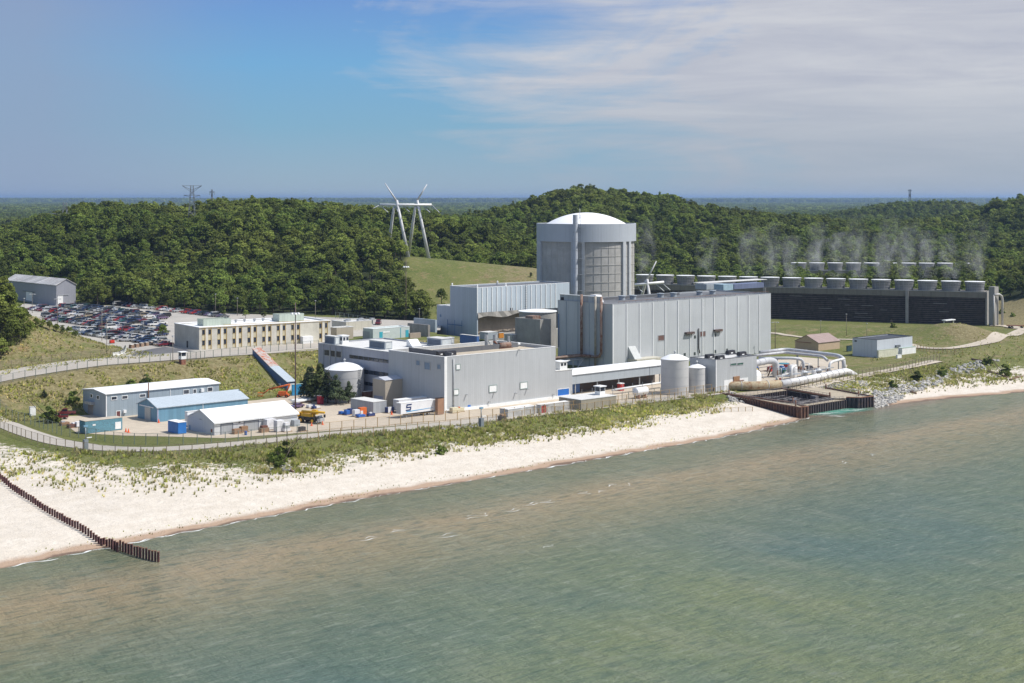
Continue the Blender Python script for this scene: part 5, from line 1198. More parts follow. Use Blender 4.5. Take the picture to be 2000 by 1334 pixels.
b.mb('trash_rack',m,plain('trash_rack_steel',(.13,.12,.13),.6,var=.3))
# ================================================================ light masts and poles
def mast(label,x,yb,zg,h,r=.22,head='cluster',mat=None,cat='light mast'):
    u,v=PG(x,yb); z=gz(u,v)-.3; zg=z+.3; q=B('light_mast',label,cat,u,v,z); mat=mat or plain('brown_mast',(.11,.07,.07),.6)
    q.mb('pole',MB().tube([(u,v,z),(u,v,zg+h)],r,8,r2=r*.5),mat)
    if head=='cluster':
        q.mb('ring',MB().lathe([(.9,zg+h*.9),(.95,zg+h*.9),(.95,zg+h*.9+.12)],u,v,16),STEEL)
        for k in range(6):
            a=k*math.pi/3; c=Matrix.Translation((u+1.05*math.cos(a),v+1.05*math.sin(a),zg+h*.9-.1))
            q.mb('lamp',MB().lathe([(.1,.35),(.38,.1),(.42,-.15),(.05,-.2)],0,0,10,M=c),WHT)
    elif head=='cross':
        q.mb('cross_arm',MB().bar((u-1.1*SS,v+1.1*CC,zg+h-.2),(u+1.1*SS,v-1.1*CC,zg+h-.2),.12),plain('pale_arm',(.5,.5,.48),.6))
        for s in (-1,1): q.mb('lamp',MB().box(u+s*1.1*SS-.3,u+s*1.1*SS+.3,v-s*1.1*CC-.2,v-s*1.1*CC+.2,zg+h-.4,zg+h-.15),STEEL)
    else: q.mb('lamp',MB().box(u-.25,u+.25,v-.25,v+.25,zg+h-.1,zg+h+.2),STEEL)
    return q
mast('tall dark red light mast with white lamp cluster standing beside the white garage',577,803,0,30.5)
mast('tall thin light mast with lamp cluster rising in front of the grassy dune',793,636,10,27.2,.2)
mast('thin dark mast with a white arm at the end of the turbine hall',1514,692,0,12.5,.16,'cross')
wood_=plain('grey_wood_pole',(.25,.22,.18),.8)
for lab,x,yb,zg,h,hd in (('pale lamp post with crossbar in front of the warehouse end door',112.5,632,14,10,'cross'),('pale lamp post with crossbar left of the warehouse roller door',63,612,14,8.5,'cross'),('dark lamp post in the middle of the car park',199,666,10,11,'lamp'),('pale pole at the foot of the dune by the white barriers',208.5,692,10,11,'lamp'),('wooden pole standing on the dune beside the left trees',47,632,17,8,'none'),
  ('slim dark lamp post behind the car park near its right half',421,615,10,8.8,'lamp'),('slim dark lamp post behind the office roof left vents',463.5,617,10,7.5,'lamp'),('slim lamp post behind the office roof in the woods edge',616,626,10,8,'lamp'),('pale lamp post beside the big tree at the back of the car park',201.5,592,10,7.5,'lamp'),('short pale pole beside the guard booth',337.5,708,9.5,8,'lamp'),
  ('thin pole on the lawn in front of the cooling tower middle',1653,656,1,9.2,'lamp'),('thin pole on the lawn with a white lamp left of the mound',1693,658,1,5.6,'lamp'),('thin pole on the lawn nearest the turbine hall',1603,652,1,5.5,'none'),('grey pole right of the tall mast near the small shed',819,641,10,8,'none')):
    mast(lab,x,yb,zg,h,.12,hd,wood_ if hd!='cluster' else None,'pole')
# ================================================================ pylons
def hframe(label,legs,bar_,horns,zt_,F,arms=True,drop=(0,0)):
    """legs: [(x top,y top,x foot,y foot)], all near depth F"""
    def W(x,y,dF=0): R=(x-1000)/FL*(F+dF); FF=F+dF; return (R*SS+FF*CC,-R*CC+FF*SS,H-(y-HY)*FF/FL)
    o=W(bar_[0],bar_[1]); q=B('transmission_pylon',label,'pylon',*W(legs[0][2],legs[0][3])[:2],gz(*W(legs[0][2],legs[0][3])[:2])); mt=plain('pylon_white',(.60,.60,.62),.5,var=.08)
    for x0,y0,x1,y1,dF in legs:
        a=W(x0,y0); c=W(x1,y1,dF); q.mb('leg',MB().tube([a,(c[0],c[1],gz(c[0],c[1])-1)],.6,10,r2=.95),mt)
    for x0,y0,x1,y1 in horns: q.mb('horn',MB().tube([W(x0,y0),W(x1,y1)],.5,8,r2=.2),mt)
    q.mb('crossbeam',MB().tube([W(bar_[0],bar_[1]),W(bar_[2],bar_[3])],.62,8),plain('pylon_beam',(.82,.82,.82),.45,var=.03))
    for x,y,x2,y2,x3,y3 in arms: q.mb('insulator',MB().tube([W(x,y),W(x2,y2),W(x3,y3,-4)],.22,6),STEEL)
    return q
hframe('tall white H-frame pylon with two raked horns on the crest of the grassy dune',[(775,391,798,507,0),(815,391,838,504,2),(769,406,755,492,24),(811,404,796,490,24)],(742,400,843,400),[(774,392,752,358),(815,391,834,360)],0,748,arms=[(745,401,750,408,758,415),(788,401,794,409,800,414),(828,401,833,409,840,415),(742,400,735,404,729,407),(843,400,852,409,858,415),(769,402,775,409,778,414),(812,402,817,409,819,414)])
hframe('white leaning pylon whose foot is hidden behind the turbine hall',[(1264,545,1276,600,0),(1262,548,1240,610,20)],(1236,557,1297,551),[(1264,546,1282,510)],0,700,arms=[(1245,556,1250,566,1256,571),(1278,553,1288,561,1297,569),(1292,552,1300,559,1309,567)])
def lattice(label,x,yt,yb,F,w0,w1,arms):
    R=(x-1000)/FL*F; u,v=R*SS+F*CC,-R*CC+F*SS; zt_=H-(yt-HY)*F/FL; z0=gz(u,v)-1
    q=B('lattice_pylon',label,'pylon',u,v,z0); mt=plain('lattice_steel',(.20,.22,.25),.6); m=MB()
    def c(k,s,t): w=w0+(w1-w0)*k; return (u+(s*SS+t*CC)*w,v+(-s*CC+t*SS)*w,z0+(zt_-z0)*k)
    n=9; wd=.16*F/900
    for i in range(n):
        k0,k1=i/n,(i+1)/n
        for s,t in ((1,1),(1,-1),(-1,-1),(-1,1)):
            m.bar(c(k0,s,t),c(k1,s,t),wd*1.4); s2,t2=(-s,t) if i%2 else (s,-t); m.bar(c(k0,s,t),c(k1,s2,t2),wd*.8)
    q.mb('tower_frame',m,mt)
    for (dz,half,lift) in arms:
        m=MB(); z_=zt_-dz
        for s in (-1,1):
            e=(u+s*half*SS,v-s*half*CC,z_+lift); m.bar((u,v,z_),e,wd*1.3); m.bar((u,v,z_-1.6+max(0,-lift)),e,wd); m.bar(e,(e[0],e[1],e[2]-(2.2 if lift<=0 else 0)),wd)
            if lift>0: m.bar((u,v,z_+lift),e,wd)
        q.mb('cross_arm',m,mt)
    return q
lattice('grey lattice pylon rising above the ridge skyline with wide V-shaped arms',375,362,432,930,2.6,.7,[(3.,6.2,2.8),(6.2,5.,0)])
lattice('faint grey lattice pylon lower on the wooded slope at the left',127,395,455,900,2.4,.7,[(7,8,0),(14,5,0)])
lattice('tiny dark mast on the ridge right of the lattice pylon',414,370,400,1000,.7,.3,[(1.5,1.6,0)])
lattice('slim communications mast far off on the right skyline',1777,370,392,2700,2.,1.2,[(1,3,0)])
# ================================================================ cars
WHEEL=plain('tyre_black',(.015,.015,.015),.8); CGL=plain('car_glass',(.02,.025,.035),.1)
def carpaint(name,c):
    if name in MC: return MC[name]
    m,nt,b_=newmat(name); b_.inputs['Base Color'].default_value=(*c,1); b_.inputs['Roughness'].default_value=.28; b_.inputs['Metallic'].default_value=.1; b_.inputs['Coat Weight'].default_value=.6; MC[name]=m; return m
CP=[('white',(.70,.70,.70),16),('silver',(.42,.44,.46),18),('dark blue',(.025,.045,.12),16),('black',(.015,.015,.018),18),('dark red',(.16,.02,.03),9),('bright red',(.42,.03,.03),3),('grey',(.14,.15,.16),13),('teal green',(.04,.13,.13),6),('tan',(.36,.30,.22),6),('purple grey',(.15,.10,.18),4)]
CPM={n:carpaint('paint_'+n.replace(' ','_'),c) for n,c,w in CP}
def carproto(kind):
    dims={'sedan':(4.7,1.8,.95,1.42),'suv':(4.7,1.9,1.1,1.8),'pickup':(5.5,1.95,1.1,1.85),'van':(5.1,1.95,1.15,1.95)}[kind]
    Lc,Wc,hb,ht=dims; r=empty('parked_car' if kind!='pickup' else 'parked_pickup',(0,0,0),'x','car' if kind!='pickup' else 'pickup truck')
    g={'sedan':[(0,.35),(0,.75),(.1,.82),(1.15,hb),(3.7,hb),(4.65,.85),(4.7,.35)],'suv':[(0,.4),(0,.95),(1.1,hb),(4.65,hb),(4.7,.4)],'pickup':[(0,.45),(0,1.0),(1.4,hb),(5.5,hb),(5.5,.45)],'van':[(0,.4),(0,.95),(.9,hb),(5.1,hb),(5.1,.4)]}[kind]
    c={'sedan':[(1.2,hb),(1.9,ht),(3.1,ht),(3.85,hb)],'suv':[(1.15,hb),(1.75,ht),(4.4,ht),(4.65,hb)],'pickup':[(1.45,hb),(2.0,ht),(3.2,ht),(3.4,hb)],'van':[(.95,hb),(1.6,ht),(4.9,ht),(5.08,hb)]}[kind]
    m=MB(); m.prismY([(x-Lc/2,z) for x,z in g],-Wc/2,Wc/2)
    m.prismY([(x-Lc/2,z+.0) for x,z in [c[0],c[1],c[2],c[3]]],-Wc/2+.16,Wc/2-.16)
    if kind=='pickup': m.box(3.5-Lc/2,5.4-Lc/2,-Wc/2+.12,Wc/2-.12,hb+.001,hb+.02,1)
    for x in (.9,Lc-1.0):
        for s in (-1,1):
            m.lathe([(.34,-.11),(.34,.11)],0,0,10,m=1,M=Matrix.Translation((x-Lc/2,s*(Wc/2-.08),.34))@Matrix.Rotation(math.pi/2,4,'X'))
    body=m.build('body',[CPM['white'],WHEEL],r); body.material_slots[0].link='OBJECT'; body.material_slots[0].material=CPM['white']
    m=MB(); e=.02
    (x0,z0),(x1,z1),(x2,z2),(x3,z3)=c
    m.add([(x0-Lc/2-e+.06,-Wc/2+.22,z0+.08),(x0-Lc/2-e+.06,Wc/2-.22,z0+.08),(x1-Lc/2-e-.04,Wc/2-.22,z1-.08),(x1-Lc/2-e-.04,-Wc/2+.22,z1-.08)],[(0,1,2,3)])
    m.add([(x3-Lc/2+e-.06,-Wc/2+.22,z3+.08),(x3-Lc/2+e-.06,Wc/2-.22,z3+.08),(x2-Lc/2+e+.04,Wc/2-.22,z2-.08),(x2-Lc/2+e+.04,-Wc/2+.22,z2-.08)],[(0,1,2,3)])
    for s in (-1,1):
        y=s*(Wc/2-.16+e); m.add([(x0-Lc/2+.18,y,z0+.06),(x3-Lc/2-.18,y,z3+.06),(x2-Lc/2-.06,y,z2-.12),(x1-Lc/2+.06,y,z1-.12)],[(0,1,2,3)])
    m.build('windows',CGL,r,fix=False)
    return r
protos={k:carproto(k) for k in ('sedan','suv','pickup','van')}; used={k:False for k in protos}
def putcar(kind,x,y,z,rz,col,label,group):
    r=protos[kind]
    if used[kind]: r=dup(r,(x,y,z),rz,label)
    else: used[kind]=True; r.location=(x,y,z); r.rotation_euler=(0,0,rz); r['label']=label
    r['group']=group
    for ch in r.children:
        if ch.name.startswith('body'): ch.material_slots[0].link='OBJECT'; ch.material_slots[0].material=CPM[col]
    return r
rc=random.Random(77); ROWS=[(322.5,534,640),(305,470,640),(299.2,470,640),(287,455,636),(281.2,455,630),(269,450,622),(263.2,446,615),(251,443,600),(245.2,438,590),(238,430,560)]
ORDW=lambda i:(ORD[i] if i<17 else ['eighteenth','nineteenth','twentieth'][i-17] if i<20 else 'twenty-'+ORD[i-20] if i<29 else 'thirtieth' if i==29 else 'thirty-'+ORD[i-30] if i<39 else 'fortieth' if i==39 else 'forty-'+ORD[i-40])
ncar=0; OFX=u_off=None
hill_line=[(40,590),(60,606),(110,632),(150,646),(190,667),(215,683),(232,694)]
for ri,(U_,va_,vb_) in enumerate(ROWS):
    row=[]; v=va_
    while v<vb_:
        v+=2.95
        px,py=toPx(U_,v,10.1)
        if px<44 or (px>322 and ri>0) or px>505: continue
        if inpoly(px,py,[(0,590)]+hill_line+[(232,760),(0,760)]): continue
        if ri==0 and (262<px<0): continue
        if rc.random()<.10: continue
        if gz(U_,v)>10.35: continue
        if ri==9 and px<255: continue
        if ri==9: continue
        row.append((px,v))
    row.sort()
    for i,(px,v) in enumerate(row):
        if ncar>=288: break
        kind=rc.choices(['sedan','suv','pickup','van'],[50,22,18,10])[0]; col=rc.choices([c[0] for c in CP],[c[2] for c in CP])[0]
        if ri==0 and 330<px<370: col='bright red' if rc.random()<.6 else col
        putcar(kind,U_+rc.uniform(-.4,.4),v,10.1,(0 if rc.random()<.5 else math.pi)+rc.uniform(-.04,.04),col,'%s %s, %s from the left in the %s car park row from the back'%(col,kind,ORDW(i),ORD[ri]),'cars in the car park')
        ncar+=1
for lab,x,y,k,col,rz in (('white pickup with dark tonneau at the near edge of the car park',246,667,'pickup','white',-.75),('white pickup nearest the office block at the near edge of the car park',276,668,'pickup','white',-.8),('dark grey sedan parked alone at the foot of the dune',186,650,'sedan','grey',-.4)):
    u,v=P(x,y,10.1); putcar(k,u,v,10.1,rz,col,lab,'vehicles parked apart from the rows')
for lab,x,y,z,k,col,rz in (('maroon pickup nearest the green bush in the lower vehicle park',113,819,0,'pickup','dark red',-.5),('second maroon pickup behind the first in the lower vehicle park',128,811,0,'pickup','dark red',-.45),('dark red van parked below the wood beyond the flat roofs',739,634,10.05,'van','dark red',.8),('dark blue sedan under the light mast behind the garage',580,797,0,'sedan','purple grey',.3)):
    u,v=P(x,y,z); putcar(k,u,v,z+.06,rz,col,lab,'vehicles parked in the yards')
# barriers and crates
cw=plain('barrier_white',(.66,.66,.63),.7,var=.15); cb_=rusty('brown_block',(.30,.22,.16),.4)
bx0=None
def barrier(x,y,lab,mat,name,cat,grp,lx,ly,h,rz=0,shape='jersey'):
    global bx0
    u,v=P(x,y,10.1); r=empty(name,(u,v,10.1),lab,cat,grp,rz)
    if shape=='jersey': MB().prismX([(-.4,0),(.4,0),(.35,.2),(.12,.45),(.1,h),(-.1,h),(-.12,.45),(-.35,.2)],-lx/2,lx/2).build('body',mat,r); MB().box(-.2,.2,-.12,.12,h,h+.12).build('lifting_eye',BLK,r)
    else: MB().box(-lx/2,lx/2,-ly/2,ly/2,0,h,taper=.08).build('block',mat,r); MB().box(-lx*.42,lx*.42,-ly*.42,ly*.42,h,h+.06).build('top_face',plain('barrier_white',(.66,.66,.63),.7,var=.15),r)
BJ=[(223,695,0),(228,694.5,0),(233,693.5,-.2),(237,692,-.4),(240,690,-.8),(242.5,687.5,-1.1),(244,684.8,-1.3),(245,682,-1.5)]
for i,(x,y,a) in enumerate(BJ): barrier(x,y,'white concrete barrier, %s from the dune in the curved line at the car park entrance'%ORD[i],cw,'concrete_barrier','barrier','curved white barriers at the car park entrance',1.0,.8,1.1,a)
for i in range(7): barrier(257+i*9.6,680-i*1.6,'brown weathered block, %s from the left in the row before the car park'%ORD[i],cb_,'concrete_block','block','brown blocks in front of the car park',1.4,1.3,1.2,.3,'block')
u,v=P(216,671,10.1); q=B('portable_generator','small bright red generator near the dark lamp post','generator',u,v,10.1); q.box('housing',plain('bright_red',(.55,.04,.02),.5),u,u+1.5,v,v+1,10.3,11.2); q.box('skid_frame',BLK,u-.1,u+1.6,v-.1,v+1.1,10.1,10.3)
# ================================================================ yard machines
def wheel(q,x,y,z,r,w,ang,mat=WHEEL,hub=None):
    M_=Matrix.Translation((x,y,z))@Matrix.Rotation(ang,4,'Z')@Matrix.Rotation(math.pi/2,4,'X')
    o=q.mb('wheel',MB().lathe([(r*.5,-w/2-.02),(r*.85,-w/2),(r,-w*.3),(r,w*.3),(r*.85,w/2),(r*.5,w/2+.02)],0,0,16,M=M_),mat)
    q.mb('hub',MB().lathe([(r*.45,-w/2-.05),(r*.45,w/2+.05)],0,0,12,M=M_),hub or STEEL,parent=o)
class Loc:
    """adds local-frame boxes to a thing placed with a heading"""
    def __init__(s,q,u,v,ang,z=0): s.q=q; s.M=Matrix.Translation((u,v,z))@Matrix.Rotation(ang,4,'Z')
    def box(s,name,mat,*a,taper=0,parent=None): return s.q.mb(name,MB().box(*a,M=s.M,taper=taper),mat,parent)
    def tube(s,name,mat,pts,r,n=8,r2=None): return s.q.mb(name,MB().tube([s.M@Vector(p) for p in pts],r,n,r2=r2),mat)
    def pt(s,p): return s.M@Vector(p)
YEL=plain('crane_yellow',(.62,.36,.02),.45,var=.12); ORG=rusty('lift_orange',(.62,.13,.02),.15,(.25,.08,.03))
ang=math.radians(-75); u,v=P(606,826); q=B('mobile_crane','yellow rough-terrain crane with black carrier beside the white garage','crane',u,v); l=Loc(q,u,v,ang); 
l.box('carrier',BLK,-3.2,3.4,-1.2,1.2,.9,1.7); l.box('bumper',STEEL,3.4,3.9,-1.25,1.25,.6,1.5); l.box('radiator_grille',plain('dark_grille',(.10,.13,.18),.5),3.2,3.42,-.9,.9,1.71,2.2)
for x in (-2.,2.):
    for s in (-1,1):
        p=l.pt((x,s*1.3,.85)); wheel(q,p.x,p.y,p.z,.98,.62,ang,hub=YEL)
l.box('superstructure',YEL,-2.5,1.0,-1.0,1.0,1.75,2.45,taper=.15); l.box('cab',YEL,.2,1.9,.15,1.15,2.3,3.5,taper=.1); l.box('cab_window',GLS,.5,2.0,.3,1.05,2.75,3.25); l.tube('boom',YEL,[(-2.6,-.3,2.9),(5.2,-.3,3.2)],.38,6,r2=.3); l.box('counterweight',YEL,-3.8,-3.,-1.1,1.1,1.5,2.7)
l.tube('outrigger',YEL,[(-3,-1.9,.9),(-3,1.9,.9)],.14,6); l.box('hook_block',BLK,5.0,5.4,-.5,-.1,1.9,2.7)
ang=math.radians(-50); u,v=P(553,776); q=B('boom_lift','orange articulated boom lift with folded arm at the foot of the stairway','boom lift',u,v); l=Loc(q,u,v,math.radians(-48)); 
l.box('chassis',ORG,-1.7,1.7,-1.,1.,.5,1.)
for x in (-1.3,1.3):
    for s in (-1,1): p=l.pt((x,s*1.15,.5)); wheel(q,p.x,p.y,p.z,.5,.35,math.radians(-48),hub=ORG)
l.box('turret',ORG,-1.4,1.2,-.8,.8,1.05,1.8,taper=.1); l.tube('lower_boom',ORG,[(1.0,0,1.7),(2.1,0,3.9)],.24,6); l.tube('main_boom',ORG,[(2.1,0,3.9),(-4.3,0,2.4)],.26,6); l.tube('jib',ORG,[(-4.3,0,2.4),(-6.2,0,.9)],.16,6)
m=MB(); 
for a,c in (((-7.6,-.7,.3),(-6.2,-.7,.3)),((-7.6,.7,.3),(-6.2,.7,.3)),((-7.6,-.7,1.3),(-6.2,-.7,1.3)),((-7.6,.7,1.3),(-6.2,.7,1.3)),((-7.6,-.7,.3),(-7.6,-.7,1.3)),((-6.2,-.7,.3),(-6.2,-.7,1.3)),((-7.6,.7,.3),(-7.6,.7,1.3)),((-7.6,-.7,.3),(-7.6,.7,.3)),((-7.6,-.7,1.3),(-7.6,.7,1.3))): m.bar(l.pt(a),l.pt(c),.1)
q.mb('basket',m,ORG)
# long trailer with blue S mark
def trailer(label,x0,x1,xr,yb,h=4.0,logo=False,gap=1.2):
    u,v=P(x1,yb,0); v1=Vx(x0,u) if x0 is not None else v+2.6; u1=Ux(xr,v); v1=min(v1,v+2.9)
    q=B('semi_trailer',label,'trailer',u,v); q.box('box_body',plain('trailer_white',(.72,.73,.75),.35,var=.04),u,u1,v,v1,gap,h)
    q.box('roof_edge',WHT,u-.04,u1+.04,v-.04,v1+.04,h,h+.08); q.box('side_skirt',BLK,u+1,u1-.5,v+.2,v+.5,gap-.35,gap)
    for k in (2.2,3.5):
        for s in (.3,v1-v-.3): wheel(q,u1-k,v+s,.5,.5,.35,0)
    q.box('landing_leg',STEEL,u+2.2,u+2.4,v+.4,v+.6,0,gap-.35); q.box('landing_leg',STEEL,u+2.2,u+2.4,v1-.6,v1-.4,0,gap-.35)
    q.box('rear_door',plain('pale_end',(.50,.50,.50),.5),u-.05,u-.003,v+.12,v1-.12,gap+.15,h-.15)
    if logo:
        m=MB(); ux=u+1.6; y0,y1=v-.045,v-.004; w_=.42; z0_=gap+.75; hh=h-gap-1.15
        # slanted S: three bars joined by two short uprights
        def bar3(xa,xb,za,zb): m.prismY([(xa,za),(xb,za),(xb+.14,zb),(xa+.14,zb)],y0,y1)
        t=hh/5
        bar3(ux,ux+1.75,z0_,z0_+t); bar3(ux+.12,ux+1.75+.12,z0_+2*t,z0_+3*t); bar3(ux+.25,ux+2.05,z0_+4*t,z0_+5*t)
        bar3(ux+1.45,ux+1.85,z0_+t,z0_+2*t); bar3(ux+.16,ux+.56,z0_+3*t,z0_+4*t)
        q.mb('letter_mark',m,plain('logo_navy',(.01,.03,.12),.5,var=.02))
        m=MB(); m.prismY([(ux+.3,z0_-.35),(ux+9.5,z0_+.02),(ux+9.5,z0_+.1),(ux+.3,z0_-.12)],y0,y1); q.mb('stripe',m,plain('logo_blue',(.02,.28,.55),.5,var=.02))
    return q
trailer('long white box trailer with a dark blue S mark and blue stripe on its side',774,783,850,818,4.15,True)
u_,v_=P(777,806); trailer('second white trailer parked just behind the one with the blue mark',None,779,843,808,3.7)
# pipes on a low white flatbed near pines, boxes, pallets
u,v=P(577,790); q=B('pipe_stack','long white pipes stacked on timber under the pine trees','pipe stack',u,v)
for k in range(4): q.tube('white_length',[(u+.0,v+k*.75,.7+.25*(k%2)),(u+11,v+2.5+k*.75,.8)],.34,WHT)
for k in range(3): q.box('timber',RUST,u+2+k*3.2,u+2.3+k*3.2,v-.3,v+4,.0,.35)
q,*_=cont('dark red skip box under the pine trees',619,623,632,791,0,2.6,plain('dark_red_box',(.30,.02,.04),.6),name='skip_box',cat='skip')
def pile(label,x,y,items,name='pallet_stack',cat='pallet stack',z=0.05):
    u,v=P(x,y,0); q=B(name,label,cat,u,v,z)
    q.box('pallet',rusty('pallet_wood',(.36,.25,.14),.2),u,u+2.4,v,v+1.6,z,z+.18)
    for i,(nm,c,x0,x1,y0,y1,h) in enumerate(items): q.box(nm,plain('load_'+c[0],c[1],.6,var=.15),u+x0,u+x1,v+y0,v+y1,z+.18,z+.18+h)
BL=('blue',(.03,.12,.42)); WH=('white',(.7,.7,.72)); OR=('orange',(.60,.14,.03)); DB=('dark_blue',(.03,.05,.16)); BR_=('brown',(.28,.17,.10)); GY=('grey',(.35,.36,.38)); DR=('dark_rust',(.16,.07,.05))
pile('blue plastic crates stacked left of the pale grey store',666,811,[('crate',BL,.1,1.1,.1,1.4,.7),('crate',BL,1.2,2.3,.2,1.5,.5)])
pile('tall jumble of blue pipe fittings left of the pale grey store',677,812,[('bundle',BL,.1,1.2,.1,1.4,1.2),('bundle',DB,1.3,2.3,.2,1.5,1.5)])
pile('white and violet wrapped bales in front of the pale grey store',693,815,[('bale',WH,.1,1.8,.1,1.4,1.7),('bale',DB,.2,1.9,.05,.09,.6)])
pile('orange and white wrapped bales in front of the pale grey store',704,813,[('bale',OR,.2,2.3,.2,1.5,2.0),('bale',WH,.1,.9,.02,.18,1.2)])
pile('low blue tarpaulin bundle in front of the orange bales',701,817,[('bundle',BL,.0,2.3,.1,1.2,.6)])
pile('blue and white covered car-sized bundle by the store corner',720,815,[('bundle',DB,.1,2.3,.1,1.2,.7),('lid',WH,.7,1.4,.2,1.0,1.0)])
pile('small purple and white bundle in the open yard',603,798,[('bundle',WH,.1,1.5,.1,1.4,.7),('bundle',DB,1.6,2.3,.2,1.4,.6)])
pile('second purple and white bundle right of the first in the open yard',613,800,[('bundle',DB,.1,1.,.1,1.4,.6),('bundle',WH,1.1,2.3,.2,1.4,.5)])
pile('brown timber bundles left of the long white stack by the garage',511,846,[('bundle',BR_,.0,2.3,.0,1.5,1.0),('bundle',DR,.4,2.0,.2,1.4,1.5)])
pile('long white-topped stack in front of the white garage',523,841,[('bundle',GY,.0,2.2,.0,1.5,2.4),('lid',WH,-.3,2.4,-.1,1.7,2.6)])
pile('tall brown crate right of the white-topped stack',541,845,[('crate',BR_,.1,2.0,.0,1.5,2.7),('lid',WH,.0,2.1,-.1,1.6,2.8)])
pile('white-wrapped boxes between the brown crate and the porch',556,845,[('box',WH,.1,1.9,.1,1.4,.7),('box',GY,.3,1.7,.2,1.3,1.5),('box',WH,.4,1.8,.3,1.2,2.2)])
pile('brown box between the two garage roller doors',458,849,[('crate',BR_,.0,1.9,.0,1.3,1.1)])
pile('second brown box by the right roller door',472,846,[('crate',BR_,.0,1.9,.0,1.3,1.4)])
drum('blue drum between the two brown boxes by the garage',*P(480,850),('blue',(.04,.12,.45)))
pile('dark machine parked at the garage corner near the crane',587,844,[('engine',('black',(.03,.03,.035)),.0,1.6,.0,1.2,1.0)])
pile('scrap heap of rusty parts behind the blue cabin',135,837,[('scrap',DR,.0,2.3,.0,1.5,.8),('scrap',WH,1.2,2.0,.3,1.2,1.1)])
pile('second scrap heap left of the first behind the blue cabin',120,832,[('scrap',BR_,.0,2.3,.0,1.5,.6),('scrap',GY,.3,1.2,.3,1.2,.9)])
pile('white chests beside the far end of the blue cabin',150,836,[('chest',WH,.0,1.3,.0,1.2,1.3),('chest',WH,1.5,2.3,.2,1.2,.9)])
pile('blue and white crates right of the pale grey store',758,808,[('crate',DB,.0,2.3,.2,1.5,1.4),('panel',WH,.1,1.2,.05,.19,1.6)])
for i in range(9):
    x=893+i*6; c=[WH,BR_,GY,('cream',(.6,.55,.4))][i%4] if i<4 else None
pile('heap of cream sacks at the foot of the service building corner',884,808,[('sack',('cream',(.6,.55,.4)),.0,2.2,.0,1.4,1.3)]); pile('second heap of cream sacks right of the first',895,806,[('sack',('cream',(.6,.55,.4)),.0,2.2,.0,1.4,1.0),('sack',OR,.4,.9,.2,.8,1.3)])
pile('dark bundles beside the low shed by the seaward fence',978,822,[('bundle',('black',(.03,.03,.035)),.0,2.,.0,1.2,.9),('bundle',BR_,.6,2.2,.2,1.3,1.3)])
# traffic cones
c0=None
for i,(x,y,lab) in enumerate(((608.5,832,'orange cone just in front of the yellow crane'),(630,830,'orange cone right of the yellow crane'),(583,826,'orange cone between the garage and the crane'),(310,826,'orange cone at the corner of the blue barn'),(246,844,'orange cone right of the blue cabin'),(251,845,'second orange cone right of the blue cabin'),(765,810,'orange cone near the trailer with the blue mark'))):
    u,v=P(x,y)
    if c0 is None:
        c0=empty('traffic_cone',(u,v,.06),lab,'traffic cone','orange cones about the yard'); MB().lathe([(.28,.05),(.06,1.0)],0,0,10).build('cone_body',plain('cone_orange',(.75,.12,.03),.5),c0); MB().box(-.35,.35,-.35,.35,0,.05).build('base',plain('cone_orange',(.75,.12,.03),.5),c0)
    else: dup(c0,(u,v,.06),0,lab)
# grey watch posts outside the fence
for lab,x,yb,h in (('square grey camera post on the grass at the left end of the shore fence',167,880,6.0),('square grey camera post on the grass in front of the service building',940,836,5.4)):
    u,v=PG(x,yb); z=gz(u,v); q=B('camera_post',lab,'camera post',u,v,z); q.box('plinth',plain('slate_post',(.22,.25,.28),.6),u-.5,u+.5,v-.5,v+.5,z-.3,z+2.6); q.mb('pole',MB().tube([(u,v,z+2.6),(u,v,z+h)],.12,8),STEEL); q.box('camera',CYAN,u-.5,u+.5,v-.25,v+.25,z+h-.4,z+h); q.box('sensor_arm',WHT,u+.3,u+1.6,v-.1,v+.1,z+2.9,z+3.1)
# ================================================================ fences
CL=chainlink()
def fence(label,pts,h=2.6,st=3.6,col='post',w=.065,z=None,rails=True,zoff=0):
    P_=[Vector((a,c,0)) for a,c in pts]; D=[]
    tot=sum((b_-a).length for a,b_ in zip(P_,P_[1:])); st=max(st,tot/96)
    for a,b_ in zip(P_,P_[1:]):
        n=max(1,round((b_-a).length/st)); D+=[a+(b_-a)*i/n for i in range(n)]
    D.append(P_[-1]); D=D[:99]
    zz=[(gz(p.x,p.y) if z is None else z)+zoff for p in D]; o=D[0]; root=empty('chain_link_fence',(o.x,o.y,zz[0]),label,'fence')
    pm={'post':plain('fence_post_brown',(.23,.19,.13),.7),'rust':plain('fence_post_tan',(.36,.24,.10),.7),'green':plain('fence_post_green',(.14,.18,.16),.7)}[col]
    p0=MB().box(-w,w,-w,w,-.3,h).build('post',pm,root,loc=(0,0,0))
    for p,z_ in list(zip(D,zz))[1:]:
        c=p0.copy(); COL.objects.link(c); c.parent=root; c.location=(p.x-o.x,p.y-o.y,z_-zz[0])
    m=MB(); r=MB()
    for a,b_,za,zb in zip(D,D[1:],zz,zz[1:]):
        m.add([(a.x,a.y,za),(b_.x,b_.y,zb),(b_.x,b_.y,zb+h),(a.x,a.y,za+h)],[(0,1,2,3)]); r.bar((a.x,a.y,za+h),(b_.x,b_.y,zb+h),.05)
    m.v=[(x-o.x,y-o.y,c-zz[0]) for x,y,c in m.v]; r.v=[(x-o.x,y-o.y,c-zz[0]) for x,y,c in r.v]
    m.build('mesh_panel',CL,root,fix=False); r.build('top_rail',pm,root)
def smoothpx(l,z=0): return [P(x,y,z) for x,y in l]
fence('outer chain-link fence along the lake side of the patrol road, left half',[PG(-60,822),PG(0,842),PG(50,860)]+smoothpx([(110,877),(200,889),(300,892),(400,886),(500,876),(600,862)]),2.6,3.2)
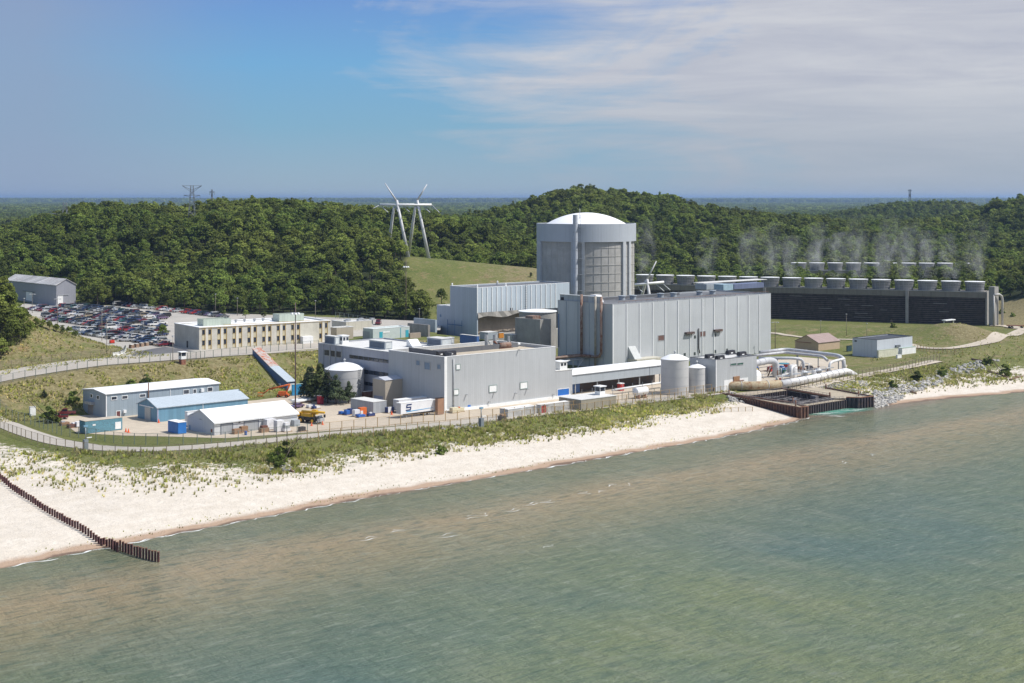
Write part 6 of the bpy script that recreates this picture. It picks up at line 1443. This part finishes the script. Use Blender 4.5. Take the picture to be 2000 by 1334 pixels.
fence('outer chain-link fence along the lake side of the patrol road, right half',smoothpx([(600,862),(750,850),(900,836),(1100,810),(1250,791),(1420,769)]),2.5,3.,'rust')
fence('inner chain-link fence between the patrol road and the yard, left half',[PG(-60,780),PG(0,800),PG(60,830)]+smoothpx([(120,850),(240,868),(330,870),(440,866),(540,856),(620,847)]),2.8,3.2,'green')
fence('inner chain-link fence between the patrol road and the yard, right half',smoothpx([(620,847),(760,832),(870,822),(985,816),(1120,801),(1290,780),(1390,767)]),2.6,3.6,'rust')
fence('chain-link fence along the bank crest road',[(150,404.5),(178,404.5),(204,406),(235,405.5)],2.5,3.4,'green')
fence('chain-link fence between the bank and the office block',[P(366,704,10),P(497,690,10)],2.5,3.4,'green')
fence('chain-link fence right of the stairway above the bank',[P(512,689,10),P(622,679,10)],2.5,3.4,'green')
fence('chain-link fence at the landward side of the crest road below the dune',[(160,429),(185,430),(204,430),(221,431)],2.2,3.4,'post')
fence('chain-link fence in front of the pipe yard and rocky shore',[P(1540,762),P(1640,745),P(1720,731),P(1800,715),P(1835,708)],2.6,2.4,'post')
fence('low wooden sand fence across the beach left of the basin',[P(1350,801,-1),P(1400,802,-1),P(1470,798,-1)],1.3,2.2,'rust',.06)
fence('brown post fence beside the kiosk and shore road',[P(1792,684),P(1815,690),P(1850,697),P(1880,700)],2.0,3.,'rust')
fence('chain-link fence around the gallery and vessel',[P(1215,782),P(1290,772)],2.2,3.,'green')
fence('chain-link fence at the foot of the wood behind the office',[P(655,622,10),P(725,629,10),P(728,634,10)],3.0,3.,'green')
# ================================================================ groyne of steel piles
PT=[(-40,915),(0,945),(40,975),(84,1002),(130,1027),(180,1049),(232,1075),(270,1088),(314,1099)]
tops=[]; pp=[Vector(p) for p in PT]; tot=sum((b_-a).length for a,b_ in zip(pp,pp[1:])); 
def atl(s):
    for a,b_ in zip(pp,pp[1:]):
        L_=(b_-a).length
        if s<=L_: return a+(b_-a)*(s/L_)
        s-=L_
    return pp[-1]
s=0; pl=[]
while s<=tot: pl.append(atl(s)); s+=5.0+1.1*s/tot
pr0=None; PM=rusty('pile_purple_rust',(.075,.03,.035),.4,(.15,.06,.05))
for i,p in enumerate(pl):
    zg=-3.0 if p.x>232 else -2.6+.0; u,v=P(p.x,p.y,zg if p.x>200 else -2.2)
    g=gz(u,v); wet=g<-3.02; zt_=(-3+1.75 if wet else g+1.3)+random.uniform(-.12,.12)
    lab='rusty steel pile standing in the lake at the seaward end of the groyne' if wet else 'rusty steel pile standing in dry sand in the groyne across the beach'
    base=min(g,-3)-.8 if wet else g-.8
    if pr0 is None:
        pr0=empty('groyne_pile',(u,v,base),lab,'pile','steel piles of the groyne on the beach'); hgt=zt_-base
        MB().box(-.24,.24,-.16,-.05,0,1).box(-.24,.24,.05,.16,0,1).box(-.07,.07,-.05,.05,0,1).build('shaft',PM,pr0); MB().box(-.26,.26,-.18,.18,1.0,1.03).build('cap',CAP,pr0)
        pr0.scale=(1,1,hgt); pr0.rotation_euler=(0,0,.85)
    else: dup(pr0,(u,v,base),.85+random.uniform(-.15,.15),lab,(1,1,zt_-base))
# ================================================================ scatter by geometry nodes (stuff only)
def scatter(name,pts,scl,rot,idx,protos_,label,cat):
    me=bpy.data.meshes.new(name); me.vertices.add(len(pts)); me.vertices.foreach_set('co',np.asarray(pts,np.float32).ravel())
    for nm,arr,ty in (('scl',scl,'FLOAT'),('rot',rot,'FLOAT'),('pick',idx,'INT')):
        a=me.attributes.new(nm,ty,'POINT'); a.data.foreach_set('value',np.asarray(arr,np.float32 if ty=='FLOAT' else np.int32))
    o=bpy.data.objects.new(name,me); COL.objects.link(o); tag(o,label,cat,kind='stuff')
    col=bpy.data.collections.new(name+'_kinds')
    for p_ in protos_: col.objects.link(p_)
    ng=bpy.data.node_groups.new(name+'_scatter','GeometryNodeTree'); ng.interface.new_socket('Geometry',in_out='INPUT',socket_type='NodeSocketGeometry'); ng.interface.new_socket('Geometry',in_out='OUTPUT',socket_type='NodeSocketGeometry')
    gi=ng.nodes.new('NodeGroupInput'); go=ng.nodes.new('NodeGroupOutput'); ip=ng.nodes.new('GeometryNodeInstanceOnPoints'); ci=ng.nodes.new('GeometryNodeCollectionInfo'); ci.inputs[0].default_value=col; ci.inputs['Separate Children'].default_value=True; ci.inputs['Reset Children'].default_value=True
    def na(nm,ty):
        n=ng.nodes.new('GeometryNodeInputNamedAttribute'); n.data_type=ty; n.inputs['Name'].default_value=nm; return n.outputs['Attribute']
    cx=ng.nodes.new('ShaderNodeCombineXYZ'); ng.links.new(na('rot','FLOAT'),cx.inputs[2]); e2=ng.nodes.new('FunctionNodeEulerToRotation'); ng.links.new(cx.outputs[0],e2.inputs[0]); ng.links.new(e2.outputs[0],ip.inputs['Rotation'])
    ng.links.new(gi.outputs[0],ip.inputs['Points']); ng.links.new(ci.outputs[0],ip.inputs['Instance']); ip.inputs['Pick Instance'].default_value=True
    ng.links.new(na('pick','INT'),ip.inputs['Instance Index']); sc3=ng.nodes.new('ShaderNodeCombineXYZ'); s_=na('scl','FLOAT')
    for k in range(3): ng.links.new(s_,sc3.inputs[k])
    ng.links.new(sc3.outputs[0],ip.inputs['Scale']); ng.links.new(ip.outputs[0],go.inputs[0])
    md=o.modifiers.new('scatter','NODES'); md.node_group=ng; return o
def leafmat(name,c0,c1,c2=None,tl=.34):
    m,nt,b=newmat(name); oi=N(nt,'ShaderNodeObjectInfo').outputs['Random']; p=geo(nt)
    n=noise_(nt,p,.45,4,.7); c=mix(nt,mapr(nt,n,.35,.65),c0,c1)
    big=noise_(nt,p,.012,3,.6); c=mix(nt,mapr(nt,big,.45,.66,0,.55),c,c2 or tuple(x*1.5 for x in c1))
    r_=mapr(nt,oi,0,1,.45,1.6); v=N(nt,'ShaderNodeVectorMath',operation='SCALE'); L(nt,c,v.inputs[0]); L(nt,r_,v.inputs['Scale'])
    tint=mix(nt,mapr(nt,math_(nt,'FRACT',math_(nt,'MULTIPLY',oi,7.31)),.45,1.,0,.6),v.outputs[0],(.125,.14,.025))
    L(nt,tint,b.inputs['Base Color']); b.inputs['Roughness'].default_value=.75; b.inputs['Specular IOR Level'].default_value=.2
    tr=N(nt,'ShaderNodeBsdfTranslucent'); L(nt,tint,tr.inputs['Color']); mx=N(nt,'ShaderNodeMixShader'); mx.inputs[0].default_value=tl; L(nt,b.outputs[0],mx.inputs[1]); L(nt,tr.outputs[0],mx.inputs[2]); L(nt,mx.outputs[0],nt.nodes['Material Output'].inputs['Surface'])
    MC[name]=m; return m
LEAF=leafmat('leaf_green',(.072,.118,.022),(.180,.230,.046),(.245,.27,.060)); PINE=leafmat('pine_needles',(.03,.05,.025),(.06,.085,.04),(.09,.105,.055)); LEAF2=leafmat('bush_leaf',(.075,.115,.02),(.15,.19,.045))
BARK=plain('bark',(.09,.07,.055),.9,var=.2)
def crown_mb(seed,R=4.8,Hc=8.,z0=4.,lobes=20,per=46,q=.85,cone=False):
    r=np.random.RandomState(seed); V=[];Fc=[]; L_=[]
    for i in range(lobes):
        a=r.uniform(0,2*math.pi); t=r.uniform(0,1)**.8; h=t
        rad=(1-h**2.2)**.5*R*.72 if not cone else (1-h)*R*.85
        rr=rad*r.uniform(.35,1.0); c=np.array([rr*math.cos(a),rr*math.sin(a),z0+h*Hc*.82]); lr=(R*.42*r.uniform(.65,1.15))*(1-.45*h if not cone else 1-.75*h); L_.append((c,lr))
    for c,lr in L_:
        n=int(per*(lr/(R*.42))**1.5)+8
        d=r.normal(size=(n,3)); d/=np.linalg.norm(d,axis=1)[:,None]; d[:,2]=np.where(d[:,2]<-.35,-d[:,2],d[:,2])
        pos=c+d*lr*r.uniform(.72,1.12,size=(n,1))*np.array([1,1,.78])
        for p,dd in zip(pos,d):
            nrm=dd+r.normal(size=3)*.55+np.array([0,0,.35]); nrm/=np.linalg.norm(nrm); a=np.cross(nrm,r.normal(size=3)); a/=np.linalg.norm(a)+1e-9; b_=np.cross(nrm,a); s=q*r.uniform(.55,1.25)
            k=len(V); V+=[tuple(p-a*s*.55-b_*s*.15),tuple(p+a*s*.1-b_*s*.5),tuple(p+a*s*.6+b_*s*.1),tuple(p-a*s*.05+b_*s*.55)]; Fc.append((k,k+1,k+2,k+3))
    m=MB(); m.v=V; m.f=Fc; m.m=[0]*len(Fc); m.sm=[False]*len(Fc); return m
def trunk_mb(seed,h=9.,r0=.35,limbs=5):
    r=random.Random(seed); m=MB(); m.tube([(0,0,-1.5),(r.uniform(-.2,.2),r.uniform(-.2,.2),h*.4),(r.uniform(-.5,.5),r.uniform(-.5,.5),h)],r0,7,r2=.1)
    for i in range(limbs):
        a=r.uniform(0,6.28); z=h*r.uniform(.35,.75); l=r.uniform(1.8,3.2); m.tube([(0,0,z),(l*.5*math.cos(a),l*.5*math.sin(a),z+l*.4),(l*math.cos(a),l*math.sin(a),z+l)],r0*.38,5,r2=.05)
    return m
def hidden(o):
    for c in list(o.users_collection): c.objects.unlink(o)
    return o
def tree_proto(seed,kind='broad'):
    if kind=='broad': c=crown_mb(seed,*[(4.9,8.5,3.2,26,84,.64),(5.4,7.4,2.8,28,84,.64),(4.2,10.0,3.0,26,82,.62)][seed%3]); t=trunk_mb(seed); mat=LEAF
    elif kind=='pine': c=crown_mb(seed,4.7,10.5,1.6,44,52,.75,cone=True); t=trunk_mb(seed,11,.3,4); mat=PINE
    else: c=crown_mb(seed,1.9,2.6,.1,10,40,.55); t=trunk_mb(seed,1.6,.12,2); mat=LEAF2
    return c,t,mat
KIND=[]
for i in range(7):
    c,t,mat=tree_proto(i+1); KIND.append((c,t,mat))
def mk(i):
    c,t,mat=KIND[i]; return c,t,mat
# one combined mesh per kind for the far woods
merged=[]
for i,(c,t,mat) in enumerate(KIND):
    m=MB(); m.v=list(c.v); m.f=list(c.f); m.m=list(c.m); m.sm=list(c.sm); m.add(t.v,t.f,1,False); merged.append(hidden(m.build('wood_kind',[mat,BARK],fix=False)))
clump=[]
for i in range(4):
    c=crown_mb(40+i,14,9,0,30,38,2.6); c.sm=[False]*len(c.f); clump.append(hidden(c.build('clump_kind',[LEAF],fix=False)))
# candidate tree positions on a jittered grid that coarsens with distance
cand=[]; rt=random.Random(99)
def add_band(F0,F1,sp,kk,s0,s1):
    F=F0
    while F<F1:
        hw=F*.44; R=-hw
        while R<hw:
            f=F+rt.uniform(-.45,.45)*sp; r=R+rt.uniform(-.45,.45)*sp; U=r*SS+f*CC; V=-r*CC+f*SS
            if V>330 and U>150 and (f>2000 or inwood(U,V)):
                zg=gz(U,V)
                if zg>-1: cand.append((U,V,zg-.3,s0+(s1-s0)*min(1,max(0,.5+.55*fb(U,V,38)+rt.uniform(-.32,.32))),kk,f,r))
            R+=sp
        F+=sp
add_band(600,1250,7.2,0,.5,1.42); add_band(1250,2300,8.6,0,.65,1.5); add_band(2300,4200,11.5,0,1.1,1.6); add_band(4200,13000,34.,1,1.2,1.9); add_band(13000,40000,110.,1,3.,5.)
# trees that also stand on open ground, listed from the photograph: column, foot row, ground height guess, size
def onpx(x,y,z,s): 
    u,v=PG(x,y); return (u,v,gz(u,v)-.2,s)
left=[(2,700,18,.72),(14,690,19,.9),(26,672,20,.85),(38,668,20,.8),(50,660,19,.62),(8,655,21,1.0),(30,645,21,.95),(-8,640,22,1.2),(18,625,22,1.1),(44,640,20,.7),(-20,660,21,1.2),(5,615,23,1.2),(58,655,18,.5),(-30,620,22,1.3),(70,640,17,.38),(84,640,16,.32),(96,645,15,.34),(110,648,14,.32),(122,652,13.5,.30),(135,655,13,.34),(147,660,12.5,.3)]
seen=[]
def place_tree(i,kinds,U,V,z,s,label,group,name='broadleaf_tree',cat='tree'):
    k=i%len(kinds); proto=kinds[k]
    if proto['root'] is None:
        r=empty(name,(U,V,z),label,cat,group,rt.uniform(0,6.28)); c,t,mat=proto['src']; c.build('crown',mat,r,fix=False); t.build('trunk',BARK,r,fix=False); r.scale=(s,)*3; proto['root']=r
    else:
        r=dup(proto['root'],(U,V,z),rt.uniform(0,6.28),label,s); r['group']=group
    return r
BK=[{'root':None,'src':k} for k in KIND]
for i,(x,y,z,s) in enumerate(left):
    u,v,zz,s=onpx(x,y,z,s*.92)
    place_tree(i,BK,u,v,zz,s,'broadleaf tree on the grassy dune at the left edge, %s'%('tall' if s>.8 else 'medium-sized' if s>.5 else 'small, above the car park'),'trees on the dune at the left edge')
# visible forest-edge trees as individuals: those nearest the camera
near=[c for c in cand if c[4]==0 and c[5]<1000]
def front(c):
    """roughly how much of it shows: nearest first within a column"""
    return c[5]
cols={}
for c in near:
    px=1000+FL*c[6]/c[5]
    if -40<px<2040: cols.setdefault(int(px//28),[]).append(c)
ind=[]
for k,l in cols.items():
    l.sort(key=front); ind+=l[:4]
ind.sort(key=front); ind=ind[:265]; inds=set(id(c) for c in ind)
def zone(px,F):
    if px<60: return 'in the wood at the far left behind the warehouse'
    if px<160: return 'in the wood directly behind the grey warehouse'
    if px<330: return 'in the wood edge behind the car park'
    if px<640: return 'in the wood edge behind the office block'
    if px<860: return 'in the wood edge left of the grassy dune'
    if px<1075: return 'in the wood behind the crest of the grassy dune'
    if px<1300: return 'in the wood behind the containment'
    if px<1940: return 'in the wood between and behind the cooling towers'
    return 'in the wood at the right edge beyond the cooling tower'
for i,c in enumerate(ind):
    px=1000+FL*c[6]/c[5]; sz='large' if c[3]>1.05 else 'medium' if c[3]>.88 else 'small'
    place_tree(i*3+int(c[3]*10),BK,c[0],c[1],c[2],c[3],'%s green broadleaf tree %s'%(sz,zone(px,c[5])),'broadleaf trees at the near edge of the woods')
rest=[c for c in cand if id(c) not in inds]
w0=[c for c in rest if c[4]==0]; w1=[c for c in rest if c[4]==1]
scatter('woods',[c[:3] for c in w0],[c[3] for c in w0],[rt.uniform(0,6.28) for c in w0],[rt.randrange(len(merged)) for c in w0],merged,'dense green broadleaf woods covering the hills behind the plant','woods')
scatter('far_woods',[(c[0],c[1],c[2]-2) for c in w1],[c[3] for c in w1],[rt.uniform(0,6.28) for c in w1],[rt.randrange(4) for c in w1],clump,'far bluish woods stretching flat to the horizon','woods')
print('TREES',len(w0),len(w1),len(ind))
# open-ground trees near the dune slope and yard
SK=[{'root':None,'src':KIND[i]} for i in (2,4)]
for lab,x,y,z,s in (('broad tree at the right end of the wood above the slope',823,617,11,.95),('bushy tree on the dune slope left of the auxiliary building',862,596,14,.75),('small tree on the dune slope below the bushy one',866,612,11,.45),('low tree beside the small grey shed roof',835,632,10,.5),('small dark tree standing alone on the sandy dune top',1037,541,24,.22),
  ('bright round tree at the back of the car park by the warehouse',190,598,10,1.05),('second bright tree behind the warehouse end',165,592,10,1.1),('pale small tree right of the car park back row',435,618,10,.42),('pale small tree behind the office roof vents',480,622,10,.36),('small shrub behind the office roof right part',516,624,10,.34),('dark tree against the landward wall of the office',318,662,10,.5)):
    u,v=PG(x,y); place_tree(int(x),SK,u,v,gz(u,v)-.2,s,lab,None,'tree')
for r_ in [o for o in bpy.data.objects if o.name.startswith('tree') and 'group' in o.keys() and not o['group']]: del r_['group']
BUSH=[{'root':None,'src':tree_proto(60+i,'bush')} for i in range(3)]
for lab,x,y,z,s,cat in (('dark round bush at the left end of the workshop',146,790,1,1.5,'bush'),('low spreading green bush beside the maroon pickups',92,823,0,1.6,'bush'),('second low bush left of the blue cabin scrap',105,826,0,1.2,'bush'),('small shrub on the bank behind the workshop',256,752,3,.8,'bush'),('taller shrub on the bank behind the workshop flue',285,750,3,1.1,'bush'),
  ('dense green bush in the grass gully below the garage',543,905,-.6,1.4,'bush'),('smaller bush beside the gully bush',558,893,-.4,1.4,'bush'),('bush in the gully nearer the beach',548,915,-1,1.1,'bush'),('green bush at the edge of the beach grass in the second gully',862,886,-1,.9,'bush'),('tall feathery green bush on the beach at the right edge',1961,736,-1,1.7,'bush'),
  ('bush among rocks on the right shore',1790,745,-.5,1.4,'bush'),('round bush on the mound edge before the cooling tower',1744,640,3,1.1,'bush'),('bush on the rocky shore above the beach',1842,735,-.2,1.2,'bush'),('low bush by the shore rocks near the basin',1745,760,-1,1.1,'bush'),('low green bush at the far right above the beach',1930,712,0,1.3,'bush'),('small tree-like bush on the slope right of the tower',1957,612,6,1.2,'bush'),('second bush on the slope right of the tower',1978,618,6,.9,'bush')):
    u,v=PG(x,y); place_tree(int(x),BUSH,u,v,gz(u,v),s,lab,None,'bush',cat)
for o in bpy.data.objects:
    if 'group' in o.keys() and not o['group']: del o['group']
# conifers
PK=[{'root':None,'src':tree_proto(80+i,'pine')} for i in range(3)]
for i,(lab,x,y,z,s) in enumerate((('tall dark pine at the left of the group beside the storage tank',609,782,0,.92),('tallest pine of the group in front of the storage tank',624,785,0,1.08),('broad pine left of the storage tank shell',640,788,0,.86),('broad pine in front of the storage tank middle',656,790,0,.82),('small pine nearest the storage tank ladder',681,788,0,.62),('rear pine behind the group against the bank',628,776,0,.95),('lone slim cypress on the dry bank',86,778,3,.24),('slender pine at the foot of the bank right of the stairway',604,770,0,.8))):
    u,v=PG(x,y); place_tree(i,PK,u,v,gz(u,v)-.1,s,lab,'pine trees in the lower yard','pine_tree','pine tree')
# ================================================================ beach grass, weeds, rocks (stuff)
gm_=[leafmat('dune_grass_%s'%n,*c,tl=.5) for n,c in (('green',((.30,.34,.07),(.48,.49,.14))),('dry',((.46,.42,.20),(.60,.54,.30))))]
tk=[]
for i in range(4):
    r=random.Random(i); m=MB()
    for k in range(16):
        a=r.uniform(0,6.28); l=r.uniform(.5,1.0); d=r.uniform(.1,.55); w_=.09; bx_,by_=d*.35*math.cos(a),d*.35*math.sin(a); tx,ty=d*math.cos(a),d*math.sin(a)
        m.add([(bx_-w_*math.sin(a),by_+w_*math.cos(a),-.05),(bx_+w_*math.sin(a),by_-w_*math.cos(a),-.05),(tx,ty,l)],[(0,1,2)])
    tk.append(hidden(m.build('tuft_kind',gm_[i%2],fix=False)))
tp=[];ts=[];tr=[];ti=[]; rg=random.Random(3)
def tuft(U,V,s):
    tp.append((U,V,gz(U,V))); ts.append(s); tr.append(rg.uniform(0,6.28)); ti.append(rg.randrange(4))
while len(tp)<17000:
    U=rg.uniform(112,470); vg,vr=interp(VG,U),interp(VR,U); V=rg.uniform(vg-5,min(vr+2,vg+62)); 
    t=(V-vg)/max(1,vr-vg); cl=fb(U*1.3,V,5)+.6*fb(U+50,V,17)
    dens=.10 if t<0 else (.3+.6*t if t<.5 else .35)
    if U<178 and t<.45: dens*=.45
    if rg.random()<dens*(.35+1.3*max(0,cl+.25)): 
        if U>345 and V<294 and U<384: continue
        tuft(U,V,rg.uniform(.4,.95)*(1.1 if cl>0 else .75))
scatter('beach_grass',tp,ts,tr,ti,tk,'tufts of green and dry beach grass thinning out onto the sand','beach grass')
tp=[];ts=[];tr=[];ti=[]
while len(tp)<15000:
    z_=rg.random()
    if z_<.5: U=rg.uniform(150,330); vf,vc=interp(VF,U),interp(VC,U); V=rg.uniform(vf-2,vc-1)
    elif z_<.8: U=rg.uniform(160,232); V=rg.uniform(interp(VC,U)+14,520)
    else: U=rg.uniform(384,640); V=rg.uniform(268,340)
    if U>232 and V>interp(VC,U)-1 and U<345: continue
    if inpoly(U,V,YARD): continue
    px,py=toPx(U,V,gz(U,V))
    if U>384 and 1480<px<1700 and py<760: continue
    if U>384 and abs(V-interp([(400,292),(440,300),(480,315),(560,330),(620,345)],U))<4: continue
    if fb(U,V,6)<-.15: continue
    tuft(U,V,rg.uniform(.35,.85))
scatter('bank_weeds',tp,ts,tr,ti,tk,'rough weeds and dry grass on the bank, dune and shore slopes','weeds')
rk=[]
for i in range(4):
    r=random.Random(50+i); m=MB(); 
    pr=[(.05,-.5),(.5,-.35),(.62,0),(.45,.38),(.05,.5)]; m.lathe(pr,0,0,7,smooth=False); m.v=[(x*r.uniform(.75,1.3),y*r.uniform(.75,1.3),z*r.uniform(.7,1.1)) for x,y,z in m.v]
    rk.append(hidden(m.build('rock_kind',concrete('rock_grey',(.40,.39,.37),stain=.3) if i%2 else concrete('rock_pale',(.54,.52,.48),stain=.3),fix=False)))
tp=[];ts=[];tr=[];ti=[]
def rocks(poly,n,s0,s1):
    xs=[p[0] for p in poly]; ys=[p[1] for p in poly]; k=0
    while k<n:
        x,y=rg.uniform(min(xs),max(xs)),rg.uniform(min(ys),max(ys))
        if inpoly(x,y,poly): 
            u,v=PG(x,y); tp.append((u,v,gz(u,v)+.15)); ts.append(rg.uniform(s0,s1)); tr.append(rg.uniform(0,6.28)); ti.append(rg.randrange(4)); k+=1
rocks([(1706,770),(1740,765),(1768,776),(1740,790),(1712,800),(1704,798)],170,.5,1.3); rocks([(1705,766),(1760,752),(1850,732),(1858,742),(1790,765),(1720,778)],170,.6,1.5); rocks([(1820,728),(1900,708),(1960,702),(1920,722),(1850,738)],90,.5,1.3)
rocks([(528,900),(548,896),(572,918),(560,924)],60,.4,1.0); rocks([(860,836),(938,828),(940,833),(870,842)],130,.3,.7); rocks([(1425,768),(1470,778),(1452,788),(1420,782)],60,.4,1.0); rocks([(1560,758),(1690,742),(1700,762),(1600,768)],300,.25,.55)
scatter('shore_rocks',tp,ts,tr,ti,rk,'grey and white riprap boulders heaped beside the basin and along the shore','rocks')
tp=[];ts=[];tr=[];ti=[]
for k in range(420):
    U=rg.uniform(112,360); V=interp(VS,U)+2.6+abs(rg.gauss(0,1.6))+1.2*math.sin(U*.13); tp.append((U,V,gz(U,V))); ts.append(rg.uniform(.12,.42)); tr.append(rg.uniform(0,6.28)); ti.append(rg.randrange(4))
scatter('beach_debris',tp,ts,tr,ti,tk,'small bits of weed and driftwood along the wrack line on the beach','beach debris')
# driftwood
for lab,x0,y0,x1,y1,z in (('dark driftwood log on the beach near the basin rocks',1776,766,1790,770,-1.3),('long rusty beam half buried on the right beach',1930,726,1968,738,-.9),('pale log lying on the right shore grass',1898,702,1935,710,.3),('brown log at the very right of the beach',1972,743,2000,735,-1.),('short dark stump at the mouth of the gully',566,921,573,923,-1)):
    a=PG(x0,y0); c=PG(x1,y1); q=B('driftwood_log',lab,'log',a[0],a[1],gz(*a)); q.mb('stem',MB().tube([(a[0],a[1],gz(*a)+.2),((a[0]+c[0])/2,(a[1]+c[1])/2,(gz(*a)+gz(*c))/2+.35),(c[0],c[1],gz(*c)+.2)],.32,8,r2=.2),rusty('driftwood',(.22,.15,.10),.4)); q.mb('snag',MB().tube([((a[0]+c[0])/2,(a[1]+c[1])/2,gz(*a)+.3),((a[0]+c[0])/2+.3,(a[1]+c[1])/2+.6,gz(*a)+1.0)],.14,6,r2=.05),rusty('driftwood',(.22,.15,.10),.4))
# ================================================================ steam plumes
sm=bpy.data.materials.new('steam'); sm.use_nodes=True; nt=sm.node_tree; nt.nodes.remove(nt.nodes['Principled BSDF'])
tc=N(nt,'ShaderNodeTexCoord').outputs['Object']; xyz=N(nt,'ShaderNodeSeparateXYZ'); L(nt,tc,xyz.inputs[0])
n=noise_(nt,scaled(nt,geo(nt),(.11,.11,.06)),1.,5,.7,1.2)
r_=math_(nt,'SQRT',math_(nt,'ADD',math_(nt,'MULTIPLY',xyz.outputs[0],xyz.outputs[0]),math_(nt,'MULTIPLY',xyz.outputs[1],xyz.outputs[1])))
zf=mapr(nt,xyz.outputs[2],0,30,1,0); ed=mapr(nt,math_(nt,'SUBTRACT',r_,math_(nt,'MULTIPLY',xyz.outputs[2],.14)),1.,5.2,1,0)
dn=math_(nt,'MULTIPLY',math_(nt,'MULTIPLY',mapr(nt,n,.44,.70,0,.08),zf),ed)
v=N(nt,'ShaderNodeVolumePrincipled'); v.inputs['Color'].default_value=(.95,.96,.98,1); v.inputs['Anisotropy'].default_value=.2; L(nt,dn,v.inputs['Density']); L(nt,v.outputs[0],nt.nodes['Material Output'].inputs['Volume'])
for lst,zb_,which in ((plA,21.0,'near'),(plB,21.0,'far')):
    for i,(x,y) in enumerate(lst):
        if which=='near' and i in (1,2,4): continue
        if which=='far' and i in (0,4,9): continue
        rr=random.Random(i+(100 if which=='far' else 0)); h=rr.uniform(15,30); dx,dy=rr.uniform(1,7),rr.uniform(-5,-1)
        m=MB(); n_=12; vs=[]; fs=[]
        prof=[(3.6,0),(5.,.15),(7.5,.45),(9.5,.75),(7.,1.)]
        for r0,t in prof:
            for k in range(n_): a=2*math.pi*k/n_; vs.append((r0*math.cos(a)+dx*t*t,r0*math.sin(a)+dy*t*t,h*t))
        for j in range(len(prof)-1):
            for k in range(n_): l=(k+1)%n_; fs.append((j*n_+k,j*n_+l,(j+1)*n_+l,(j+1)*n_+k))
        fs.append(tuple(range(n_))[::-1]); fs.append(tuple(range(4*n_,5*n_))); m.add(vs,fs,0,True)
        o=m.build('steam_plume',sm,None,loc=(x,y,zb_+.3)); tag(o,'white steam wisp over the %s stack %s the %s cooling tower'%(ORD[len(lst)-1-i] if which=='near' else ORD[i],'from the right end of' if which=='near' else 'from the left on',which),'steam','steam wisps over the cooling towers')
sc.cycles.volume_bounces=1; sc.cycles.volume_step_rate=2.0
